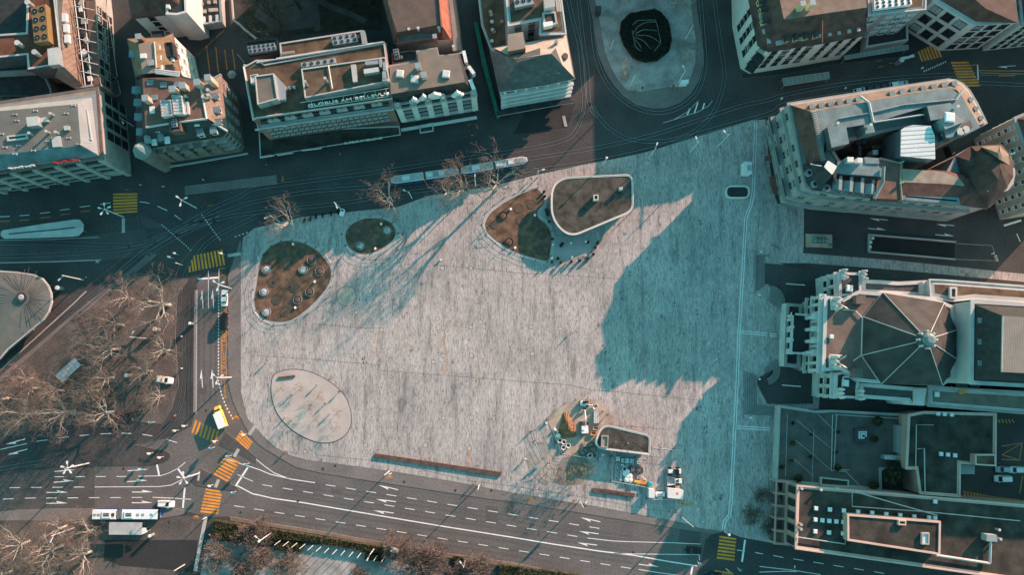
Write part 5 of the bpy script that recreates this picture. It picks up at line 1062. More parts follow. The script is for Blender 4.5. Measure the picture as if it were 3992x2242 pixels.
# front: wall bays read as pilasters, arched windows and entablatures
wl = [Vector(p) for p in W('p 450,288 425,1056', 17)]; A, B = wl; d = (B-A).normalized(); nn = Vector((d.y, -d.x, 0)); nn = nn if nn.x < 0 else -nn; L = (B-A).length
def onf(u, off, z): p = A+d*u+nn*off; return Vector((p.x, p.y, z))
rz = math.atan2(d.y, d.x)
for z, dep, hh in ((4.6, .5, .5), (9.2, .7, .6), (15.2, .9, .9)): MB().box(tuple(onf(L/2, 0, z)), (L+1, dep*2, hh), OW, rz).build('entablature', t)
for k in range(9):
    u = L*(k+.5)/9
    if k in (0, 1, 7, 8):
        for z, hh in ((6, 2.2), (10.8, 3.2)): MB().box(tuple(onf(u, .0, z)), (1.5, .16, hh), WGL, rz).box(tuple(onf(u, .1, z+hh)), (2.2, .6, .4), OW, rz).build('window', t)
for k in range(10):
    u = L*k/9 if k else .3
    if k > 8: u = L-.3
    MB().box(tuple(onf(u, .35, 9.6)), (.8, .7, 5.7), OW, rz).build('pilaster', t)
for A2, B2 in (W('p 590,60 600,300', 16), W('p 560,1075 552,1320', 16)):
    d2 = (B2-A2).normalized(); n2 = Vector((d2.y, -d2.x, 0)); n2 = n2 if n2.x < 0 else -n2; L2 = (B2-A2).length; r2 = math.atan2(d2.y, d2.x)
    for z, dep, hh in ((5, .4, .5), (9.6, .6, .6), (14.4, .8, .7)): p = A2+d2*L2/2; MB().box((p.x, p.y, z), (L2+.6, dep*2, hh), OW, r2).build('entablature', t)
    for q in (.33, .75):
        for z, hh in ((6, 2), (10.6, 2.6)): p = A2+d2*L2*q+n2*.03; MB().box((p.x, p.y, z), (1.6, .12, hh), WGL, r2).build('window', t)
    for q in (.08, .52, .95): p = A2+d2*L2*q+n2*.3; MB().box((p.x, p.y, 9.8), (.7, .6, 4.8), OW, r2).build('pilaster', t)
# portico: podium, paired columns, balcony with balustrade
rbox(t, 'podium', 'p 66,366 228,376 205,1016 40,1002', .1, 4.4, OW, SLATE, .9, STONE)
mb_ = rbox(t, 'balcony', 'p 135,474 330,492 310,876 114,868', 8.6, 9.4, OW, M('balcony lead', (.03, .033, .036), .7, .2))
for s in ('p 135,474 330,492', 'p 114,868 310,876', 'p 135,474 114,868'):
    a, b = W(s, 10.3); dd = b-a; r3 = math.atan2(dd.y, dd.x); mb = MB(); m_ = (a+b)/2; mb.box((m_.x, m_.y, 10.1), (dd.length, .5, .22+.01*(s[2:5] == '135')+.02*(s[2:5] == '114')), OW, r3); mb.box((m_.x, m_.y, 9.4), (dd.length, .5, .15), OW, r3); k = max(2, int(dd.length/.5))
    for i in range(k+1): p = a.lerp(b, i/k); mb.box((p.x, p.y, 9.5), (.22, .3, .6), OW, r3) if i % 7 else mb.box((p.x, p.y, 9.4), (.8, .8, 1.15+.013*(s[2:5] == '135')+.027*(s[2:5] == '114')), OW, r3)
    mb.build('balustrade', t)
for s in ('p 135,488 130,524', 'p 128,608 126,636', 'p 122,722 120,746', 'p 116,836 114,862'):
    for k, q in enumerate(PX(s)): b = G(q[0], q[1], 9); MB().tube([(b.x+.5, b.y, .1), (b.x+.5, b.y, 8.7)], [.52, .42], OW, 12).box((b.x+.5, b.y, .1), (1.2, 1.2, .5), OW).box((b.x+.5, b.y, 8.2), (1.1, 1.1, .4), OW).build('column', t)
for y in (505, 625, 745, 860):
    p = W1(f'p 400,{y}', 15.0); MB().tube([(p.x-1.4, p.y, 9.4), (p.x-1.4, p.y, 14.6)], [.5, .42], OW, 12).box((p.x-1.2, p.y, 14.5), (1.8, 1.4, .8), OW).build('column', t)
domes(t, ['p 522,705'], 17.4, 1.1); domes(t, ['p 703,218', 'p 662,1172'], 16.8, 1.7)
for s in ('p 770,285 865,285 860,375 770,372', 'p 752,1024 842,1026 838,1124 745,1118'): rbox(t, 'roof_hut', s, 16.5, 19.2, M('roof hut felt', (.14, .115, .10), .9, .2, 2))
for s in ('p 640,432 758,440 835,522', 'p 500,888 630,896', 'p 700,1112 640,1112 628,1210', 'p 740,950 828,888'): strip_part(t, 'parapet', s, 17.2, .18, .4, COPING)
for s in ('p 455,286 632,322 630,345 500,440', 'p 436,1050 500,905 625,1050'): pass
# acroterion groups: winged white figures on the front corners (statues stand on the roof)
def statue(s, z, label, wings=True, sc=1.0):
    c = W1(s, z); g = thing('roof_statue', label, 'statue', (c.x, c.y, z)); MB().box((c.x, c.y, z), (1.6*sc, 2.6*sc, .5), OW).build('plinth', g)
    mb = MB()
    for dx, dy in ((0, 0), (.3*sc, -1.0*sc), (.2*sc, 1.0*sc)): mb.tube([(c.x+dx, c.y+dy, z+.4), (c.x+dx, c.y+dy, z+1.3*sc), (c.x+dx+.1, c.y+dy, z+2.1*sc), (c.x+dx+.1, c.y+dy, z+2.5*sc)], [.55*sc, .42*sc, .38*sc, .13*sc], OW, 8).ball((c.x+dx+.12, c.y+dy, z+2.75*sc), .25*sc, OW, 8)
    for dy in (-.5, .5): mb.tube([(c.x, c.y+dy*sc, z+2.0*sc), (c.x+.3*sc, c.y+1.7*dy*sc, z+1.7*sc)], .14*sc, OW, 5)
    mb.build('figures', g)
    if wings:
        mb = MB()
        for sy in (1, -1):
            w0 = Vector((c.x+.3, c.y+.2*sy, z+2.1*sc)); pts = [w0, w0+Vector((1.0, 1.0*sy, .9))*sc, w0+Vector((1.5, 1.2*sy, .9))*sc, w0+Vector((1.3, .7*sy, .3))*sc, w0+Vector((.8, .3*sy, -.4))*sc]
            mb.loft([pts if sy > 0 else pts[::-1], [p+Vector((0, 0, .18)) for p in (pts if sy > 0 else pts[::-1])]], OW, cap=OW, bottom=OW)
        mb.build('wings', g)
statue('p 545,375', 17, 'white winged statue group above the upper left corner of the opera roof', True, 1.25); statue('p 530,960', 17, 'white winged statue group above the lower left corner of the opera roof', True, 1.25)
for s, l in (('p 625,80', 'front left corner of the upper pavilion'), ('p 822,92', 'rear corner of the upper pavilion'), ('p 595,1275', 'front corner of the lower pavilion'), ('p 790,1290', 'rear corner of the lower pavilion')): statue(s, 16, 'white figures crouching on the '+l, False, 1.0)
# stage tower and rear wings
t, P2 = bld('stage_house', 'opera stage house with white front parapet and ribbed hipped roof', 'stage house', 'h 1528,806 4200,960 4200,1590 1522,1446', 24.5, OW, [(1.0, 24.5, COPING), (1.1, 24.1, COPING), ('h 1770,930 4200,1080 4200,1470 1760,1352', 30, SLATE)], cap=seam('ribbed opera roof', (.25, .22, .19), 0, .6, .75, var=.12), corm=OW)
strip_part(t, 'roof_edge', 'h 1768,932 1760,1352', 30.1, .2, .3, COPING)
for y in (965, 1125, 1285): MB().box(tuple(W1(f'h 1592,{y}', 25.5)), (.8, 1.4, .5), ZINC).build('roof_hatch', t)
t, P2 = bld('opera_annex', 'flat brown annex roof along the upper side of the opera house', 'annex', 'h 1214,650 1340,655 2200,720 2200,850 1560,805 1385,825 1225,790', 16.5, OW, [(1, 16.3, COPING)], cap=GBROWN, parapet=.4, corm=OW)
rbox(t, 'skylight', 'h 1372,710 1428,712 1428,800 1372,798', 16, 17.2, COPING, DARK, .5, COPING)
pipes(t, ['h 1800,840'], 16, 18, .5, DARK)
t, P2 = bld('opera_annex', 'flat grey annex roof along the lower side of the opera house', 'annex', 'l 1205,20 1400,35 2200,80 2200,262 1205,182', 12, OW, [(1, 11.8, COPING)], cap=GGREY, parapet=.4, corm=STONE)
domes(t, ['l 1275,88'], 12.2, 1.3); tubes(t, 'safety_line', 'l 1405,48 1850,95', 12.5, .1, COPING); c = W1('l 1463,72', 12.2); MB().box((c.x, c.y, 12), (1.8, .9, .6), ORP, .2).build('roof_tarpaulin', t)
# stairs in front: stepped terraces cut by round basins
def steps(s, name='plaza_steps', n=8, z1=.9):
    poly = ccw(W(s, PZ)); mb = MB()
    for i in range(n): q = inset(poly, .48*i) if i else poly; mb.prism(Z(q, 0), PZ+z1*i/n-.02, PZ+z1*(i+1)/n, STEPM, cap=STEPM)
    structure(name, mb)
STEPM = M('grey step stone', (.25, .24, .235), .85, .12, 1.5)
def stepline(s, n, z1, d=.48):
    l = W(s, PZ); mb = MB()
    for i in range(n): mb.strip(offset(l, -d*(i+.5), False), d, PZ+z1*(i+1)/n, STEPM); mb.strip(offset(l, -d*(i+1)+.05, False), .09, PZ+z1*(i+1)/n+.004, JT)
    structure('plaza_steps', mb)
stepline('g 1815,700 1815,465 1929,470', 1, .3)
structure('opera_terrace', MB().prism(W('h 0,535 110,545 370,585 370,640 h 370,850 h 140,830 130,940 100,905 105,800 70,720 0,688 g 1890,688 1890,530', PZ+.2), 0, PZ+.3, ASPH))
structure('opera_terrace', MB().prism(W('h 240,1350 345,1350 340,1447 l 340,160 0,160 g 1840,1447 1840,1400 h 50,1330 120,1300', PZ+.2), 0, PZ+.3, ASPH))
for cx, cy, a0, a1, R in (('h', (0, 830), -75, 60, 6.5), ('h', (-40, 1330), -70, 75, 6.0)):
    pass
def arcsteps(c, rx, a0, a1, n, d=.5):
    """curved flight round a point, widening outwards"""
    mb = MB(); o = W1(c, PZ)
    for i in range(n):
        r = rx-d*i; q = [(o.x+r*math.cos(rad(a0+(a1-a0)*k/16)), o.y+r*math.sin(rad(a0+(a1-a0)*k/16)), 0) for k in range(17)]
        mb.strip(q, d*.8, PZ+.06*(n-i), STEPM); mb.strip([Vector((x, y, 0)) for x, y, z in q], .07, PZ+.06*(n-i)+.004, JT)
    structure('curved_steps', mb)
arcsteps('h 0,820', 4.6, -30, 75, 9); arcsteps('h -30,1330', 4.4, -75, 40, 9)
mb = MB()
for s, n, d in (('g 1822,470 1822,560 1840,745 1929,755', 8, 11), ('k 1735,235 1838,160 1929,165', 0, 0), ('g 1762,1350 1838,1400', 0, 0)):
    pass
for k in range(8):
    x = 1822+9*k; y = 470+8*k; mb.strip(W(f'g {x},{750-6*k} {x},{y} g 1889,{y}', PZ), .30, PZ+.04*(k+1), STEPM); mb.strip(W(f'g {x-2},{752-6*k} {x-2},{y-2} g 1889,{y-2}', PZ), .10, PZ+.04*(k+1)+.004, JT)
    y2 = 235-9*k; x2 = 1738+13*k; mb.strip(W(f'k {x2},{-90+k*5} {x2},{y2} 1960,{y2+12}', PZ), .32, PZ+.04*(k+1), STEPM); mb.strip(W(f'k {x2-3},{-90+k*5} {x2-3},{y2+2} 1960,{y2+14}', PZ), .10, PZ+.04*(k+1)+.004, JT)
structure('plaza_steps', mb)
for s, l in (('h 140,687 280,698', 'upper'), ('p 22,1193 212,1208', 'lower')):
    a, b = W(s, 6); g = thing('flag_mast', 'thin pale crossbar standing on two masts at the '+l+' opera forecourt', 'mast', ((a.x+b.x)/2, (a.y+b.y)/2, 0)); MB().tube([a, b], .12, STEELW, 6).build('crossbar', g)
    for p in (a, b): MB().tube([(p.x, p.y, 0), (p.x, p.y, 6)], .09, DARK, 6).build('mast', g)
# ------------------------------------------------------------------ restaurant terrace and theatre
t, P2 = bld('restaurant_terrace', 'raised gravel restaurant terrace with cables between the theatre and the opera', 'terrace', 'l 85,170 372,212 490,206 1025,235 1035,650 860,660 860,812 210,760 62,748', 3.6, CONC, [(.3, 3.3, CONC)], cap=M('terrace gravel', (.105, .098, .092), .95, .18, 1.6, fine=.35), parapet=.3, corm=CONC, cornice=.1)
for s in ('l 215,280 360,400 510,520', 'l 210,435 352,548 490,672', 'l 205,580 345,705', 'l 380,240 508,365'): tubes(t, 'awning_cable', s, 4.6, .05, COPING, 4)
for s in ('l 150,235 135,705', 'l 350,350 335,755'): strip_part(t, 'floor_line', s, 3.36, .06, .1, COPING)
for s in ('l 95,175 70,745', 'l 490,240 480,660 590,672 710,795', 'l 520,240 500,655 610,660', 'l 505,240 1010,272'): strip_part(t, 'step_edge', s, 3.4, .16, .2, CONC)
rbox(t, 'skylight', 'l 660,345 765,348 765,452 655,450', 3.3, 4.1, DARK, SLATEB, .9, DARK); domes(t, [f'l {690+16*i},{372+15*j}' for i in range(4) for j in range(4) if (i*j) % 5 != 4], 4.0, .45)
for s in ('l 880,545 1005,552 1003,588 878,578', 'l 975,322 1018,322 1015,535 975,530'): rbox(t, 'service_box', s, 3.3, 5.4, GREYP)
rbox(t, 'stair_house', 'l 400,712 615,735 612,790 398,775', 3.3, 4.6, CONC, GDARK, .4, CONC)
for i, (s, sz, l) in enumerate((('l 190,458', .9, 'largest round shrub on the left of the restaurant terrace'), ('l 112,635', .9, 'dark round shrub in the lower left terrace corner'), ('l 528,640', 1.2, 'round shrub at the bend of the terrace steps'), ('l 190,305', .5, 'small shrub at the upper left of the terrace'), ('l 180,588', .5, 'small reddish shrub at the left terrace edge'), ('l 325,560', .5, 'small shrub at the middle terrace cable'), ('l 330,388', .5, 'small shrub at the upper terrace cable'), ('l 530,372', .6, 'reddish shrub at the upper terrace steps'), ('l 520,525', .5, 'small shrub at the middle terrace steps'), ('l 805,425', 1.2, 'dark shrub right of the terrace skylight'), ('l 828,290', 1.8, 'large dark shrub at the top of the terrace'), ('l 235,720', 1.3, 'dark shrub beside the bench row in the terrace corner'), ('l 800,770', 1.6, 'dark shrub at the lower terrace edge beside the theatre'), ('l 935,700', 3.2, 'big evergreen tree crown between terrace and theatre'), ('l 960,620', 2.2, 'evergreen bush below the white service box'))):
    c = W1(s, 3.6+sz*.5); g = thing('evergreen_shrub', l, 'shrub', (c.x, c.y, 3.3 if i < 13 else 0)); r = random.Random(i); mb = MB(); zc = 3.6+sz*.6
    def pt(): v = Vector((r.gauss(0, 1), r.gauss(0, 1), r.gauss(0, 1))).normalized()*sz*r.uniform(.45, 1)*(.8+.35*noise.noise(Vector((r.random()*3, i, 1)))); return Vector((c.x+v.x, c.y+v.y, zc+v.z*.8))
    leafy(mb, pt, int(160+260*sz), LEAF, .11+.03*sz, r); mb.build('foliage', g); MB().tube([(c.x, c.y, 3.3 if i < 13 else 0), (c.x, c.y, zc)], .12, BARKD, 6).build('stem', g)
t, P2 = bld('theatre_block', 'long dark gravel roofed theatre with pink concrete copings at the lower right', 'theatre', 'l 222,772 2250,945 2250,1545 208,1256', 11.5, PINK, [(.5, 11, PINKC)], cap=GDARK, parapet=.5, corm=PINKC, cornice=.2)
rbox(t, 'roof_storey', 'l 600,990 1305,1045 1300,1300 602,1192', 11, 14, PINK, GDARK, .5, PINKC)
A, B = W('l 208,1256 222,772', 11.5); facade(t, B, A, 1, 10.5, 2, 7.4, 5.2, style='p') if False else None
dv = (A-B).normalized(); rz = math.atan2(dv.y, dv.x); LL = (A-B).length
for i in range(5): p = B+dv*LL*(i+.5)/5; MB().box((p.x-.12, p.y, 5.6), (LL/5-1.4, .14, 4.6), WGL, rz).build('window', t)
for i in range(6): p = B+dv*LL*i/5; MB().box((p.x-1.6, p.y, 0), (.5, 3.4, 5.1), PINK, rz).build('pier', t)
MB().box(((A+B)/2).to_tuple()[:2]+(4.7,), (LL, 1.2, .53), PINK, rz).build('beam', t)
p = (A+B)/2; MB().box((p.x-3.2, p.y, 4.8), (LL, .4, .4), PINK, rz).build('beam', t)
domes(t, ['l 366,948', 'l 470,957', 'l 575,965', 'l 681,975', 'l 787,983', 'l 893,992', 'l 998,1000', 'l 1104,1010', 'l 1215,1018', 'l 1260,1022', 'l 1262,896', 'l 362,1033', 'l 413,1038', 'l 465,1043', 'l 518,1047', 'l 572,1051', 'l 360,1122', 'l 463,1130', 'l 570,1137'], 11.5, 1.05)
rbox(t, 'skylight', 'l 1163,1133 1220,1133 1217,1222 1160,1220', 13.6, 14.5, CONC, M('white louvre', (.7, .7, .7), .5), .3, CONC); rbox(t, 'skylight', 'l 988,1036 1045,1038 1043,1076 985,1074', 13.6, 14.6, PINKC, WGL, .3, PINKC)
for s in ('l 637,825 637,933 1215,975 1900,1042', 'l 220,1163 585,1217 585,1165'): tubes(t, 'safety_rail', s, 11.8, .13, COPING)
tubes(t, 'roof_beam', 'l 660,822 940,905 1278,1000', 12.5, .14, COPING); strip_part(t, 'parapet', 'l 1268,1300 1672,1362 1680,1185', 12, .35, .4, COPING)
rbox(t, 'roof_plant', 'l 1650,1145 1725,1150 1730,1200 1648,1195', 11, 13.5, CONC, GREYP); pipes(t, ['l 1745,1110', 'l 1755,1180', 'l 255,1070', 'l 255,1105', 'l 260,800', 'l 405,808', 'l 530,800'], 11, 12.6, .3, CONC)
t, P2 = bld('dressing_room_block', 'dark flat roofed block with white skylights and pink coping behind the terrace', 'building', 'l 1060,238 1180,215 1725,230 1722,632 1562,622 1455,612 1452,866 1145,842 1120,655 1040,655', 9, PINK, [(.4, 8.6, PINKC)], cap=GDARK, parapet=.4, corm=PINKC, cornice=.2)
domes(t, ['l 1284,234', 'l 1333,237', 'l 1387,241', 'l 1306,538', 'l 1358,543', 'l 1411,549'], 9, 1.05); tubes(t, 'vent_pipe', 'l 1130,500 1180,495 1185,830', 9.4, .16, GREYP); tubes(t, 'safety_rail', 'l 1115,660 1120,318 1250,320', 9.3, .12, GREYP)
rbox(t, 'glass_roof', 'l 1455,615 1560,628 1558,690 1455,690', 5, 6, GREYP, WGL2)
rbox(t, 'lift_tower', 'l 1562,540 1722,540 1722,632 1562,622', 8, 11, PINK, GBROWN, .4, PINKC)
# ------------------------------------------------------------------ pavilions on the square
PAVM = M('pale pavilion rim', (.58, .54, .50), .7, .06)
def pavil(name, s, rads, h, label, over=1.0):
    pts = ccw(W(s, h)); rr = rads if ccw(W(s, h))[0] == W(s, h)[0] else rads[::-1]
    pts = ccw(roundc(pts, rr, 8)); c = sum(pts, Vector())/len(pts); t = thing(name, label, 'pavilion', (c.x, c.y, PZ)); wl = inset(pts, over)
    MB().loft([Z(wl, PZ), Z(wl, h-.6)], M('bronze pavilion glass', (.03, .03, .03), .2, .1, 1, spec=.5)).build('glass_wall', t)
    i1, i2 = inset(pts, .25), inset(pts, .55); MB().loft([Z(wl, h-.6), Z(pts, h-.6), pts, i1, Z(i1, h-.08), Z(i2, h-.08), Z(i2, h-.2)], PAVM, cap=GROOF).build('roof', t)
    for k in range(0, len(wl), max(1, len(wl)//18)): p = wl[k]; MB().box((p.x, p.y, PZ), (.14, .14, h-.7), DARK).build('mullion', t)
    return t
t = pavil('large_pavilion', 'n 945,105 2002,55 2012,535 1180,885 945,640', [6, 2.6, 2.6, 7.5, 7.5], 4.6, 'large café pavilion with green roof and pale rounded rim on the square')
for s in ('n 1494,325 1556,322 1556,392 1494,394', 'n 1825,226 1866,226 1866,256 1825,256'): rbox(t, 'roof_vent', s, 4.3, 6.4, PAVM, DARK, .25, PAVM)
t = pavil('small_pavilion', 'o 918,335 1502,475 1495,712 812,630', [3, 1.6, .5, 3.4], 3.9, 'smaller green roofed pavilion beside the building site')
rbox(t, 'roof_hatch', 'o 920,478 1005,482 995,625 912,618', 3.6, 4.5, STONE, M('slatted timber lid', (.33, .26, .17), .8, .1), .3, STONE); pipes(t, ['o 1088,550', 'o 1230,570'], 3.6, 4.6, .12, DARK); pipes(t, ['o 1235,662'], 3.6, 4.1, .12, LAMPW)
# café furniture
for s, l in (('n 970,965', 'leftmost upper'), ('n 1205,945', 'middle upper'), ('n 1393,927', 'rightmost upper'), ('n 955,1140', 'lowest left'), ('n 1215,1130', 'lower middle'), ('n 1388,1105', 'lower right')):
    c = W1(s, PZ+1.4); t = thing('folded_parasol', l+' white folded parasol on the café terrace', 'parasol', (c.x, c.y, PZ)); MB().tube([(c.x, c.y, PZ+.8), (c.x, c.y, PZ+1.6), (c.x, c.y, PZ+2.7)], [.2, .3, .07], PLASTIC, 10).build('canopy', t); MB().tube([(c.x, c.y, PZ), (c.x, c.y, PZ+2.8)], .04, STEEL, 6).disc(c, .35, PZ, PZ+.1, STEEL, 12).build('pole', t)
def potshrub(s, l, hh=1.6, r=.42, m=None):
    c = W1(s, PZ+hh); t = thing('potted_shrub', l, 'plant', (c.x, c.y, PZ), 0, 'potted shrubs of the café'); MB().disc(c, .32, PZ, PZ+.55, DARK, 12, r1=.4).build('pot', t); rr = random.Random(int(c.x*10)); mb = MB()
    def pt(): v = Vector((rr.gauss(0, 1), rr.gauss(0, 1), rr.gauss(0, 1))).normalized()*r*rr.uniform(.5, 1); return Vector((c.x+v.x, c.y+v.y, PZ+.55+(hh-.55)*.5+v.z*(hh-.55)*.9))
    leafy(mb, pt, 130, m or M('bronze box leaves', (.085, .055, .02), .9, .3, 4), .09, rr); mb.build('foliage', t)
for i, s in enumerate(('n 963,1185', 'n 1075,1190', 'n 1210,1182', 'n 1317,1165', 'n 1420,1140', 'n 1497,1083', 'n 1520,997', 'n 1550,945')): potshrub(s, 'bronze leaved potted shrub in the curved row at the terrace edge')
for i, (s, l) in enumerate((('n 1095,950', 'dark potted shrub in the middle of the shaded terrace'), ('n 1075,978', 'dark potted shrub touching the one in the terrace middle'), ('n 1425,930', 'dark potted shrub beside the rightmost upper parasol'), ('n 1037,1140', 'dark potted shrub in the lower terrace'), ('n 860,282', 'dark potted shrub at the upper tip of the café lawn'), ('n 868,340', 'dark potted shrub below the café lawn tip'), ('n 885,515', 'dark potted shrub between café lawn and pavilion'), ('n 905,580', 'dark potted shrub left of the pavilion wall'), ('n 925,665', 'dark potted shrub at the pavilion corner'), ('n 900,545', 'dark potted shrub in the gap left of the pavilion'), ('n 968,890', 'dark potted shrub at the right tip of the café lawn'))): potshrub(s, l, 1.2, .42, LEAF)
# ------------------------------------------------------------------ ornate perimeter block (right, upper)
ST2 = M('ochre grey sandstone', (.33, .315, .295), .85, .14, 1.5)
t, P2 = bld('ornate_block', 'ornate sandstone perimeter block with grey metal roof, courtyard and rounded corner', 'building',
            'q 262,288 r 300,105 620,58 690,68 760,100 830,170 900,290 992,482 800,590 620,650 510,700 440,560 250,520 0,570 q 990,620 860,640 690,720 760,830 r 0,840 185,830 200,930 590,955 690,780 830,700 930,690 1120,680 1210,790 1250,940 1240,1010 1180,1110 1090,1200 990,1285 900,1280 0,1195 q 1085,1195 720,1160 430,1095', 19.5, ST2,
            [(.9, 19.5, STONE), (1.0, 19.3, SLATE)], cap=ZINC, corm=STONE, win=[(36, 1, 18.5, 5, 3.7, 1.9, 's'), (35, 1, 18.5, 5, 3.3, 1.7, 's'), (34, 1, 18.5, 5, 3.3, 1.7, 's'), (33, 1, 18.5, 5, 3.3, 1.7, 's'), (32, 1, 18.5, 5, 3.4, 1.8, 's')])
for s_, hs in (('q 262,288 430,1095', (4.6, 8.2, 15.2)), ('q 430,1095 720,1160 1085,1195 r 900,1280', (4.6, 15.2))):
    l_ = W(s_, 19.5)
    for i_, (a_, b_) in enumerate(zip(l_, l_[1:])):
        d_ = (b_-a_); m_ = (a_+b_)/2
        for z_ in hs: MB().box((m_.x, m_.y, z_+.03*i_+(.015 if s_[2] == '4' else 0)), (d_.length, 1.3, .45), STONE, math.atan2(d_.y, d_.x)).build('string_band', t)
for u_ in (.12, .5, .88):
    a_, b_ = W('q 262,288 430,1095', 19.5); p_ = a_.lerp(b_, u_); d_ = b_-a_; MB().box((p_.x-.7, p_.y, 8.4), (5.2, 1.6, .3), STONE, math.atan2(d_.y, d_.x)).box((p_.x-1.4, p_.y, 8.7), (5.2, .12, .9), DARK, math.atan2(d_.y, d_.x)).build('balcony', t)
# north wing roof: pale gutter, brown tile band, metal roof
def loftpart(t, name, rings, ms, cap):
    r = [W(s, z) for s, z in rings]
    if area(r[0]) < 0: r = [x[::-1] for x in r]
    return MB().loft(r, ms, cap=cap).build(name, t)
loftpart(t, 'tiled_roof_band', [('q 290,300 r 300,118 620,72 690,82 750,112 815,180 880,300 970,480 900,500 800,330 740,225 700,170 640,152 560,165 0,262 q 1000,285 490,370', 19.6), ('q 300,312 r 300,128 620,84 685,92 742,120 805,185 868,305 960,480 905,500 805,332 745,228 700,174 640,158 560,170 0,268 q 1000,291 495,376', 21), ('q 490,372 r 300,198 560,160 640,148 690,160 735,205 795,310 885,480 905,500 805,332 745,228 700,174 640,158 560,170 0,268 q 1000,291 500,378', 23.6)], [ZINCL, TILEL], TILEL)
loftpart(t, 'metal_roof', [('q 485,372 r 560,160 640,150 735,215 800,320 920,520 800,590 640,650 540,600 560,520 400,330 0,450 q 1080,480 830,520 620,540 590,830', 19.5), ('q 485,372 r 560,160 640,150 735,215 800,320 920,520 800,580 640,640 545,600 565,520 400,330 0,450 q 1080,480 830,520 625,540 595,830', 24)], [ZINC], ZINC)
strip_part(t, 'roof_ridge', 'q 750,440 1050,385 r 200,310 690,262', 24.3, .28, .3, ZINC); strip_part(t, 'fire_wall', 'q 945,228 1030,290 1070,470', 24.4, .4, .5, COPING)
strip_part(t, 'fire_wall', 'q 1070,475 r 0,460 390,400', 24.2, .22, .3, COPING); strip_part(t, 'hip_ridge', 'r 690,262 755,165', 24.3, .3, .3, COPING)
for i in range(6): dormer(t, f'q {500+87*i},{345-14*i}', 22.3, 1.1, 1.2, .8, -PI/2+.15, ZINC)
for i in range(7): dormer(t, f'r {95+98*i},{220-16*i}', 22.3, 1.1, 1.2, .8, -PI/2+.15, ZINC)
for s in ('r 845,265', 'r 892,350', 'r 940,440'): dormer(t, s, 22, .9, .9, .7, -.5, ZINC)
# west slope: dark tile mansard with dormers
loftpart(t, 'tiled_slope', [('q 300,305 490,372 600,830 400,870', 19.6), ('q 305,312 485,374 592,832 445,865', 20.2), ('q 478,372 486,374 594,830 584,836', 24.1)], [SLATEB, TILED], TILED)
for i in range(5): dormer(t, f'q {440+19*i},{438+87*i}', 21.6, 1.3, 1.4, .9, PI+.2, ZINC)
mb = MB()
for i in range(24): a = i/23; p = G(*PX(f'q {510+90*a:.1f},{375+450*a:.1f}')[0], 24.5); mb.box((p.x, p.y, 24), (1.0, .1, .9), COPING, .2)
mb.build('snow_guard', t)
rbox(t, 'stair_tower', 'q 640,515 815,500 845,672 680,712', 22, 27, SLATEB, ZINC); rbox(t, 'roof_house', 'r 420,320 640,290 790,440 660,610 600,620 545,440 455,455', 22, 25, SLATEB, ZINC, 0)
rbox(t, 'roof_house', 'r 545,440 690,400 775,465 590,540', 22, 26.2, ZINC, ZINCL); domes(t, ['r 632,425'], 26.5, 2.6); rbox(t, 'roof_terrace', 'r 625,560 830,450 850,520 665,612', 22, 24.5, SLATEB, GGREY)
for s in ('r 735,560', 'r 785,540'): pipes(t, [s], 24, 25.2, .8, GREYP)
pipes(t, ['q 740,480', 'q 1050,495', 'r 712,320'], 22, 27, .35, LAMPW); rbox(t, 'roof_house', 'q 985,500 1065,485 1090,565 1000,580', 20, 25, ZINC)
# glazed hall in the courtyard
GST = seam('striped glazed hall roof', (.62, .65, .66), 86, 1.15, .42, var=.08, scale=1, rough=.3); 
hp = W('r 175,545 215,515 290,498 455,505 492,600 497,820 380,812 170,790', 24.6); MB().loft([Z(ccw(hp), 14), ccw(hp)], M('glazed hall wall', (.12, .15, .16), .25, .1), cap=GST).build('glass_hall_roof', t); rbox(t, 'side_roof', 'r 110,570 172,560 168,800 103,815', 14, 19.8, ZINC)
for s, z in (('q 1060,695 1140,690 1142,720 1062,722', 17), ('q 1065,735 1118,730 1118,778 1070,780', 17.5), ('r 620,690 650,680 690,760 660,780', 17), ('q 905,650 1010,630 1010,670 915,680', 17), ('q 930,690 960,690 960,780 935,785', 17)): rbox(t, 'courtyard_plant', s, 14, z, GREYP if z > 17.2 else SLATE)
# corner dome and south wing
loftpart(t, 'corner_dome', [('q 405,880 490,862 600,860 720,1000 722,1078 690,1130 500,1112 440,1040', 19.6), ('q 480,865 600,862 680,870 730,930 722,1070 680,1000 560,1110 500,990', 22.5), ('q 610,890 640,838 655,836 728,885 725,900 690,960 680,962 620,905', 26)], [SLATE, SLATE], M('white dome top', (.75, .73, .70), .5, .03))
strip_part(t, 'dome_rib', 'q 480,865 612,892', 25, .16, .2, COPING)
for s in ('q 465,950', 'q 520,1055', 'q 628,1095'): c = W1(s, 22); MB().annulus(c, .55, 1.0, 21.5, 22.6, ZINC, 14).build('round_dormer', t)
loftpart(t, 'south_roof', [('q 720,880 1170,985 1090,1195 700,1130', 19.6), ('q 722,890 1165,980 1095,1185 705,1120', 20), ('q 722,850 740,840 1120,875 1165,965', 22.4)], [TILED, TILED], ZINC)
rbox(t, 'flat_roof', 'q 735,840 1100,870 1150,905 1160,985 722,952', 21, 22.7, ZINC, ZINC)
for i in range(4): c = W1(f'q {765+103*i},{1000+9*i}', 21.6); MB().box((c.x, c.y, 21.4), (.8, 1.3, .3), WGL2, -.1).build('skylight', t)
for i in range(4): dormer(t, f'q {733+102*i},{1105+14*i}', 20.6, 2.3, 2.6, 1.9, -PI/2-.1, ZINC, gable=True)
strip_part(t, 'fire_wall', 'q 1170,890 1160,1040 1080,1190', 23.5, .5, .5, ZINC)
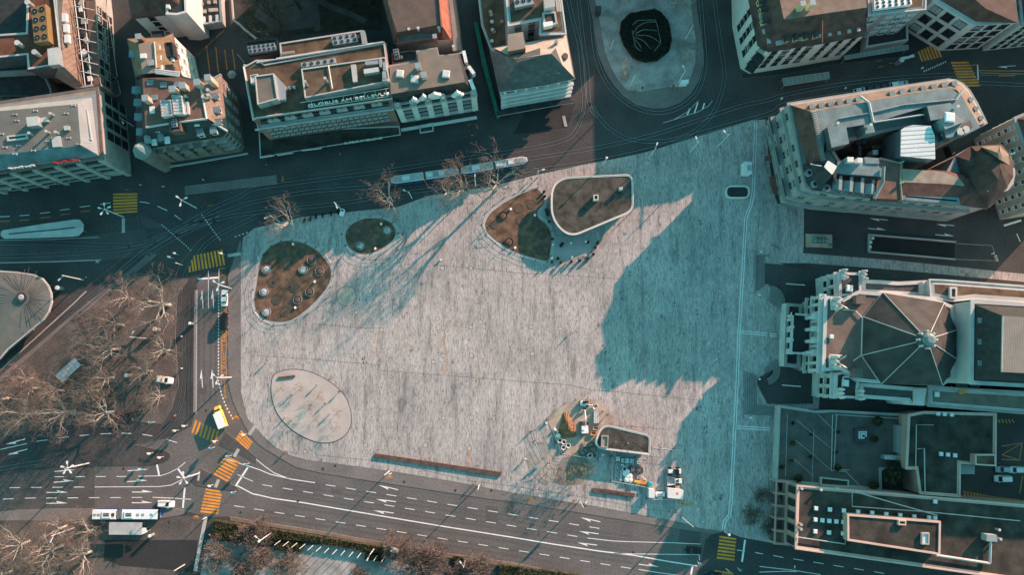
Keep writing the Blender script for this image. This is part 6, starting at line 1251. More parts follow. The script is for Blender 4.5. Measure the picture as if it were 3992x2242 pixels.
rbox(t, 'chimney', 'q 828,798 888,800 888,848 830,845', 20, 24.5, LAMPW); rbox(t, 'chimney', 'q 925,805 972,808 972,855 925,850', 20, 24.3, LAMPW); rbox(t, 'roof_house', 'q 990,800 1125,810 1130,865 1000,860', 19, 23, ZINC)
rbox(t, 'gable_house', 'q 1130,812 1338,858 1340,1200 1090,1190', 19, 22, TILED, TILE); strip_part(t, 'gable_coping', 'q 1335,860 1325,1045 1340,1205', 22.2, .3, .4, M('tile coping', (.36, .24, .18), .8)); strip_part(t, 'gable_coping', 'q 1130,812 1338,858', 22.2, .3, .4, MATS['tile coping'])
loftpart(t, 'south_roof', [('r 185,1195 735,1250 900,1280 1000,1285 980,1000 600,930 180,900', 19.6), ('r 185,1150 735,1180 850,1140 870,1100 800,1010 580,945 180,905', 21.6), ('r 190,1035 600,1055 765,1072 770,1060 720,1000 575,940 182,908', 22.2)], [TILED, TILED], M('weathered flat sheet', (.30, .25, .20), .8, .2, 2))
rbox(t, 'attic_glazing', 'r 190,1135 720,1180 735,1248 195,1200', 19.5, 21.5, ZINC, SLATE, .7, ZINC)
for s in ('r 165,1048', 'r 185,1040', 'r 165,855', 'r 188,845', 'r 985,1118', 'r 1008,1108', 'r 1203,775', 'r 1228,768'): c = W1(s, 22.6); MB().ball((c.x, c.y, 22.9), .36, M('verdigris finial', (.10, .40, .36), .5, .1), 8).tube([(c.x, c.y, 20.5), (c.x, c.y, 22.9)], .12, MATS['verdigris finial'], 5).build('finial', t)
TILEX = seam('dark brown rotunda tiles', (.07, .046, .04), 30, .5, .75, var=.3, scale=2)
# rotunda at the right
loftpart(t, 'rotunda_roof', [('r 690,790 830,700 930,690 1120,680 1200,780 1240,900 1245,1000 1180,1110 1090,1200 990,1280 860,1180 760,1060', 19.6), ('r 860,850 900,760 950,720 1100,700 1130,720 1190,870 1190,950 1160,1040 1080,1100 1000,1140 930,1120 860,1000', 22.5), ('r 1000,860 1060,820 1090,800 1105,775 1110,780 1115,800 1115,850 1105,900 1098,960 1098,1010 1080,1000 1020,920', 27)], [TILEX, TILEX], TILEX)
loftpart(t, 'spire', [('r 920,700 1100,690 1200,790 1195,880 1098,850', 22), ('r 1085,760 1105,740 1125,790 1120,830 1098,820', 28.5)], [M('sandy slate', (.20, .15, .12), .8, .15, 2)], MATS['sandy slate'])
loftpart(t, 'balcony_arc', [('r 1190,890 1245,905 1250,960 1230,1060 1180,1120 1120,1140 1180,1040 1190,960', 19.6), ('r 1190,890 1242,905 1246,960 1226,1056 1178,1112 1120,1135 1180,1040 1190,960', 20.4)], [STONE], M('pale terrace', (.45, .40, .36), .8, .08))
# striped awnings at the ground floor
for s in ('q 50,790 115,783 120,830 58,835', 'q 92,985 152,970 165,1075 110,1085', 'q 118,1085 175,1075 180,1135 128,1140'): pts = ccw(W(s, 3.4)); g = thing('awning', ('upper', 'middle', 'lower')[('q 50', 'q 92', 'q 11').index(s[:4])]+' red brown awning at the foot of the ornate block', 'awning', tuple(pts[0])); MB().loft([Z(pts, 3.0), pts], AWN, cap=AWN).build('canopy', g); [MB().tube([(p.x, p.y, PZ), (p.x, p.y, 3.1)], .04, STEEL, 5).build('pole', g) for p in pts]
# ------------------------------------------------------------------ right edge house
GRN = M('greenish stucco', (.36, .37, .31), .85, .12, 1.2)
t, P2 = bld('green_house', 'pale green stucco house at the right picture edge with many small windows', 'building', 'd 1850,880 2500,600 2500,1500 2080,1560', 19, GRN, [(.8, 19, STONE), (4, 22.5, TILED)], cap=TILED, corm=STONE, win=[(3, 1, 18.5, 6, 2.9, 1.0, 'w'), (0, 1, 18.5, 6, 3, 1.0, 'w')])
# ------------------------------------------------------------------ white corner house with brown mansard (upper right)
t, P2 = bld('white_corner_house', 'white rendered corner house with brown tiled mansard and yellow dormer cheeks', 'building', 'u 420,-1900 480,0 600,605 745,690 1450,582 2065,470 1960,-1900', 17, STONEW, [(1.0, 17.2, TILED), ('u 830,-1900 890,-40 945,235 958,262 1465,180 2065,95 1960,-1900', 22.3, TILED)], cap=TILEL, corm=TILED,
            win=[(3, 4, 16.6, 4, 3.3, 1.5, 'd'), (4, 4, 16.6, 4, 3.4, 1.2, 'd'), (2, 4, 16.6, 3, 2.2, 1.6, 'd'), (1, 4, 16.6, 4, 3.3, 1.5, 'd')])
rbox(t, 'shade_block', 's 2250,-1000 2870,-1000 2870,-345 2250,-345', 0, 22, STONEW, TILE)  # unseen separate block, added off frame to shade the street by the round park
rbox(t, 'flat_roof', 'u 905,-60 1080,-60 1135,228 958,260', 21, 22.2, COPING, M('sandy ribbed roof', (.46, .38, .29), .8, .08, 2)); strip_part(t, 'fire_wall', 'u 1290,-80 1465,180 1462,570', 21.4, .25, .3, TILED)
for i, (x, y) in enumerate(((985, 500), (1115, 480), (1245, 462), (1385, 440))): dormer(t, f'u {x},{y+50}', 17.9, 1.3, 3.2, 1.1, -PI/2+.15, SLATE, M('yellow dormer cheek', (.55, .45, .28), .8, .08), gable=True)
for x, y in ((640, 130), (660, 280), (610, 20)): dormer(t, f'u {x},{y}', 18.2, 1.4, 3.0, 1.3, PI+.2, SLATE, MATS['yellow dormer cheek'], gable=True)
for s in ('u 865,140', 'u 690,415', 'u 750,540', 'u 868,565', 'u 910,555', 'u 1568,440', 'u 1692,420', 'u 1828,400', 'u 1955,380', 'u 1570,215', 'u 1830,172', 'u 645,215', 'u 1170,500', 'u 1435,460'):
    yy = float(s.split(',')[1]); zz = 20.6 if yy < 250 and '645' not in s else 18.3; c = W1(s, zz); MB().box((c.x, c.y, zz-.45), (.9, 1.4, .5), WGL2, .2).build('skylight', t)
chim(t, ['u 1210,40', 'u 1340,30'], 22, 26, 1.2, MATS['yellow dormer cheek']); A, B = W('u 600,605 745,690', 17)
for z in (5.5, 9, 12.5): p = (A+B)/2; d = (B-A).normalized(); MB().box((p.x, p.y-1.2, z), ((B-A).length*.8, 2.0, .9), SLATE, math.atan2(d.y, d.x)).build('balcony', t)
rbox(t, 'shop_canopy', 'u 400,-300 440,0 560,640 640,760 1300,680 1280,640 700,700 600,610 480,-300', 3.2, 3.7, COPING, SLATE)
t, P2 = bld('glass_fronted_house', 'flat roofed house with glazed front bands and a white cooling unit', 'building', 'd 755,-900 755,120 900,100 1195,70 1230,-900', 19, STONE, [(.6, 18.8, COPING)], cap=GBROWN, parapet=.5, win=[(1, 3, 18.6, 5, 2.4, 2.0, 'b'), (2, 3, 18.6, 5, 2.4, 2.0, 'b')])
acbox(t, 'd 800,-20 1080,-40 1088,28 805,66', 19, 20.5, 1, WHITEP, 6, 3); rbox(t, 'low_roof', 'd 755,215 1055,165 1060,300 740,355', 0, 4, CONC, SLATE, .5, COPING) 
t, P2 = bld('white_grid_house', 'white framed office house with deep windows at the upper right corner', 'building', 'd 1230,-900 1245,0 1555,188 1890,170 1760,-900', 18, STONEW, [(1.0, 18.2, COPING), ('d 1500,-900 1500,-60 1640,60 1885,172 1760,-900', 22.5, TILED)], cap=TILE, corm=STONEW, win=[(1, 1, 17.5, 3, 3.6, 2.5, 'd'), (2, 1, 17.5, 4, 3.0, 2.0, 'd')])
t, P2 = bld('pale_house', 'pale stucco house in the upper right picture corner', 'building', 'd 1870,-200 1900,100 1910,190 3100,60 3100,-200', 18, STONEW, [(.8, 18, STONE), (4, 22, TILED)], cap=TILE, win=[(0, 1, 17.5, 5, 3, 1.2, 'd'), (2, 1, 17.5, 5, 3, 1.2, 'd')])
# ------------------------------------------------------------------ hip roofed house beside the round park
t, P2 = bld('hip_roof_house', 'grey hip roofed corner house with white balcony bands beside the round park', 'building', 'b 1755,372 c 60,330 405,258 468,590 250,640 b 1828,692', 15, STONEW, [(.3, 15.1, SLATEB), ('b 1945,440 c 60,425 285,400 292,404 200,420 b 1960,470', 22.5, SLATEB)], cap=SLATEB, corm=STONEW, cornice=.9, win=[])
loftpart(t, 'sunlit_roof', [('b 1790,360 c 400,262 455,575 285,404', 15.4), ('b 1940,440 c 280,398 290,402 280,404', 22.55)], [M('sunlit slate roof', (.40, .33, .28), .8, .12, 2)], MATS['sunlit slate roof'])  # slope in sun: sunlight put into a paler slate colour
wl = W('b 1828,692 c 468,590', 15); A, B = wl; d = (B-A).normalized(); nn = Vector((d.y, -d.x, 0)); L = (B-A).length
for f in range(4):
    z = 2.8+f*3.0; p = (A+B)/2+nn*.3; MB().box((p.x, p.y, z), (L-.6, 1.0, .8), STONEW, math.atan2(d.y, d.x)).build('balcony', t); MB().box((p.x-nn.x*.75, p.y-nn.y*.75, z+.9), (L-1.6, .12, 1.6), WGL, math.atan2(d.y, d.x)).build('window_band', t)
    for k in range(7): q = A+d*L*(k+.5)/7-nn*.3; MB().box((q.x, q.y, z+.8), (.7, .5, 1.9), STONEW, math.atan2(d.y, d.x)).build('pier', t)
for x, y in ((30, 590), (108, 577), (183, 563), (260, 550), (338, 540)): dormer(t, f'c {x},{y+8}', 16.5, .9, 1.0, .8, -PI/2+.15, ZINC, gable=True)
rbox(t, 'stair_tower', 'b 1890,255 c 75,237 95,360 -40,385', 15, 23.5, TILE, M('tan roof felt', (.30, .23, .185), .9, .1, 2)); chim(t, ['c 325,305'], 18, 21, .7); c = W1('c 392,418', 18.6); MB().disc(c, .8, 17.5, 18.8, TILE, 12).build('roof_vent', t)
rbox(t, 'flat_roof', 'c -50,330 90,292 400,258 405,300 80,420 -60,400', 15, 20.6, MATS['tan roof felt']) if 0 else None
rbox(t, 'shop_canopy', 'b 1805,838 c 0,795 415,745 475,765 0,850 b 1808,872', 3, 3.5, CONC, SLATE)
t, P2 = bld('white_terrace_house', 'white house with roof terraces, pipes and fans above the hip roofed house', 'building', 'b 1865,-150 b 1890,195 c 200,150 195,260 405,255 350,-150', 17, STONEW, [(.5, 16.8, COPING)], cap=GBROWN, parapet=.4, corm=STONEW, win=[(1, 4, 16.5, 4, 2.8, 1.5, 'd')])
acbox(t, 'c 5,-20 130,-40 160,25 15,55', 17, 18.6, 1, GREYP, 3, 1); rbox(t, 'roof_house', 'c 230,-40 310,-50 318,45 238,60', 16, 20, STONEW, CONC); rbox(t, 'roof_house', 'c 220,90 320,80 335,175 235,200', 14, 18.5, CONC, GDARK, .5, CONC); rbox(t, 'duct', 'c 225,165 298,155 300,185 232,200', 17, 19, WHITEP)
for k in range(3): tubes(t, 'roof_pipe', f'c {318+12*k},-60 {335+12*k},85', 17.6, .2, COPING)
t, P2 = bld('terrace_annex', 'low annex with gravel terrace and round café tables', 'building', 'b 1650,-150 1870,-150 1895,345 1760,375 1690,190', 5, CONC, [(.3, 4.8, CONC)], cap=GBROWN, parapet=.3)
for i, s in enumerate(('b 1765,108', 'b 1770,160', 'b 1845,158', 'b 1775,222', 'b 1785,235', 'b 1770,305', 'b 1760,85')): c = W1(s, 5.4); g = thing('café_table', 'small round table on the gravel terrace left of the white house', 'table', (c.x, c.y, 4.8), 0, 'round tables on the gravel terrace'); MB().disc(c, .55, 5.45, 5.52, STEELW if i % 2 else CARD, 14).build('tabletop', g); MB().tube([(c.x, c.y, 4.8), (c.x, c.y, 5.46)], .06, DARK, 6).build('leg', g)
o = MB().prism(W('b 1632,165 1660,160 1740,520 1830,870 1805,872 1700,500', 2.4), 0, 2.4, M('green site netting', (.02, .15, .11), .8, .15, 2)).build('site_hoarding', origin=tuple(W1('b 1730,520'))); setp(o, 'long green netted hoarding in the alley beside the hip roofed house', 'hoarding')
# ------------------------------------------------------------------ department store with roof lettering
t, P2 = bld('department_store', 'long department store with brown roofs, window bands and white roof lettering', 'department store', 'a 1830,480 b 60,500 975,320 1035,822 a 1938,972', 14.5, TILEL if 0 else M('red brown cladding', (.27, .155, .13), .8, .12, 1.5), [(.8, 14.3, COPING)], cap=GDARK, parapet=.4, cornice=.2, corm=COPING, win=[])
wl = W('a 1938,972 b 1035,822', 14.5); A, B = wl; d = (B-A).normalized(); rz = math.atan2(d.y, d.x); L = (B-A).length; nn = Vector((d.y, -d.x, 0))
me = None
for k in range(21):
    p = A+d*(2.0+(L-4.0)*(k+.5)/21)+nn*(-.05)
    for f in range(3):
        z = 5.2+f*2.9; mb = MB(); mb.box((p.x, p.y, z), (1.2, .24, 1.0), WGL, rz); mb.box((p.x, p.y, z+1.0), (1.25, .5, .8), WGL2, rz)
        if me is None: me = mb.build('window', t); p0, z0_ = p.copy(), z
        else: copyobj(me, (p.x-p0.x, p.y-p0.y, z-z0_), 0, t)
def upper(s, z0, z1, wall, cap, rim=.35, coping=COPING, nm='upper_storey'): return rbox(t, nm, s, z0, z1, wall, cap, rim, coping)
upper('a 1830,500 b 0,445 60,480 962,318 1022,742 0,888 a 1905,905', 14, 18.5, MATS['red brown cladding'], GBROWN)
A2, B2 = W('a 1910,905 b 1022,742', 18.5); dd = (B2-A2).normalized(); L2 = (B2-A2).length
for k in range(22): p = A2+dd*(1.5+(L2-3)*(k+.5)/22); MB().box((p.x, p.y, 15.2), (1.9, .4, 2.2), WGL2 if k % 3 else WGL, math.atan2(dd.y, dd.x)).build('attic_window', t)
upper('b 335,515 970,425 1000,608 362,735', 18, 21.6, ZINCL, GBROWN, .3, COPING, 'penthouse'); strip_part(t, 'roof_divider', 'b 540,490 570,665', 21.7, .2, .3, COPING)
upper('b -15,568 130,548 160,742 5,785', 18, 21.6, ZINCL, GGREY, .3, COPING, 'penthouse'); upper('a 1880,562 1935,552 1940,620 1885,625', 18, 19.6, COPING, COPING, .2, COPING, 'roof_box')
rbox(t, 'duct', 'b 130,548 215,640 215,745 165,752', 18, 20, GREYP); acbox(t, 'b 332,472 590,432 595,470 340,505', 18.3, 19.6, 1, GREYP, 5, 1); pipes(t, ['b 362,610', 'b 515,585'], 21, 24.5, .32); pipes(t, ['b 247,657', 'b 281,652'], 18, 19, .35, LAMPW); rbox(t, 'duct', 'b 805,518 915,502 922,535 808,553', 21.3, 23, GREYP, COPING); rbox(t, 'duct', 'b 815,460 915,450 915,478 818,485', 21.3, 22.6, GREYP); rbox(t, 'duct', 'b 708,485 745,480 760,610 725,615', 21.3, 22.4, GREYP, CONC)
for s in ('b 920,440 940,438 945,500 925,502', 'b 950,465 970,460 975,525 952,530', 'b 945,535 970,532 975,590 948,595', 'b 945,590 985,585 985,605 945,607'): rbox(t, 'roof_unit', s, 18, 22.6, GREYP)
for i, s in enumerate(('b -20,895 0,885 1022,738', 'a 1905,905 a 1830,500', 'b 0,470 962,315')): strip_part(t, 'coping', s, 18.7, .22, .3, COPING)
upper('b 172,320 800,222 822,330 180,440', 0, 14, STONED, GBROWN, .4, COPING, 'rear_block'); acbox(t, 'b 560,275 745,248 765,308 575,338', 14, 15.6, 1, GREYP, 4, 2); upper('b -85,310 150,282 165,400 -60,440', 0, 12, STONED, GDARK, .4, DARK, 'rear_block'); acbox(t, 'b -70,345 135,318 150,372 -60,400', 12, 13.4, 1, GREYP, 6, 2); rbox(t, 'duct', 'b 778,228 812,226 828,325 795,330', 14, 16.5, GREYP); tubes(t, 'roof_pipe', 'b 180,402 285,388', 14.5, .4, GREYP); tubes(t, 'gutter_pipe', 'b 150,440 350,408 560,375 760,345 950,312', 14.6, .3, COPING); rbox(t, 'rear_gallery', 'b 0,448 150,440 955,315 960,345 100,480 0,500', 12, 16, STONED, SLATE, .3, COPING)
# rooftop lettering
LT = text_mesh('GLOBUS AM BELLEVUE', 1.75, .1); LT.materials.append(LAMPW)
a, b = W('b 392,800 1000,708', 19.3); o = bpy.data.objects.new('sign_lettering', LT); COL.objects.link(o); o.parent = t; c = (a+b)/2-Vector(t.location); d3 = (b-a); wd = max(v.co.x for v in LT.vertices)-min(v.co.x for v in LT.vertices)
o.location = (c.x, c.y, 19.9); o.rotation_euler = (rad(72), 0, math.atan2(d3.y, d3.x)); o.scale = (d3.length/wd, .85, 1)
strip_part(t, 'sign_frame', 'b 330,770 995,662', 20.6, .10, .2, GREYP); strip_part(t, 'sign_frame', 'b 390,808 1000,722', 19.0, .12, .2, COPING)
for k in range(8): x = 410+k*80; strip_part(t, 'sign_strut', f'b {x},{800-(x-392)*.15:.0f} {x+5},{760-(x-392)*.163:.0f}', 19.8, .06, .1, GREYP)
rbox(t, 'street_canopy', 'b 15,985 1075,945 1085,1015 25,1182', 3.6, 4.3, SLATE, GDARK, .3, COPING)
LT2 = text_mesh('GLOBUS AM BELLEVUE', 1.0, .06); LT2.materials.append(LAMPW); a, b = W('b 660,1079 945,1038', 4.6); o = bpy.data.objects.new('sign_lettering', LT2); COL.objects.link(o); o.parent = t; c = (a+b)/2-Vector(t.location); d3 = b-a; wd = max(v.co.x for v in LT2.vertices)-min(v.co.x for v in LT2.vertices); o.location = (c.x, c.y, 4.8); o.rotation_euler = (rad(60), 0, math.atan2(d3.y, d3.x)); o.scale = (d3.length/wd, 1.05, 1)
mb = MB()
for s, n in (('b 35,1178 128,1163', 9), ('b 165,1160 270,1143', 11), ('b 350,1125 485,1108', 13)):
    a, b = W(s, 4.6); mb = MB()
    for k in range(n): p = a.lerp(b, k/(n-1)); mb.box((p.x, p.y-.3, 4.4), (.42, .1, .55+.25*((k*7) % 3 == 0)), LAMPW, .15)
    mb.build('sign_lettering', t)
for s in ('b 120,1100 125,1165', 'b 312,1070 318,1140', 'b 515,1030 520,1105', 'b 690,1010 695,1080', 'b 880,985 885,1050'): strip_part(t, 'canopy_joint', s, 4.35, .15, .2, SLATE)
for x, y in ((5, 970), (210, 940), (418, 908), (628, 875), (828, 843)): c = W1(f'b {x},{y}', 15); MB().box((c.x, c.y, 14.4), (1.3, .5, .5), COPING, .15).build('floodlight', t)
# ------------------------------------------------------------------ ornate belle epoque house
t, P2 = bld('belle_epoque_house', 'belle époque house with white pilasters and curled white gables', 'building', 'b 985,490 1205,452 1200,378 1360,352 1375,412 1515,398 1555,380 1600,500 1652,690 1040,790', 16.5, STONE, [(.5, 16.5, STONE), ('b 1000,500 1215,465 1210,385 1352,360 1368,420 1512,405 1515,410 1558,560 1565,615 1010,706', 20, SLATE)], cap=M('grey tan roof gravel', (.215, .172, .142), .95, .12, 1.6, fine=.3), corm=STONEW)
domes(t, ['b 1078,552', 'b 1188,592', 'b 1425,555'], 20.4, 2.0, STONEW); chim(t, ['b 1215,492', 'b 1258,560'], 19, 22, 1.3)
wl = W('b 1040,790 1652,690', 16.5); A, B = wl; d = (B-A).normalized(); nn = Vector((d.y, -d.x, 0)); L = (B-A).length; rz = math.atan2(d.y, d.x); OWH = M('white stucco ornament', (.72, .70, .67), .8, .06)
for k in range(6): p = A+d*(.8+(L-1.6)*k/5)+nn*.2; MB().box((p.x, p.y, 3.5), (1.6, 1.0, 13.6), STONEW, rz).box((p.x+nn.x*.3, p.y+nn.y*.3, 16.2), (1.9, 1.5, 1.3), STONE, rz).ball((p.x+nn.x*.3, p.y+nn.y*.3, 18.0), .75, STONE, 8).build('pilaster', t)
for k in range(5):
    u = .8+(L-1.6)*(k+.5)/5
    for f, z in enumerate((4.5, 7.6, 10.7, 13.6)): p = A+d*u+nn*.02; MB().box((p.x, p.y, z), (L/5-2.0, .14, 2.1), WGL, rz).box((p.x+nn.x*.3, p.y+nn.y*.3, z-.35), (L/5-2.0, .7, .5), STONEW if f in (0, 3) else STONE, rz).build('window', t)
for s in ('b 1165,765 1210,745', 'b 1240,725 1280,740', 'b 1285,730 1400,712', 'b 1480,705 1545,712'):
    a, b = W(s, 18.4); m_ = (a+b)/2; dl = (b-a).length; mb = MB()
    pts = [(-dl/2, 0), (-dl*.4, 1.4), (-dl*.2, 1.7), (0, 2.4), (dl*.2, 1.7), (dl*.4, 1.4), (dl/2, 0)]
    q = [Vector((m_.x+x*d.x, m_.y+x*d.y, 16.9+z*1.7)) for x, z in pts]; mb.loft([[p+nn*.35 for p in q], [p-nn*.35 for p in q]], OWH, cap=OWH, bottom=OWH); mb.ball((q[0].x, q[0].y, 18), .6, OWH, 8).ball((q[-1].x, q[-1].y, 18), .6, OWH, 8); mb.build('curled_gable', t)
for s in ('b 1555,370 1580,480', 'b 1590,490 1640,560', 'b 1600,590 1640,680'): a, b = W(s, 18.5); dl = b-a; m_ = (a+b)/2; MB().box((m_.x, m_.y, 16.3), (dl.length*.8, .9, 2.4), OWH, math.atan2(dl.y, dl.x)).build('curled_gable', t)
rbox(t, 'entrance_canopy', 'b 1222,940 1330,920 1332,985 1228,1002', 3.4, 3.8, CONC, DARK, .35, COPING); rbox(t, 'cornice_band', 'b 1085,965 1655,870 1658,890 1090,985', 3.2, 3.7, STONEW)
acbox(t, 'b 1025,370 1065,362 1072,405 1032,412', 14, 16, 1, GREYP, 2, 2); acbox(t, 'b 1032,425 1095,415 1098,432 1036,440', 14, 15, 1, GREYP, 3, 1)
rbox(t, 'link_roof', 'b 1015,400 1150,375 1205,380 1205,450 1020,480', 0, 13.5, STONED, SLATE, .3, TILEL)
t, P2 = bld('brown_roof_house', 'house with wide brown gravel roof and red tiled right slope at the top edge', 'building', 'b 930,-200 950,20 1030,322 1480,292 1430,-200', 13, STONEW, [(.3, 13.1, TILED), ('b 985,-200 990,20 1055,240 1390,180 1355,-200', 17.5, TILE)], cap=M('brown felt roof', (.125, .09, .076), .95, .15, 2, fine=.3), cornice=.5, corm=STONEW)
rbox(t, 'rear_block', 'b 250,-700 930,-700 930,-300 250,-300', 0, 22, STONEW, TILE)  # unseen neighbouring block added to shade the court, not part of this house
loftpart(t, 'red_roof', [('b 1355,-200 1385,195 1395,290 1465,300 1430,0 1420,-200', 14), ('b 1356,-200 1386,195 1392,200 1400,195 1375,0 1365,-200', 18)], [TILER], TILER); rbox(t, 'low_roof', 'b 1052,242 1345,200 1352,285 1060,325', 13, 15.5, STONED, GGREY, .3, TILER); rbox(t, 'side_roof', 'b 1420,-200 1475,-200 1555,380 1480,385 1470,300', 0, 11, STONED, M('weathered grey sheet', (.25, .21, .19), .8, .15, 1.5), .2, SLATE); pipes(t, ['b 1215,208', 'b 1145,215', 'b 1480,345', 'b 1372,205'], 15, 17.5, .35, LAMPW); chim(t, ['b 1340,270'], 14, 18, 1.0, TILER)
# ------------------------------------------------------------------ turreted corner house (left)
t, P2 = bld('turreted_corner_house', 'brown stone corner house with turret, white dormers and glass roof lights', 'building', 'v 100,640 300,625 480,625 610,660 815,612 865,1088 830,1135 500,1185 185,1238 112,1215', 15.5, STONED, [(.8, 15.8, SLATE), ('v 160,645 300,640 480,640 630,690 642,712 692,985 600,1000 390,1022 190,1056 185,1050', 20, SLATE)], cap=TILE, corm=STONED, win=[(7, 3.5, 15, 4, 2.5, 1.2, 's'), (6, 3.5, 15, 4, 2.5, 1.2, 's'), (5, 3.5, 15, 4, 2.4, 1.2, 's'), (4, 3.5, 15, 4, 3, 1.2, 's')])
loftpart(t, 'sunlit_slope', [('v 815,616 865,1085 692,985 642,712', 15.9), ('v 650,710 700,980 693,984 643,712', 20.06)], [TILEL], TILEL)  # lighter tiles carry the sunlight of this slope in their colour
for s in ('v 642,712 692,985', 'v 642,712 812,615', 'v 692,985 865,1088', 'v 190,1056 390,1022 692,985'): strip_part(t, 'roof_ridge', s, 20.1 if s.count(',') > 2 or '692,985' in s and '642' in s else 18, .3, .3, COPING)
for s, sz in (('v 305,830 395,825 410,955 318,965', 0), ('v 400,785 485,790 500,940 418,948', 0)):
    o = rbox(t, 'glass_roof', s, 19.5, 22, COPING, M('pale glass roof', (.60, .62, .61), .3, .06), .25, COPING)
    a, b, c, d = W(s, 22.1); mb = MB()
    for k in range(1, 6): mb.tube([a.lerp(d, k/6), b.lerp(c, k/6)], .06, DARK, 4)
    mb.build('glazing_bar', o, origin=tuple(t.location))
rbox(t, 'roof_unit', 'v 500,845 540,840 545,940 508,948', 19.5, 21, COPING, SLATE, .5, COPING); rbox(t, 'courtyard', 'v 372,965 470,962 482,1080 385,1090', 15, 20.5, TILE, DARK, .35, TILE); acbox(t, 'v 395,985 440,980 445,1045 402,1052', 20.2, 21, 1, GREYP, 2, 3)
for s, an in (('v 80,745', PI), ('v 95,848', PI), ('v 100,968', PI), ('v 115,1092', PI)): dormer(t, s, 16, 1.7, 2.4, 1.8, an, ZINC)
for s in ('v 205,1185', 'v 315,1165'): dormer(t, s, 16, 1.5, 2.2, 1.8, -PI/2+.15, ZINC, gable=True)
for s in ('v 640,1120', 'v 750,1100'): dormer(t, s, 16, 1.5, 2.2, 1.8, -PI/2+.15, ZINC, LAMPW)
for s in ('v 770,685', 'v 785,790', 'v 800,905', 'v 810,1005'): dormer(t, s, 16.8, 1.4, 2.6, 1.5, .12, ZINC, LAMPW)
for s in ('v 325,695', 'v 440,690', 'v 215,675', 'v 250,800'): c = W1(s, 20.8); MB().box((c.x, c.y, 19), (1.9, 1.6, 1.3), ZINC, .1, .9).build('roof_house', t)
for s, z in (('v 240,910', 20.2), ('v 685,858', 18.4), ('v 692,913', 18.4), ('v 365,1160', 17.5), ('v 285,1068', 18.5), ('v 258,1175', 17), ('v 610,1015', 19)): c = W1(s, z); MB().box((c.x, c.y, z-.4), (1.3, 1.9, .5), LAMPW, .1).build('skylight', t)
chim(t, ['v 182,810', 'v 405,735', 'v 490,705', 'v 700,640', 'v 610,680'], 17, 23, 1.4, M('sandy chimney render', (.48, .37, .29), .85, .08)); pipes(t, ['v 700,742', 'v 703,785', 'v 660,800', 'v 455,770', 'v 515,795'], 19, 21.2, .35)
for k in range(3): tubes(t, 'roof_pipe', f'v {262+3*k},{575+14*k} {470-4*k},{600+14*k}', 21.2, .28, COPING)
c = W1('v 138,1235', 18); MB().disc(c, 2.3, 2, 16.5, STONED, 8).disc(c, 2.6, 16.5, 20.5, ZINC, 8, r1=.3).build('turret', t)
A, B = W('v 185,1238 830,1135', 15.5); d = (B-A).normalized(); rz = math.atan2(d.y, d.x); m_ = (A+B)/2
for z in (6.2, 9.4, 12.5): MB().box((m_.x, m_.y, z), ((B-A).length, 1.2, .35), STONE, rz).build('string_course', t)
for u in (.12, .27, .45, .62, .8): p = A+d*(B-A).length*u; MB().box((p.x, p.y-.5, 5.5), (2.2, 1.3, 7.5), STONED, rz).build('oriel', t)
rbox(t, 'shop_canopy', 'v 320,1380 560,1345 1030,1265 1035,1275 565,1358 328,1393', 3.3, 3.8, COPING, GREYP)
t, P2 = bld('north_wing_house', 'tan roofed narrow house with bright white right wall and roof lights', 'building', 'v 30,318 335,305 412,268 482,608 160,640 100,640', 16, STONEW, [(.3, 16.2, TILE), ('v 128,365 255,345 262,348 278,560 272,600 160,612', 20, M('ochre tile', (.19, .13, .078), .9, .25, 3, fine=.4))], cap=M('pink roof sheet', (.28, .205, .17), .8, .06, 1), corm=TILE, win=[(2, 2, 15.5, 4, 3.0, 1.0, 'w'), (4, 2, 15.5, 4, 3.5, 1.2, 'w')])
for s, z in (('v 285,395', 19.2), ('v 295,478', 19.2), ('v 305,557', 19.2), ('v 398,490', 17.4), ('v 165,460', 20.5)): c = W1(s, z); MB().box((c.x, c.y, z-.5), (1.5, 1.2, .6), LAMPW, .08).build('skylight', t)
for s in ('v 385,405',): rbox(t, 'roof_terrace', 'v 345,350 405,345 425,462 360,468', 15, 18.3, SLATE, SLATE, .25, SLATE)
dormer(t, 'v 410,562', 17, 1.8, 3, 1.5, .1, SLATE); chim(t, ['v 125,300', 'v 230,518'], 17, 21, 1.3, TILE); tubes(t, 'ridge_tile', 'v 258,345 275,560', 20.2, .2, COPING); dormer(t, 'v 55,445', 16, 1.6, 2.2, 2, PI, ZINC); rbox(t, 'glazed_porch', 'v 225,252 340,245 350,298 230,305', 12, 15, DARK, SLATE, .2, DARK)
# ------------------------------------------------------------------ white house with brown hipped roof (top left)
t, P2 = bld('white_hip_house', 'white house with dark brown hipped roof and side balconies at the top', 'building', 'a 930,-200 988,138 1238,108 1390,60 1350,-200', 15, STONEW, [(.2, 15.2, TILED), ('a 1120,-200 1060,-100 1085,-60 1180,-70 1220,-120', 20, TILED)], cap=TILED, cornice=.5, corm=TILED, win=[(1, 1.5, 14.5, 4, 4.2, 1.5, 'd'), (2, 1.5, 14.5, 4, 3.5, 1.2, 'd')])
loftpart(t, 'sunlit_slope', [('a 1235,106 1235,-200 1130,-200', 15.4), ('a 1110,-30 1120,-190 1115,-195', 19)], [TILEL], TILEL)  # sunlight on this slope painted in with lighter tiles
rbox(t, 'white_annex', 'a 1240,-200 1390,-200 1405,90 1330,110 1245,105', 0, 16.5, STONEW, SLATE, .6, STONEW); c = W1('a 1262,45', 17); MB().box((c.x, c.y, 16), (.9, .9, 1.2), LAMPW).build('roof_unit', t)
t, P2 = bld('glazed_workshop', 'low dark workshop with pale rectangular roof lights at the top', 'building', 'a 1420,-150 1655,-150 1668,160 1452,195', 4.5, CONC, [(.3, 4.2, CONC)], cap=SLATE, parapet=.3, corm=GREYP)
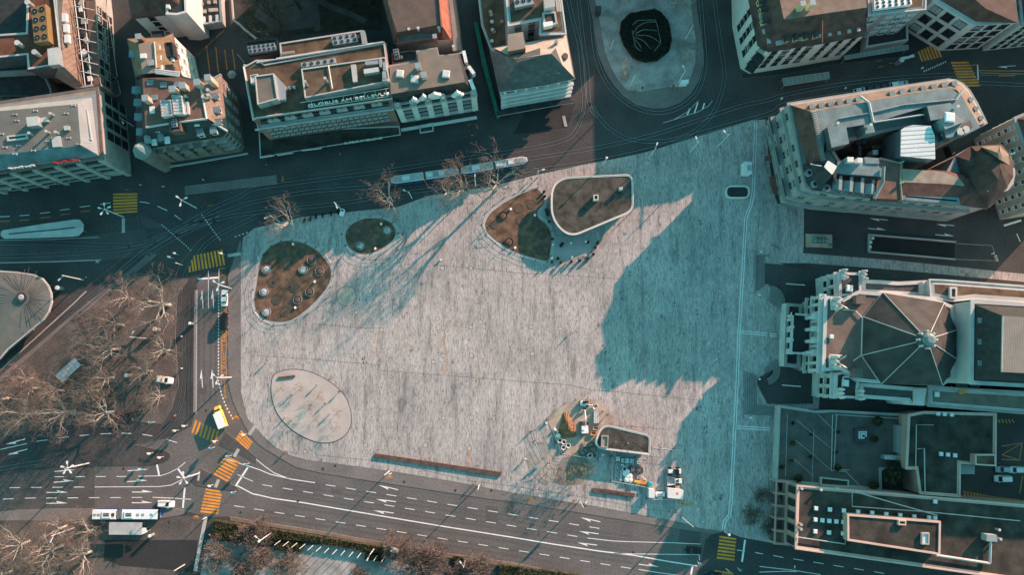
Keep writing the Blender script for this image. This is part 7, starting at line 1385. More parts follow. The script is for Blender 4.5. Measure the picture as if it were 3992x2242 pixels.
for s in ('a 1482,155', 'a 1532,148', 'a 1580,140', 'a 1630,135'): c = W1(s, 4.7); MB().box((c.x, c.y, 4.2), (.7, 2.2, .5), M('pale roof light', (.55, .62, .62), .3, .1), .06).build('skylight', t)
for s in ('a 1515,82', 'a 1602,70', 'a 1470,15', 'a 1515,25', 'a 1567,12', 'a 1615,8'): c = W1(s, 4.7); MB().box((c.x, c.y, 4.2), (2.6 if '5,82' in s or '2,70' in s else .8, 1.0, .5), STONE, .06).build('skylight', t)
# ------------------------------------------------------------------ left blocks
t, P2 = bld('office_block', 'office block with long sloped brown roof, glazed roof terrace and yellow fan unit', 'building', 'a -250,-200 700,-200 720,0 752,640 560,662 330,530 a -250,560', 10.5, STONE, [(.3, 10.3, STONE)], cap=SLATE, parapet=.2, corm=STONE, win=[(2, 1, 10, 3, 2.6, 1.6, 'd')])
loftpart(t, 'sloped_roof', [('a 545,-200 548,0 628,645 560,662 330,530 200,540 205,420 400,-200', 10.4), ('a 415,-200 418,0 465,485 455,490 330,505 210,520 205,430 400,-200', 17)], [TILEL], M('rusty roof gravel', (.13, .055, .035), .95, .3, 1.5, fine=.35))
rbox(t, 'flat_roof', 'a -250,270 195,240 205,-200 415,-200 465,480 210,520 200,410 -250,455', 10, 17.2, SLATEB, MATS['rusty roof gravel'], .5, COPING)
strip_part(t, 'gutter', 'a 400,-50 440,300 455,480', 17.4, .25, .3, ZINC)
for s in ('a 470,118', 'a 482,198', 'a 490,278'): c = W1(s, 16.6); MB().box((c.x, c.y, 14.9), (1.3, 2.3, 1.0), LAMPW, .08).build('skylight', t)
for k in range(8): y = -40+k*82; strip_part(t, 'terrace_frame', f'a {548+(y)*.115:.0f},{y} {705+y*.07:.0f},{y+32}', 12.6, .14, .2, COPING); x = 560+y*.115
strip_part(t, 'terrace_frame', 'a 560,0 640,640', 12.6, .14, .2, COPING); strip_part(t, 'terrace_frame', 'a 625,0 690,640', 12.4, .14, .2, COPING)
for k in range(13): c = W1(f'a {585+k*6+rnd.uniform(-8, 30):.0f},{10+k*48}', 11); MB().box((c.x, c.y, 10.3), (rnd.uniform(.6, 1.8), rnd.uniform(.8, 2), rnd.uniform(.4, 1)), rnd.choice([LAMPW, DARK, STONE, SLATE]), rnd.uniform(0, 3)).build('terrace_furniture', t)
MB().prism(W('a 640,0 715,0 752,635 705,640', 10.6), 10.35, 10.55, TILE).build('terrace_deck', t)
o = acbox(t, 'a 230,60 340,25 365,305 258,318', 17, 19.5, 1, M('ochre fan housing', (.22, .135, .06), .6, .1), 2, 4); rbox(t, 'stair_house', 'a 355,365 430,352 445,480 365,490', 17, 19.2, GREYP, COPING); pipes(t, ['a 258,388', 'a 128,318', 'a 205,12'], 17, 19.5, .6)
rbox(t, 'shop_awning', 'a 755,-100 800,-100 805,90 762,95', 3, 3.5, CONC, SLATE); rbox(t, 'shop_awning', 'a 780,120 812,118 845,350 808,355', 3, 3.5, CONC, SLATE); rbox(t, 'shop_awning', 'a 810,360 848,355 878,575 840,582', 3, 3.5, CONC, SLATE); rbox(t, 'shop_awning', 'a 845,600 880,598 905,700 870,720', 3, 3.5, CONC, SLATE)
t, P2 = bld('courtyard_block', 'dark shaded lower roofs behind the office block at the left edge', 'building', 'a -250,560 105,520 330,535 390,660 400,740 -250,790', 7, STONED, [(.4, 6.8, COPING)], cap=SLATE, parapet=.3, corm=SLATEB)
rbox(t, 'roof_terrace', 'a 5,715 210,715 212,780 0,800', 6, 9, SLATE, GDARK, .3, SLATEB)
t, P2 = bld('commercial_block', 'grey metal roofed commercial block with pale column grid at the left edge', 'building', 'a -300,800 400,700 738,648 778,1195 -300,1352', 16.5, STONE, [(.9, 16.4, STONED), ('a -300,835 300,755 722,702 742,1168 -300,1322', 17.2, STONED)], cap=ZINCL, corm=STONED, win=[])
loftpart(t, 'metal_roof', [('a -300,838 690,732 740,1166 -300,1318', 17.3), ('a -300,860 582,780 608,1088 -300,1190', 19.2)], [ZINCL], seam('grey green metal roof', (.16, .155, .142), 80, .62, .8, var=.14, scale=1.2))
loftpart(t, 'shaded_slope', [('a 610,1090 738,1164 -300,1316 -300,1190', 17.36), ('a 606,1086 612,1094 -300,1196 -300,1186', 19.24)], [M('shade tinted metal roof', (.10, .15, .16), .4, .35, 1.5)], MATS['shade tinted metal roof'])  # darker blue metal stands for the shade on this slope
rbox(t, 'light_well', 'a 628,825 655,820 690,1050 658,1052', 17, 18.3, COPING, DARK, .3, COPING)
for s, z in (('a 195,880 280,872 288,940 205,950', 21.5), ('a 305,885 355,878 358,910 308,918', 20.2), ('a 478,945 515,942 518,975 482,978', 20), ('a 385,1028 448,1020 460,1100 395,1105', 19.8)): rbox(t, 'roof_unit', s, 19, z, GREYP, COPING)
rbox(t, 'vent_grille', 'a 50,1020 202,1002 205,1040 52,1060', 19, 19.8, COPING, DARK, .4, COPING); pipes(t, ['a 215,998', 'a 375,850', 'a 415,990', 'a 345,985'], 19, 21, .3)
for i, s in enumerate(('a 110,858', 'a 125,905', 'a 265,830', 'a 495,850', 'a 552,790', 'a 35,1105', 'a 138,1092', 'a 358,1060', 'a 515,1035', 'a 590,1082', 'a 110,1155', 'a 250,1130', 'a 10,1005')): c = W1(s, 19.4); MB().box((c.x, c.y, 19.1), (1.0, .12, .3), COPING).box((c.x-.5, c.y, 19.1), (.14, .5, .3), COPING).box((c.x+.5, c.y, 19.1), (.14, .5, .3), COPING).build('safety_anchor', t)
A, B = W('a -300,1352 778,1195', 16.5); d = (B-A).normalized(); rz = math.atan2(d.y, d.x); nn = Vector((d.y, -d.x, 0)); L = (B-A).length
for k in range(9): p = A+d*(L-1-(L-1)*k/6.3)+nn*(-.1); MB().box((p.x, p.y, 0), (1.3, 1.0, 16.2), STONE, rz).build('column', t)
for z in (4.5, 8.5, 12.3): p = A+d*L/2+nn*(-.05); MB().box((p.x, p.y, z), (L, .7, .6), STONE, rz).build('floor_beam', t)
for k in range(6):
    for z in (5.2, 9.2, 13): p = A+d*(L-3.9-(L-1)*k/6.3)-nn*.3; MB().box((p.x, p.y, z), (4.8, .2, 3.0), WGL, rz).build('window', t)
A, B = W('a 778,1195 738,648', 16.5); d = (B-A).normalized(); rz = math.atan2(d.y, d.x); nn = Vector((d.y, -d.x, 0)); L = (B-A).length
for k in range(4):
    for z in (1, 5.2, 9.2): p = A+d*(8+k*3.6)-nn*.28; MB().box((p.x, p.y, z), (2.4, .14, 3.4), WGL, rz).build('window', t)
mb = MB(); mb2 = MB()
for s, n, q in (('a 92,1270 262,1248', 7, mb), ('a 430,1228 590,1205', 8, mb2)):
    a, b = W(s, 16.8)
    for k in range(n): p = a.lerp(b, k/(n-1)); q.box((p.x, p.y, 16.3), (.85, .25, 1.3 if k % 3 else 1.7), LAMPW if q is mb else REDP, .12+.2*((k % 2)-.5)); q.box((p.x+.3, p.y, 16.6), (.3, .3, .5), REDP if q is mb else LAMPW, .1)
mb.build('white_roof_lettering', t); mb2.build('red_roof_lettering', t)
for k in range(6): rbox(t, 'shop_awning', f'a {232+k*110-150},{1385-k*17+22} {340+k*110-160},{1368-k*17+22} {345+k*110-155},{1395-k*17+22} {236+k*110-146},{1412-k*17+22}', 3, 3.4, CONC, SLATEB)
# lawn court with paths behind the department store, its shade put into the colours
structure('court_lawn', MB().prism(W('b -40,-150 920,-150 950,225 820,215 120,270 -60,290 -110,100'), 0, .06, M('shaded lawn', (.045, .042, .028), .95, .3, 2, fine=.4)))
structure('court_path', MB().prism(W('b 205,-150 470,-150 450,60 430,200 240,230 100,200 -20,120 60,-60'), 0, .08, M('court gravel', (.10, .09, .082), .95, .2, 1.5)))
for s in ('b 440,-20 460,230', 'b 470,0 560,50 700,100 820,160'): structure('court_path', MB().strip(W(s, .1), 1.8, .1, MATS['court gravel']))
o = MB().tube(W('a 1740,-50 1755,150 1800,180 1840,220 1929,290', .9), .35, CONC, 6).build('court_wall', origin=tuple(W1('a 1760,150'))); setp(o, 'low curved pale wall between the parking yard and the courtyard park', 'wall')
# ------------------------------------------------------------------ building site on the square
mb = MB(); r = random.Random(5); c = W1('o 520,400', PZ); base = smooth(W('o 470,200 530,230 590,330 610,420 625,490 560,505 480,515 430,480 410,420 440,310', PZ), 4); base = ccw(base)
SH = M('ochre building sand', (.24, .135, .075), .95, .15, 2, fine=.2); rg = [base]
for k, z in ((.8, .6), (.58, 1.3), (.33, 2.0), (.12, 2.35)): rg.append([c+(p-c)*k*r.uniform(.9, 1.08)+Vector((.3*k, .4, z*r.uniform(.9, 1.1))) for p in base])
o = mb.loft(rg, SH, cap=SH).build('sand_heap', origin=(c.x, c.y, PZ)); setp(o, 'heap of ochre building sand inside the site fence', 'sand heap')
TAN = M('trampled tan tarpaulin', (.55, .38, .24), .9, .15, 3)
def digger(s, rz, label, sc=1.0, arm=3.2, up=1):
    t = thing('excavator', label, 'excavator')
    for sy in (-1, 1): mb = MB(); mb.box((0, sy*.85, 0), (2.6, .42, .55), BLACK).tube([(-1.3, sy*.85-.21, .27), (-1.3, sy*.85+.21, .27)], .27, BLACK, 10).tube([(1.3, sy*.85-.21, .27), (1.3, sy*.85+.21, .27)], .27, BLACK, 10); mb.build('track', t, origin=(0, 0, 0))
    MB().box((1.75, 0, .1), (.25, 2.1, .5), GREYP).build('dozer_blade', t, origin=(0, 0, 0))
    MB().prism([(-1.5, -.8), (-1.2, -1.0), (.4, -1.0), (.6, -.9), (.6, .9), (.4, 1.0), (-1.2, 1.0), (-1.5, .8)], .65, 1.15, WHITEP).box((-1.0, 0, 1.15), (.9, 1.9, .55), WHITEP, 0, .9).build('house', t, origin=(0, 0, 0))
    cb = MB().box((.05, .45, 1.15), (1.1, .95, 1.25), GLASS, 0, .9); cb.box((.05, .45, 2.41), (1.0, .88, .08), WHITEP if up else BLACKP); cb.build('cab', t, origin=(0, 0, 0))
    a0, a1, a2 = Vector((.6, -.25, 1.2)), Vector((arm*.55, -.25, 2.9)), Vector((arm*1.15, -.25, 1.3)); m = MB().tube([a0, a1], [.2, .17], WHITEP, 6).tube([a1, a2], [.16, .12], WHITEP, 6).tube([a0+Vector((.1, 0, .35)), a1*.8+Vector((.1, 0, .4))], .06, STEEL, 5); m.build('arm', t, origin=(0, 0, 0))
    MB().box((arm*1.2, -.25, .75), (.5, .8, .55), DARK, 0, .8).build('bucket', t, origin=(0, 0, 0)); put(t, s, rz, PZ); t.scale = (sc,)*3; return t
digger('o 715,385', PI/2+.03, 'white excavator with raised arm beside the sand heap', 1.05, 4.2); digger('o 712,100', -.1, 'smaller white excavator with dark cab at the top of the site', .75, 3.0, 0)
def sack(s, label, m=PLASTIC, r=.62, open_=False, h=.85, g=None, z=PZ):
    c = W1(s, z+h); t = thing('bulk_sack', label, 'sack', (c.x, c.y, z), 0, g); rr = random.Random(int(c.x*31)); n = 12
    ring = lambda q, zz: [(c.x+q*(1+.12*rr.uniform(-1, 1))*math.cos(2*PI*k/n), c.y+q*(1+.12*rr.uniform(-1, 1))*math.sin(2*PI*k/n), z+zz) for k in range(n)]
    if open_: MB().loft([ring(r*.9, 0), ring(r*1.05, h*.6), ring(r, h), ring(r*.82, h*.97), ring(r*.75, h*.75)], m, cap=DARK).build('fabric', t)
    else: MB().loft([ring(r*.9, 0), ring(r*1.08, h*.5), ring(r*.95, h*.9), ring(r*.5, h*1.05), ring(r*.12, h*1.12)], m, cap=m).build('fabric', t, smooth=True)
    mb = MB()
    for k in range(4): a = PI/4+k*PI/2; mb.tube([(c.x+r*.8*math.cos(a-.2), c.y+r*.8*math.sin(a-.2), z+h), (c.x+r*.95*math.cos(a), c.y+r*.95*math.sin(a), z+h+.2), (c.x+r*.8*math.cos(a+.2), c.y+r*.8*math.sin(a+.2), z+h)], .03, m, 4)
    mb.build('handle', t)
for s, l, op in (('o 372,412', 'small pale sack at the upper end of the row along the site fence', 0), ('o 405,440', 'tan round sack second in the row along the site fence', 0), ('o 410,483', 'closed white bulk sack third in the row along the site fence', 0), ('o 430,540', 'open white bulk sack touching the site fence', 1), ('o 478,557', 'open white bulk sack right of the one at the fence', 1), ('o 528,597', 'open white bulk sack nearest the hose coils in the row', 1), ('o 472,622', 'lowest open white bulk sack near the fence corner', 1), ('o 787,715', 'open white bulk sack below the hose coils', 1), ('o 1193,872', 'open white bulk sack at the top of the pile between the pallets', 1)):
    sack(s, l, CARD if 'tan' in l else PLASTIC, .42 if ('small' in l or 'tan' in l) else .66, bool(op))
for s in ('o 1195,925', 'o 1228,905', 'o 1222,955', 'o 1258,955', 'o 1215,1003', 'o 1260,1003'): sack(s, 'closed white bulk sack heaped in the pile between boards and cable drums', PLASTIC, .68, False, .95, 'closed white sacks in the pile')
def coil(s, r, label):
    c = W1(s, PZ); rr = random.Random(int(c.x*7)); pts = []
    for k in range(46): a = 2*PI*k/20; q = r*(1+.10*math.sin(k*.9)); pts.append((c.x+q*math.cos(a), c.y+q*math.sin(a)*.9, PZ+.1+.006*k))
    o = MB().tube(pts, .085, M('dark grey hose', (.10, .12, .12), .6, .1), 6).build('hose_coil', origin=(c.x, c.y, PZ)); setp(o, label, 'hose')
for s, r, l in (('o 705,660', 1.25, 'large grey hose coil at the left of the coil heap'), ('o 745,655', .9, 'grey hose coil in the middle of the coil heap'), ('o 790,590', .85, 'upper grey hose coil against the small pavilion'), ('o 820,640', .95, 'right grey hose coil against the small pavilion'), ('o 690,690', .9, 'lower grey hose coil at the site fence')): coil(s, r, l)
c = W1('o 838,715', PZ); o = MB().disc(c, .55, PZ, PZ+.5, MULCH, 12, r1=.3).build('mulch_heap', origin=tuple(c)); setp(o, 'small round heap of dark red mulch below the pavilion', 'mulch')
def stack(s, z1, label, m, n=1, name='pallet_stack', cat='pallet'):
    pts = ccw(W(s, PZ+z1)); t = thing(name, label, cat, tuple(Vector((*(sum(pts, Vector())/len(pts)).xy, PZ)))); MB().loft([Z(pts, PZ), Z(pts, PZ+.15)], WOODB, cap=WOODB).build('pallet', t)
    q = inset(pts, .06); MB().loft([Z(q, PZ+.15), Z(q, PZ+z1)], m, cap=m).build('load', t); mb = MB(); a, b, c_, d = pts[:4]
    for k in (.3, .7): mb.strip([a.lerp(b, k), d.lerp(c_, k)], .06, PZ+z1+.005, DARK)
    mb.build('strap', t); return t
SLB = M('pale stone slabs', (.50, .52, .52), .7, .15, 3); WRAP = M('white wrapped load', (.66, .70, .72), .4, .15, 3)
for s, z, l, m in (('o 828,198 888,198 890,338 826,338', 1.0, 'stack of pale boards right of the white excavator', SLB), ('o 1090,725 1138,728 1138,785 1088,782', 1.1, 'white wrapped pallet at the top left of the pallet group', WRAP), ('o 1148,742 1192,745 1190,805 1146,800', .9, 'pallet of pale slabs second from the left in the upper row', SLB), ('o 1200,742 1245,748 1242,812 1198,806', .9, 'pallet of pale slabs third from the left in the upper row', WRAP), ('o 1250,748 1298,752 1296,812 1248,808', .9, 'pallet of slabs with tan load at the right end of the upper row', SLB), ('o 1092,795 1138,798 1136,825 1090,822', .7, 'low pallet with brown load below the white wrapped one', CARD), ('o 1145,812 1190,815 1188,845 1143,840', .6, 'low pallet of slabs in the lower row', WRAP), ('o 1200,818 1240,822 1238,848 1198,845', .6, 'rightmost low pallet of slabs in the lower row', SLB), ('o 1135,878 1168,880 1158,1018 1130,1012', .6, 'long pile of pale boards beside the steel frame', SLB), ('o 1045,865 1070,866 1062,1002 1040,998', .5, 'narrow pile of steel bars along the left site fence', GREYP), ('o 690,560 730,560 728,590 692,588', .5, 'small tan crate above the hose coils', CARD)): stack(s, z, l, m)
t = thing('steel_frame', 'rectangular pale steel frame lying beside the board pile', 'frame', tuple(W1('o 1098,930', PZ))); mb = MB()
for s in ('o 1080,870 1122,872', 'o 1080,910 1120,912', 'o 1078,950 1118,952', 'o 1076,1000 1114,1003', 'o 1082,868 1076,1002', 'o 1122,870 1114,1004'): mb.tube(W(s, PZ+.25), .09, SLB, 4)
mb.build('frame', t)
t = thing('concrete_block', 'white four-cell grid block below the small pavilion', 'block', tuple(W1('o 1360,785', PZ))); mb = MB(); pts = W('o 1340,760 1382,760 1382,810 1340,810', PZ+.5)
for k in range(3): a, b = pts[0].lerp(pts[1], k/2), pts[3].lerp(pts[2], k/2); m_ = (a+b)/2; mb.box((m_.x, m_.y, PZ), (.16, (a-b).length, .5), LAMPW)
for k in range(3): a, b = pts[0].lerp(pts[3], k/2), pts[1].lerp(pts[2], k/2); m_ = (a+b)/2; mb.box((m_.x, m_.y, PZ+.01), ((a-b).length, .16, .5), LAMPW)
mb.build('grid', t)
for s, l in (('o 1278,880', 'left dark cable drum lying beside the white sacks'), ('o 1358,885', 'right dark cable drum lying beside the white sacks')):
    c = W1(s, PZ); t = thing('cable_drum', l, 'cable drum', (c.x, c.y, PZ)); f = MB().disc(c, 1.15, PZ, PZ+.1, DARK, 20).build('flange', t); MB().disc(c, .75, PZ+.1, PZ+.75, M('dark cable', (.07, .075, .08), .6), 20).build('winding', t); MB().disc(c, 1.15, PZ+.75, PZ+.85, DARK, 20).annulus(c, .2, .3, PZ+.85, PZ+.9, GREYP, 10).build('flange', t)
    mb = MB()
    for k in range(6): a = k*PI/3; mb.box((c.x+.62*math.cos(a), c.y+.62*math.sin(a), PZ+.85), (.9, .07, .03), GREYP, a)
    mb.build('spoke', t)
t = thing('conveyor_tipper', 'orange conveyor machine with turquoise drum at the site corner', 'machine', tuple(W1('o 1370,1025', PZ)), along('o 1290,1010', 'o 1440,1035')); MB().box((0, 0, .5), (3.6, .8, .45), ORP).box((-1.0, .1, .95), (1.5, .6, .25), YELP).build('frame', t, origin=(0, 0, 0)); [MB().tube([(x, y-.1, .3), (x, y+.1, .3)], .3, BLACK, 10).build('wheel', t, origin=(0, 0, 0)) for x in (-1.2, 1.2) for y in (-.5, .5)]
MB().ball((2.6, 0, .85), .85, TEALP, 12).build('drum', t, origin=(0, 0, 0))
t = thing('ladder_beam', 'slanted white ladder beam beside the orange machine', 'ladder', tuple(W1('o 1415,980', PZ))); a, b = W('o 1385,955 1448,1005', PZ+.5); mb = MB(); [mb.tube([a+Vector((0, o_, 0)), b+Vector((0, o_, 0))], .06, LAMPW, 5) for o_ in (-.2, .2)]; [mb.tube([a.lerp(b, k/7)+Vector((0, -.2, 0)), a.lerp(b, k/7)+Vector((0, .2, 0))], .04, LAMPW, 4) for k in range(8)]; mb.build('ladder', t)
def roller(s, rz, label, skip=False):
    t = thing('site_dumper', label, 'dumper')
    for x in (-1.35, .9):
        for sy in (-1, 1): MB().tube([(x, sy*.85-.2, .48), (x, sy*.85+.2, .48)], .48, BLACK, 14).build('wheel', t, origin=(0, 0, 0))
    MB().box((.7, 0, .55), (1.9, 1.3, .55), WHITEP).build('chassis', t, origin=(0, 0, 0)); MB().box((1.2, 0, 1.1), (.9, 1.3, .5), WHITEP, 0, .85).build('engine_hood', t, origin=(0, 0, 0))
    if skip: mb = MB(); q = [[(-2.2, -1.1), (-.4, -.75), (-.4, .75), (-2.2, 1.1)], [(-2.4, -1.25), (-.2, -.95), (-.2, .95), (-2.4, 1.25)]]; mb.loft([[(x, y, .7) for x, y in q[0]], [(x, y, 1.45) for x, y in q[1]], [(x*.97-.04, y*.92, 1.45) for x, y in q[1]], [(x*.97-.04, y*.85, .85) for x, y in q[0]]], SLB, cap=CONC); mb.build('skip', t, origin=(0, 0, 0))
    else: MB().box((-1.2, 0, .6), (1.9, 1.25, .6), GREYP).box((-1.3, .0, 1.2), (1.2, .9, .25), WHITEP).build('loader', t, origin=(0, 0, 0)); MB().box((.3, 0, 1.1), (1.2, 1.3, 1.2), GLASS, 0, .85).box((.3, 0, 2.3), (1.1, 1.2, .08), BLACKP).build('cab', t, origin=(0, 0, 0))
    MB().box((.35, 0, 1.1), (.45, .55, .35), BLACK).build('seat', t, origin=(0, 0, 0)); put(t, s, rz, PZ); return t
roller('o 1775,895', 0, 'white articulated loader with black cab beside the square dumper'); roller('o 1782,1008', 0, 'white site dumper with empty pale skip', True)
def container(s, z1, label, m, cap):
    pts = ccw(W(s, PZ+z1)); c = sum(pts, Vector())/len(pts); t = thing('site_container', label, 'container', (c.x, c.y, PZ)); MB().loft([Z(pts, PZ), Z(pts, PZ+z1-.1)], m).build('wall', t); MB().loft([Z(pts, PZ+z1-.1), Z(inset(pts, -.06), PZ+z1-.1), Z(inset(pts, -.06), PZ+z1)], m, cap=cap).build('roof', t); return t
t = container('o 1702,1098 1880,1122 1878,1228 1700,1210', 2.5, 'white ribbed site container with a red mark on its roof', WHITEP, seam('ribbed white container roof', (.72, .72, .71), 95, .42, .72, var=.05)); c = W1('o 1810,1163', PZ+2.52); MB().disc(c, .42, PZ+2.5, PZ+2.515, M('pink red roof mark', (.62, .22, .17), .7), 14).build('roof_mark', t)
container('o 1480,1112 1542,1114 1540,1212 1478,1208', 2.2, 'small white site cabin beside the fence corner', WHITEP, LAMPW)
t = thing('compressor_trailer', 'white compressor trailer between the site cabin and the container', 'trailer', tuple(W1('o 1605,1165', PZ))); MB().box((0, 0, .5), (2.6, 1.3, .7), WHITEP, 0, .9).box((-.2, 0, 1.2), (1.0, .5, .2), GREYP).build('housing', t, origin=(0, 0, 0)); MB().box((1.6, 0, .5), (.9, .1, .1), DARK).build('drawbar', t, origin=(0, 0, 0)); MB().box((0, -1.0, .5), (1.1, .5, .4), LAMPW).build('tool_box', t, origin=(0, 0, 0)); [MB().tube([(0, y-.1, .32), (0, y+.1, .32)], .32, BLACK, 12).build('wheel', t, origin=(0, 0, 0)) for y in (-.72, .72)]
def bin_(s, l, m): c = W1(s, PZ+.9); t = thing('waste_bin', l, 'bin', (c.x, c.y, PZ)); MB().box((c.x, c.y, PZ), (1.1, .8, .9), m, 0, 1.08).build('bin_body', t); MB().box((c.x, c.y, PZ+.9), (1.22, .9, .1), m).build('lid', t)
bin_('o 1735,1082', 'black waste bin above the white container', BLACK); bin_('o 1808,1085', 'brown waste bin above the white container', CARD); bin_('o 1685,1195', 'small red bin beside the compressor', REDP)
t = thing('barrier_beam', 'yellow barrier beam lying beside the white container', 'beam', tuple(W1('o 1890,1265', PZ))); a, b = W('o 1800,1228 1978,1305', PZ+.3); d = b-a; m_ = (a+b)/2; MB().box((m_.x, m_.y, PZ+.05), (d.length, .35, .3), M('orange yellow paint', (.62, .33, .05), .6, .2, 2), math.atan2(d.y, d.x)).build('beam', t); MB().box((m_.x, m_.y, PZ), (.4, .7, .06), DARK, math.atan2(d.y, d.x)).build('foot', t)
for s, l, m in (('o 825,455', 'orange open skip tucked against the small pavilion', ORP), ('o 850,395', 'brown timber pile beside the orange skip', CARD), ('o 848,140', 'white machine crate at the top right of the site', LAMPW)):
    c = W1(s, PZ+1); t = thing('site_skip', l, 'skip', (c.x, c.y, PZ), .5 if 'crate' in l else 0); MB().loft([[(-.55, -.4, 0), (.55, -.4, 0), (.55, .4, 0), (-.55, .4, 0)], [(-.75, -.5, .9), (.75, -.5, .9), (.75, .5, .9), (-.75, .5, .9)], [(-.68, -.43, .9), (.68, -.43, .9), (.68, .43, .9), (-.68, .43, .9)], [(-.5, -.35, .6), (.5, -.35, .6), (.5, .35, .6), (-.5, .35, .6)]], m, cap=M('rubble', (.3, .24, .2), .95, .3, 4)).build('tub', t, origin=(0, 0, 0)); MB().box((0, 0, -.02), (1.0, .6, .08), DARK).build('runner', t, origin=(0, 0, 0))
for s, l in (('o 273,330', 'white barrel at the left corner of the site fence'), ('o 938,708', 'pale barrel below the small pavilion'), ('o 385,555', 'dark barrel outside the site fence'), ('o 152,870', 'turquoise barrel on the light gravel patch')):
    c = W1(s, PZ+.9); t = thing('barrel', l, 'barrel', (c.x, c.y, PZ)); m = TEALP if 'turq' in l else DARK if 'dark' in l else LAMPW; MB().disc(c, .36, PZ, PZ+.85, m, 14).build('drum', t); MB().disc(c, .38, PZ+.85, PZ+.93, m, 14).build('lid', t)
# small cart, scooters and bicycles
t = thing('delivery_cart', 'small white three-wheeled cart beside the row of scooters', 'cart'); MB().prism([(-1.0, -.55), (.7, -.6), (1.1, -.35), (1.1, .35), (.7, .6), (-1.0, .55)], .35, 1.5, WHITEP).build('body', t, origin=(0, 0, 0)); MB().box((.55, 0, 1.5), (.45, .8, .05), GLASS).build('windscreen', t, origin=(0, 0, 0)); [MB().tube([(x, y-.06, .25), (x, y+.06, .25)], .25, BLACK, 10).build('wheel', t, origin=(0, 0, 0)) for x, y in ((-.7, -.5), (-.7, .5), (.9, 0))]; put(t, 'f 650,158', 1.35, PZ)
def bike(s, rz, label, m=DARK, scooter=False, z=PZ, g=None):
    t = thing('motor_scooter' if scooter else 'bicycle', label, 'scooter' if scooter else 'bicycle', group=g); w_ = .09 if scooter else .03; rr = .26 if scooter else .34
    for x in (-.55, .55): wo = MB().tube([(x, -w_, rr), (x, w_, rr)], rr, BLACK, 14).build('wheel', t, origin=(0, 0, 0)); MB().tube([(x, -w_*1.1, rr), (x, w_*1.1, rr)], rr*.55, STEEL, 10).build('rim', wo, origin=(0, 0, 0))
    if scooter: MB().loft([ring_x(-.75, .18, .5, .75, .1), ring_x(-.3, .24, .3, .85, .1), ring_x(.15, .22, .28, .42, .1), ring_x(.4, .28, .3, 1.0, .1)], m, cap=m, bottom=m).build('frame', t, origin=(0, 0, 0)); MB().box((-.35, 0, .84), (.75, .3, .12), BLACK).build('saddle', t, origin=(0, 0, 0))
    else: MB().tube([(-.55, 0, .34), (-.15, 0, .85), (.4, 0, .9), (.55, 0, .34)], .03, m, 5).tube([(-.15, 0, .85), (0, 0, .35), (.4, 0, .85)], .03, m, 5).build('frame', t, origin=(0, 0, 0)); MB().box((-.2, 0, .9), (.28, .15, .08), BLACK).build('saddle', t, origin=(0, 0, 0))
    MB().tube([(.38, -.32, 1.05), (.42, 0, 1.02), (.38, .32, 1.05)], .025, DARK, 5).build('handlebar', t, origin=(0, 0, 0)); put(t, s, rz, z); return t
for i, (s, l) in enumerate((('f 362,213', 'dark scooter at the left end of the row under the bare tree'), ('f 408,198', 'dark scooter second from the left in the row beside the cart'), ('f 450,180', 'dark scooter with pale tail in the middle of the row beside the cart'), ('f 500,172', 'dark scooter fourth in the row beside the cart'), ('f 562,160', 'large dark scooter with red light nearest the cart'), ('f 615,148', 'dark scooter touching the white cart'))): bike(s, 1.3+.1*i, l, BLACKP, True)
bike('i 850,283', .1, 'red scooter under the overhanging plane tree', REDP, True, .06); r = random.Random(9)
for i in range(14): bike(f'i {690+r.uniform(0, 110):.0f},{100+r.uniform(0, 95):.0f}', r.uniform(0, 3), 'dark bicycle in the crowded rack under the park trees', DARK, False, .06, 'bicycles in the park rack')
for i in range(6): bike(f'i {950+25*i},{215+r.uniform(0, 30):.0f}', 1.4+r.uniform(-.2, .2), 'dark bicycle in the row beside the round tree grate', DARK, False, .06, 'bicycles beside the dark parked car')
for i in range(10): bike(f'i {20+60*i},{1400+r.uniform(-25, 25):.0f}', r.uniform(.8, 1.8), 'bicycle parked under the plane trees at the bottom edge', REDP if i % 3 == 0 else STEEL, False, .06, 'bicycles at the bottom left edge')
bike('e 1637,62', .2, 'lone bicycle beside the tram platform post', DARK, False, 0)
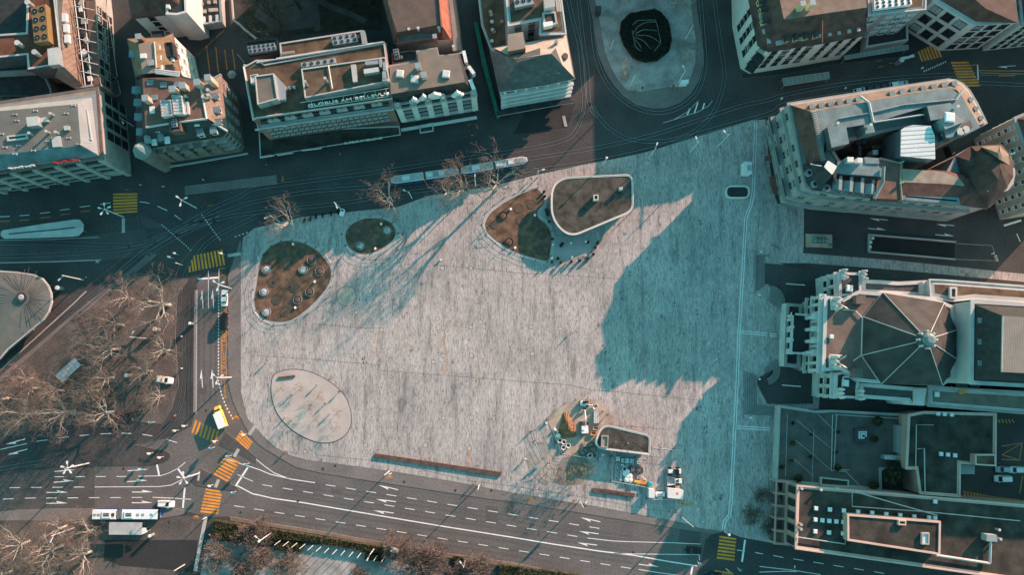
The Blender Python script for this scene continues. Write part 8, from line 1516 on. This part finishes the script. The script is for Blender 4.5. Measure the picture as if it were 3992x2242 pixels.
c = W1('j 1035,1268', 2); t = thing('parked_cart', 'white roofed little van between hedge and brown shrub', 'van', (c.x, c.y, .06), along('j 1010,1262', 'j 1063,1275')); MB().box((0, 0, .4), (2.3, 1.1, 1.4), WHITEP, 0, .94).build('body', t, origin=(0, 0, 0)); MB().box((1.0, 0, 1.0), (.5, .9, .5), GLASS).build('windscreen', t, origin=(0, 0, 0)); [MB().tube([(x, y-.07, .25), (x, y+.07, .25)], .25, BLACK, 10).build('wheel', t, origin=(0, 0, 0)) for x in (-.7, .7) for y in (-.5, .5)]
for s, l in (('i 1412,322', 'white signal head leaning at the left crossing corner'), ('i 1345,357', 'white signal head at the park tip'), ('i 1640,437', 'white signal head at the island between two crossings'), ('i 1855,388', 'white signal head beside the upper right crossing end'), ('i 1615,487', 'blue topped signal on the middle island'), ('i 1740,548', 'pale blue signal at the top of the middle crossing'), ('i 1875,607', 'blue topped signal above the right stop line'), ('i 1605,768', 'white signal at the lower crossing'), ('i 1778,818', 'blue topped signal at the lower pointed island'), ('i 1155,527', 'white signal on the rounded island'), ('i 1232,557', 'double white signal at the island tip'), ('i 1165,297', 'blue topped signal at the park kerb'), ('e 1345,470', 'white box beside the tram crossing'), ('e 1305,497', 'small white box left of the tram crossing'), ('e 1690,470', 'white signal at the yellow tram crossing'), ('k 1385,1345', 'blue topped traffic island post near the black car'), ('k 1685,1392', 'blue topped post beside the lower right crossing'), ('e 410,752', 'small white signal by the round pavilion')):
    c = W1(s, 0); t = thing('traffic_signal', l, 'traffic signal', (c.x, c.y, 0)); MB().tube([(c.x, c.y, 0), (c.x, c.y, 3.2)], .07, STEELW, 6).build('post', t); hd = MB().box((c.x+.1, c.y, 2.6), (.4, .45, 1.0), M('blue signal cap', (.05, .28, .38), .5, .05) if 'blue' in l else LAMPW).build('signal_head', t); MB().box((c.x-.3, c.y, 2.3), (.12, .5, 1.1), LAMPW, .5).build('sign_plate', t)
# windows beyond the first hundred of a house become one part
for t, lst in REST.values():
    mb = MB()
    for me, mx in lst:
        for p in me.polygons: mb.face([mx @ me.vertices[i].co for i in p.vertices], me.materials[p.material_index])
    o = mb.build('window', t, origin=(0, 0, 0)); o['kind'] = 'stuff'
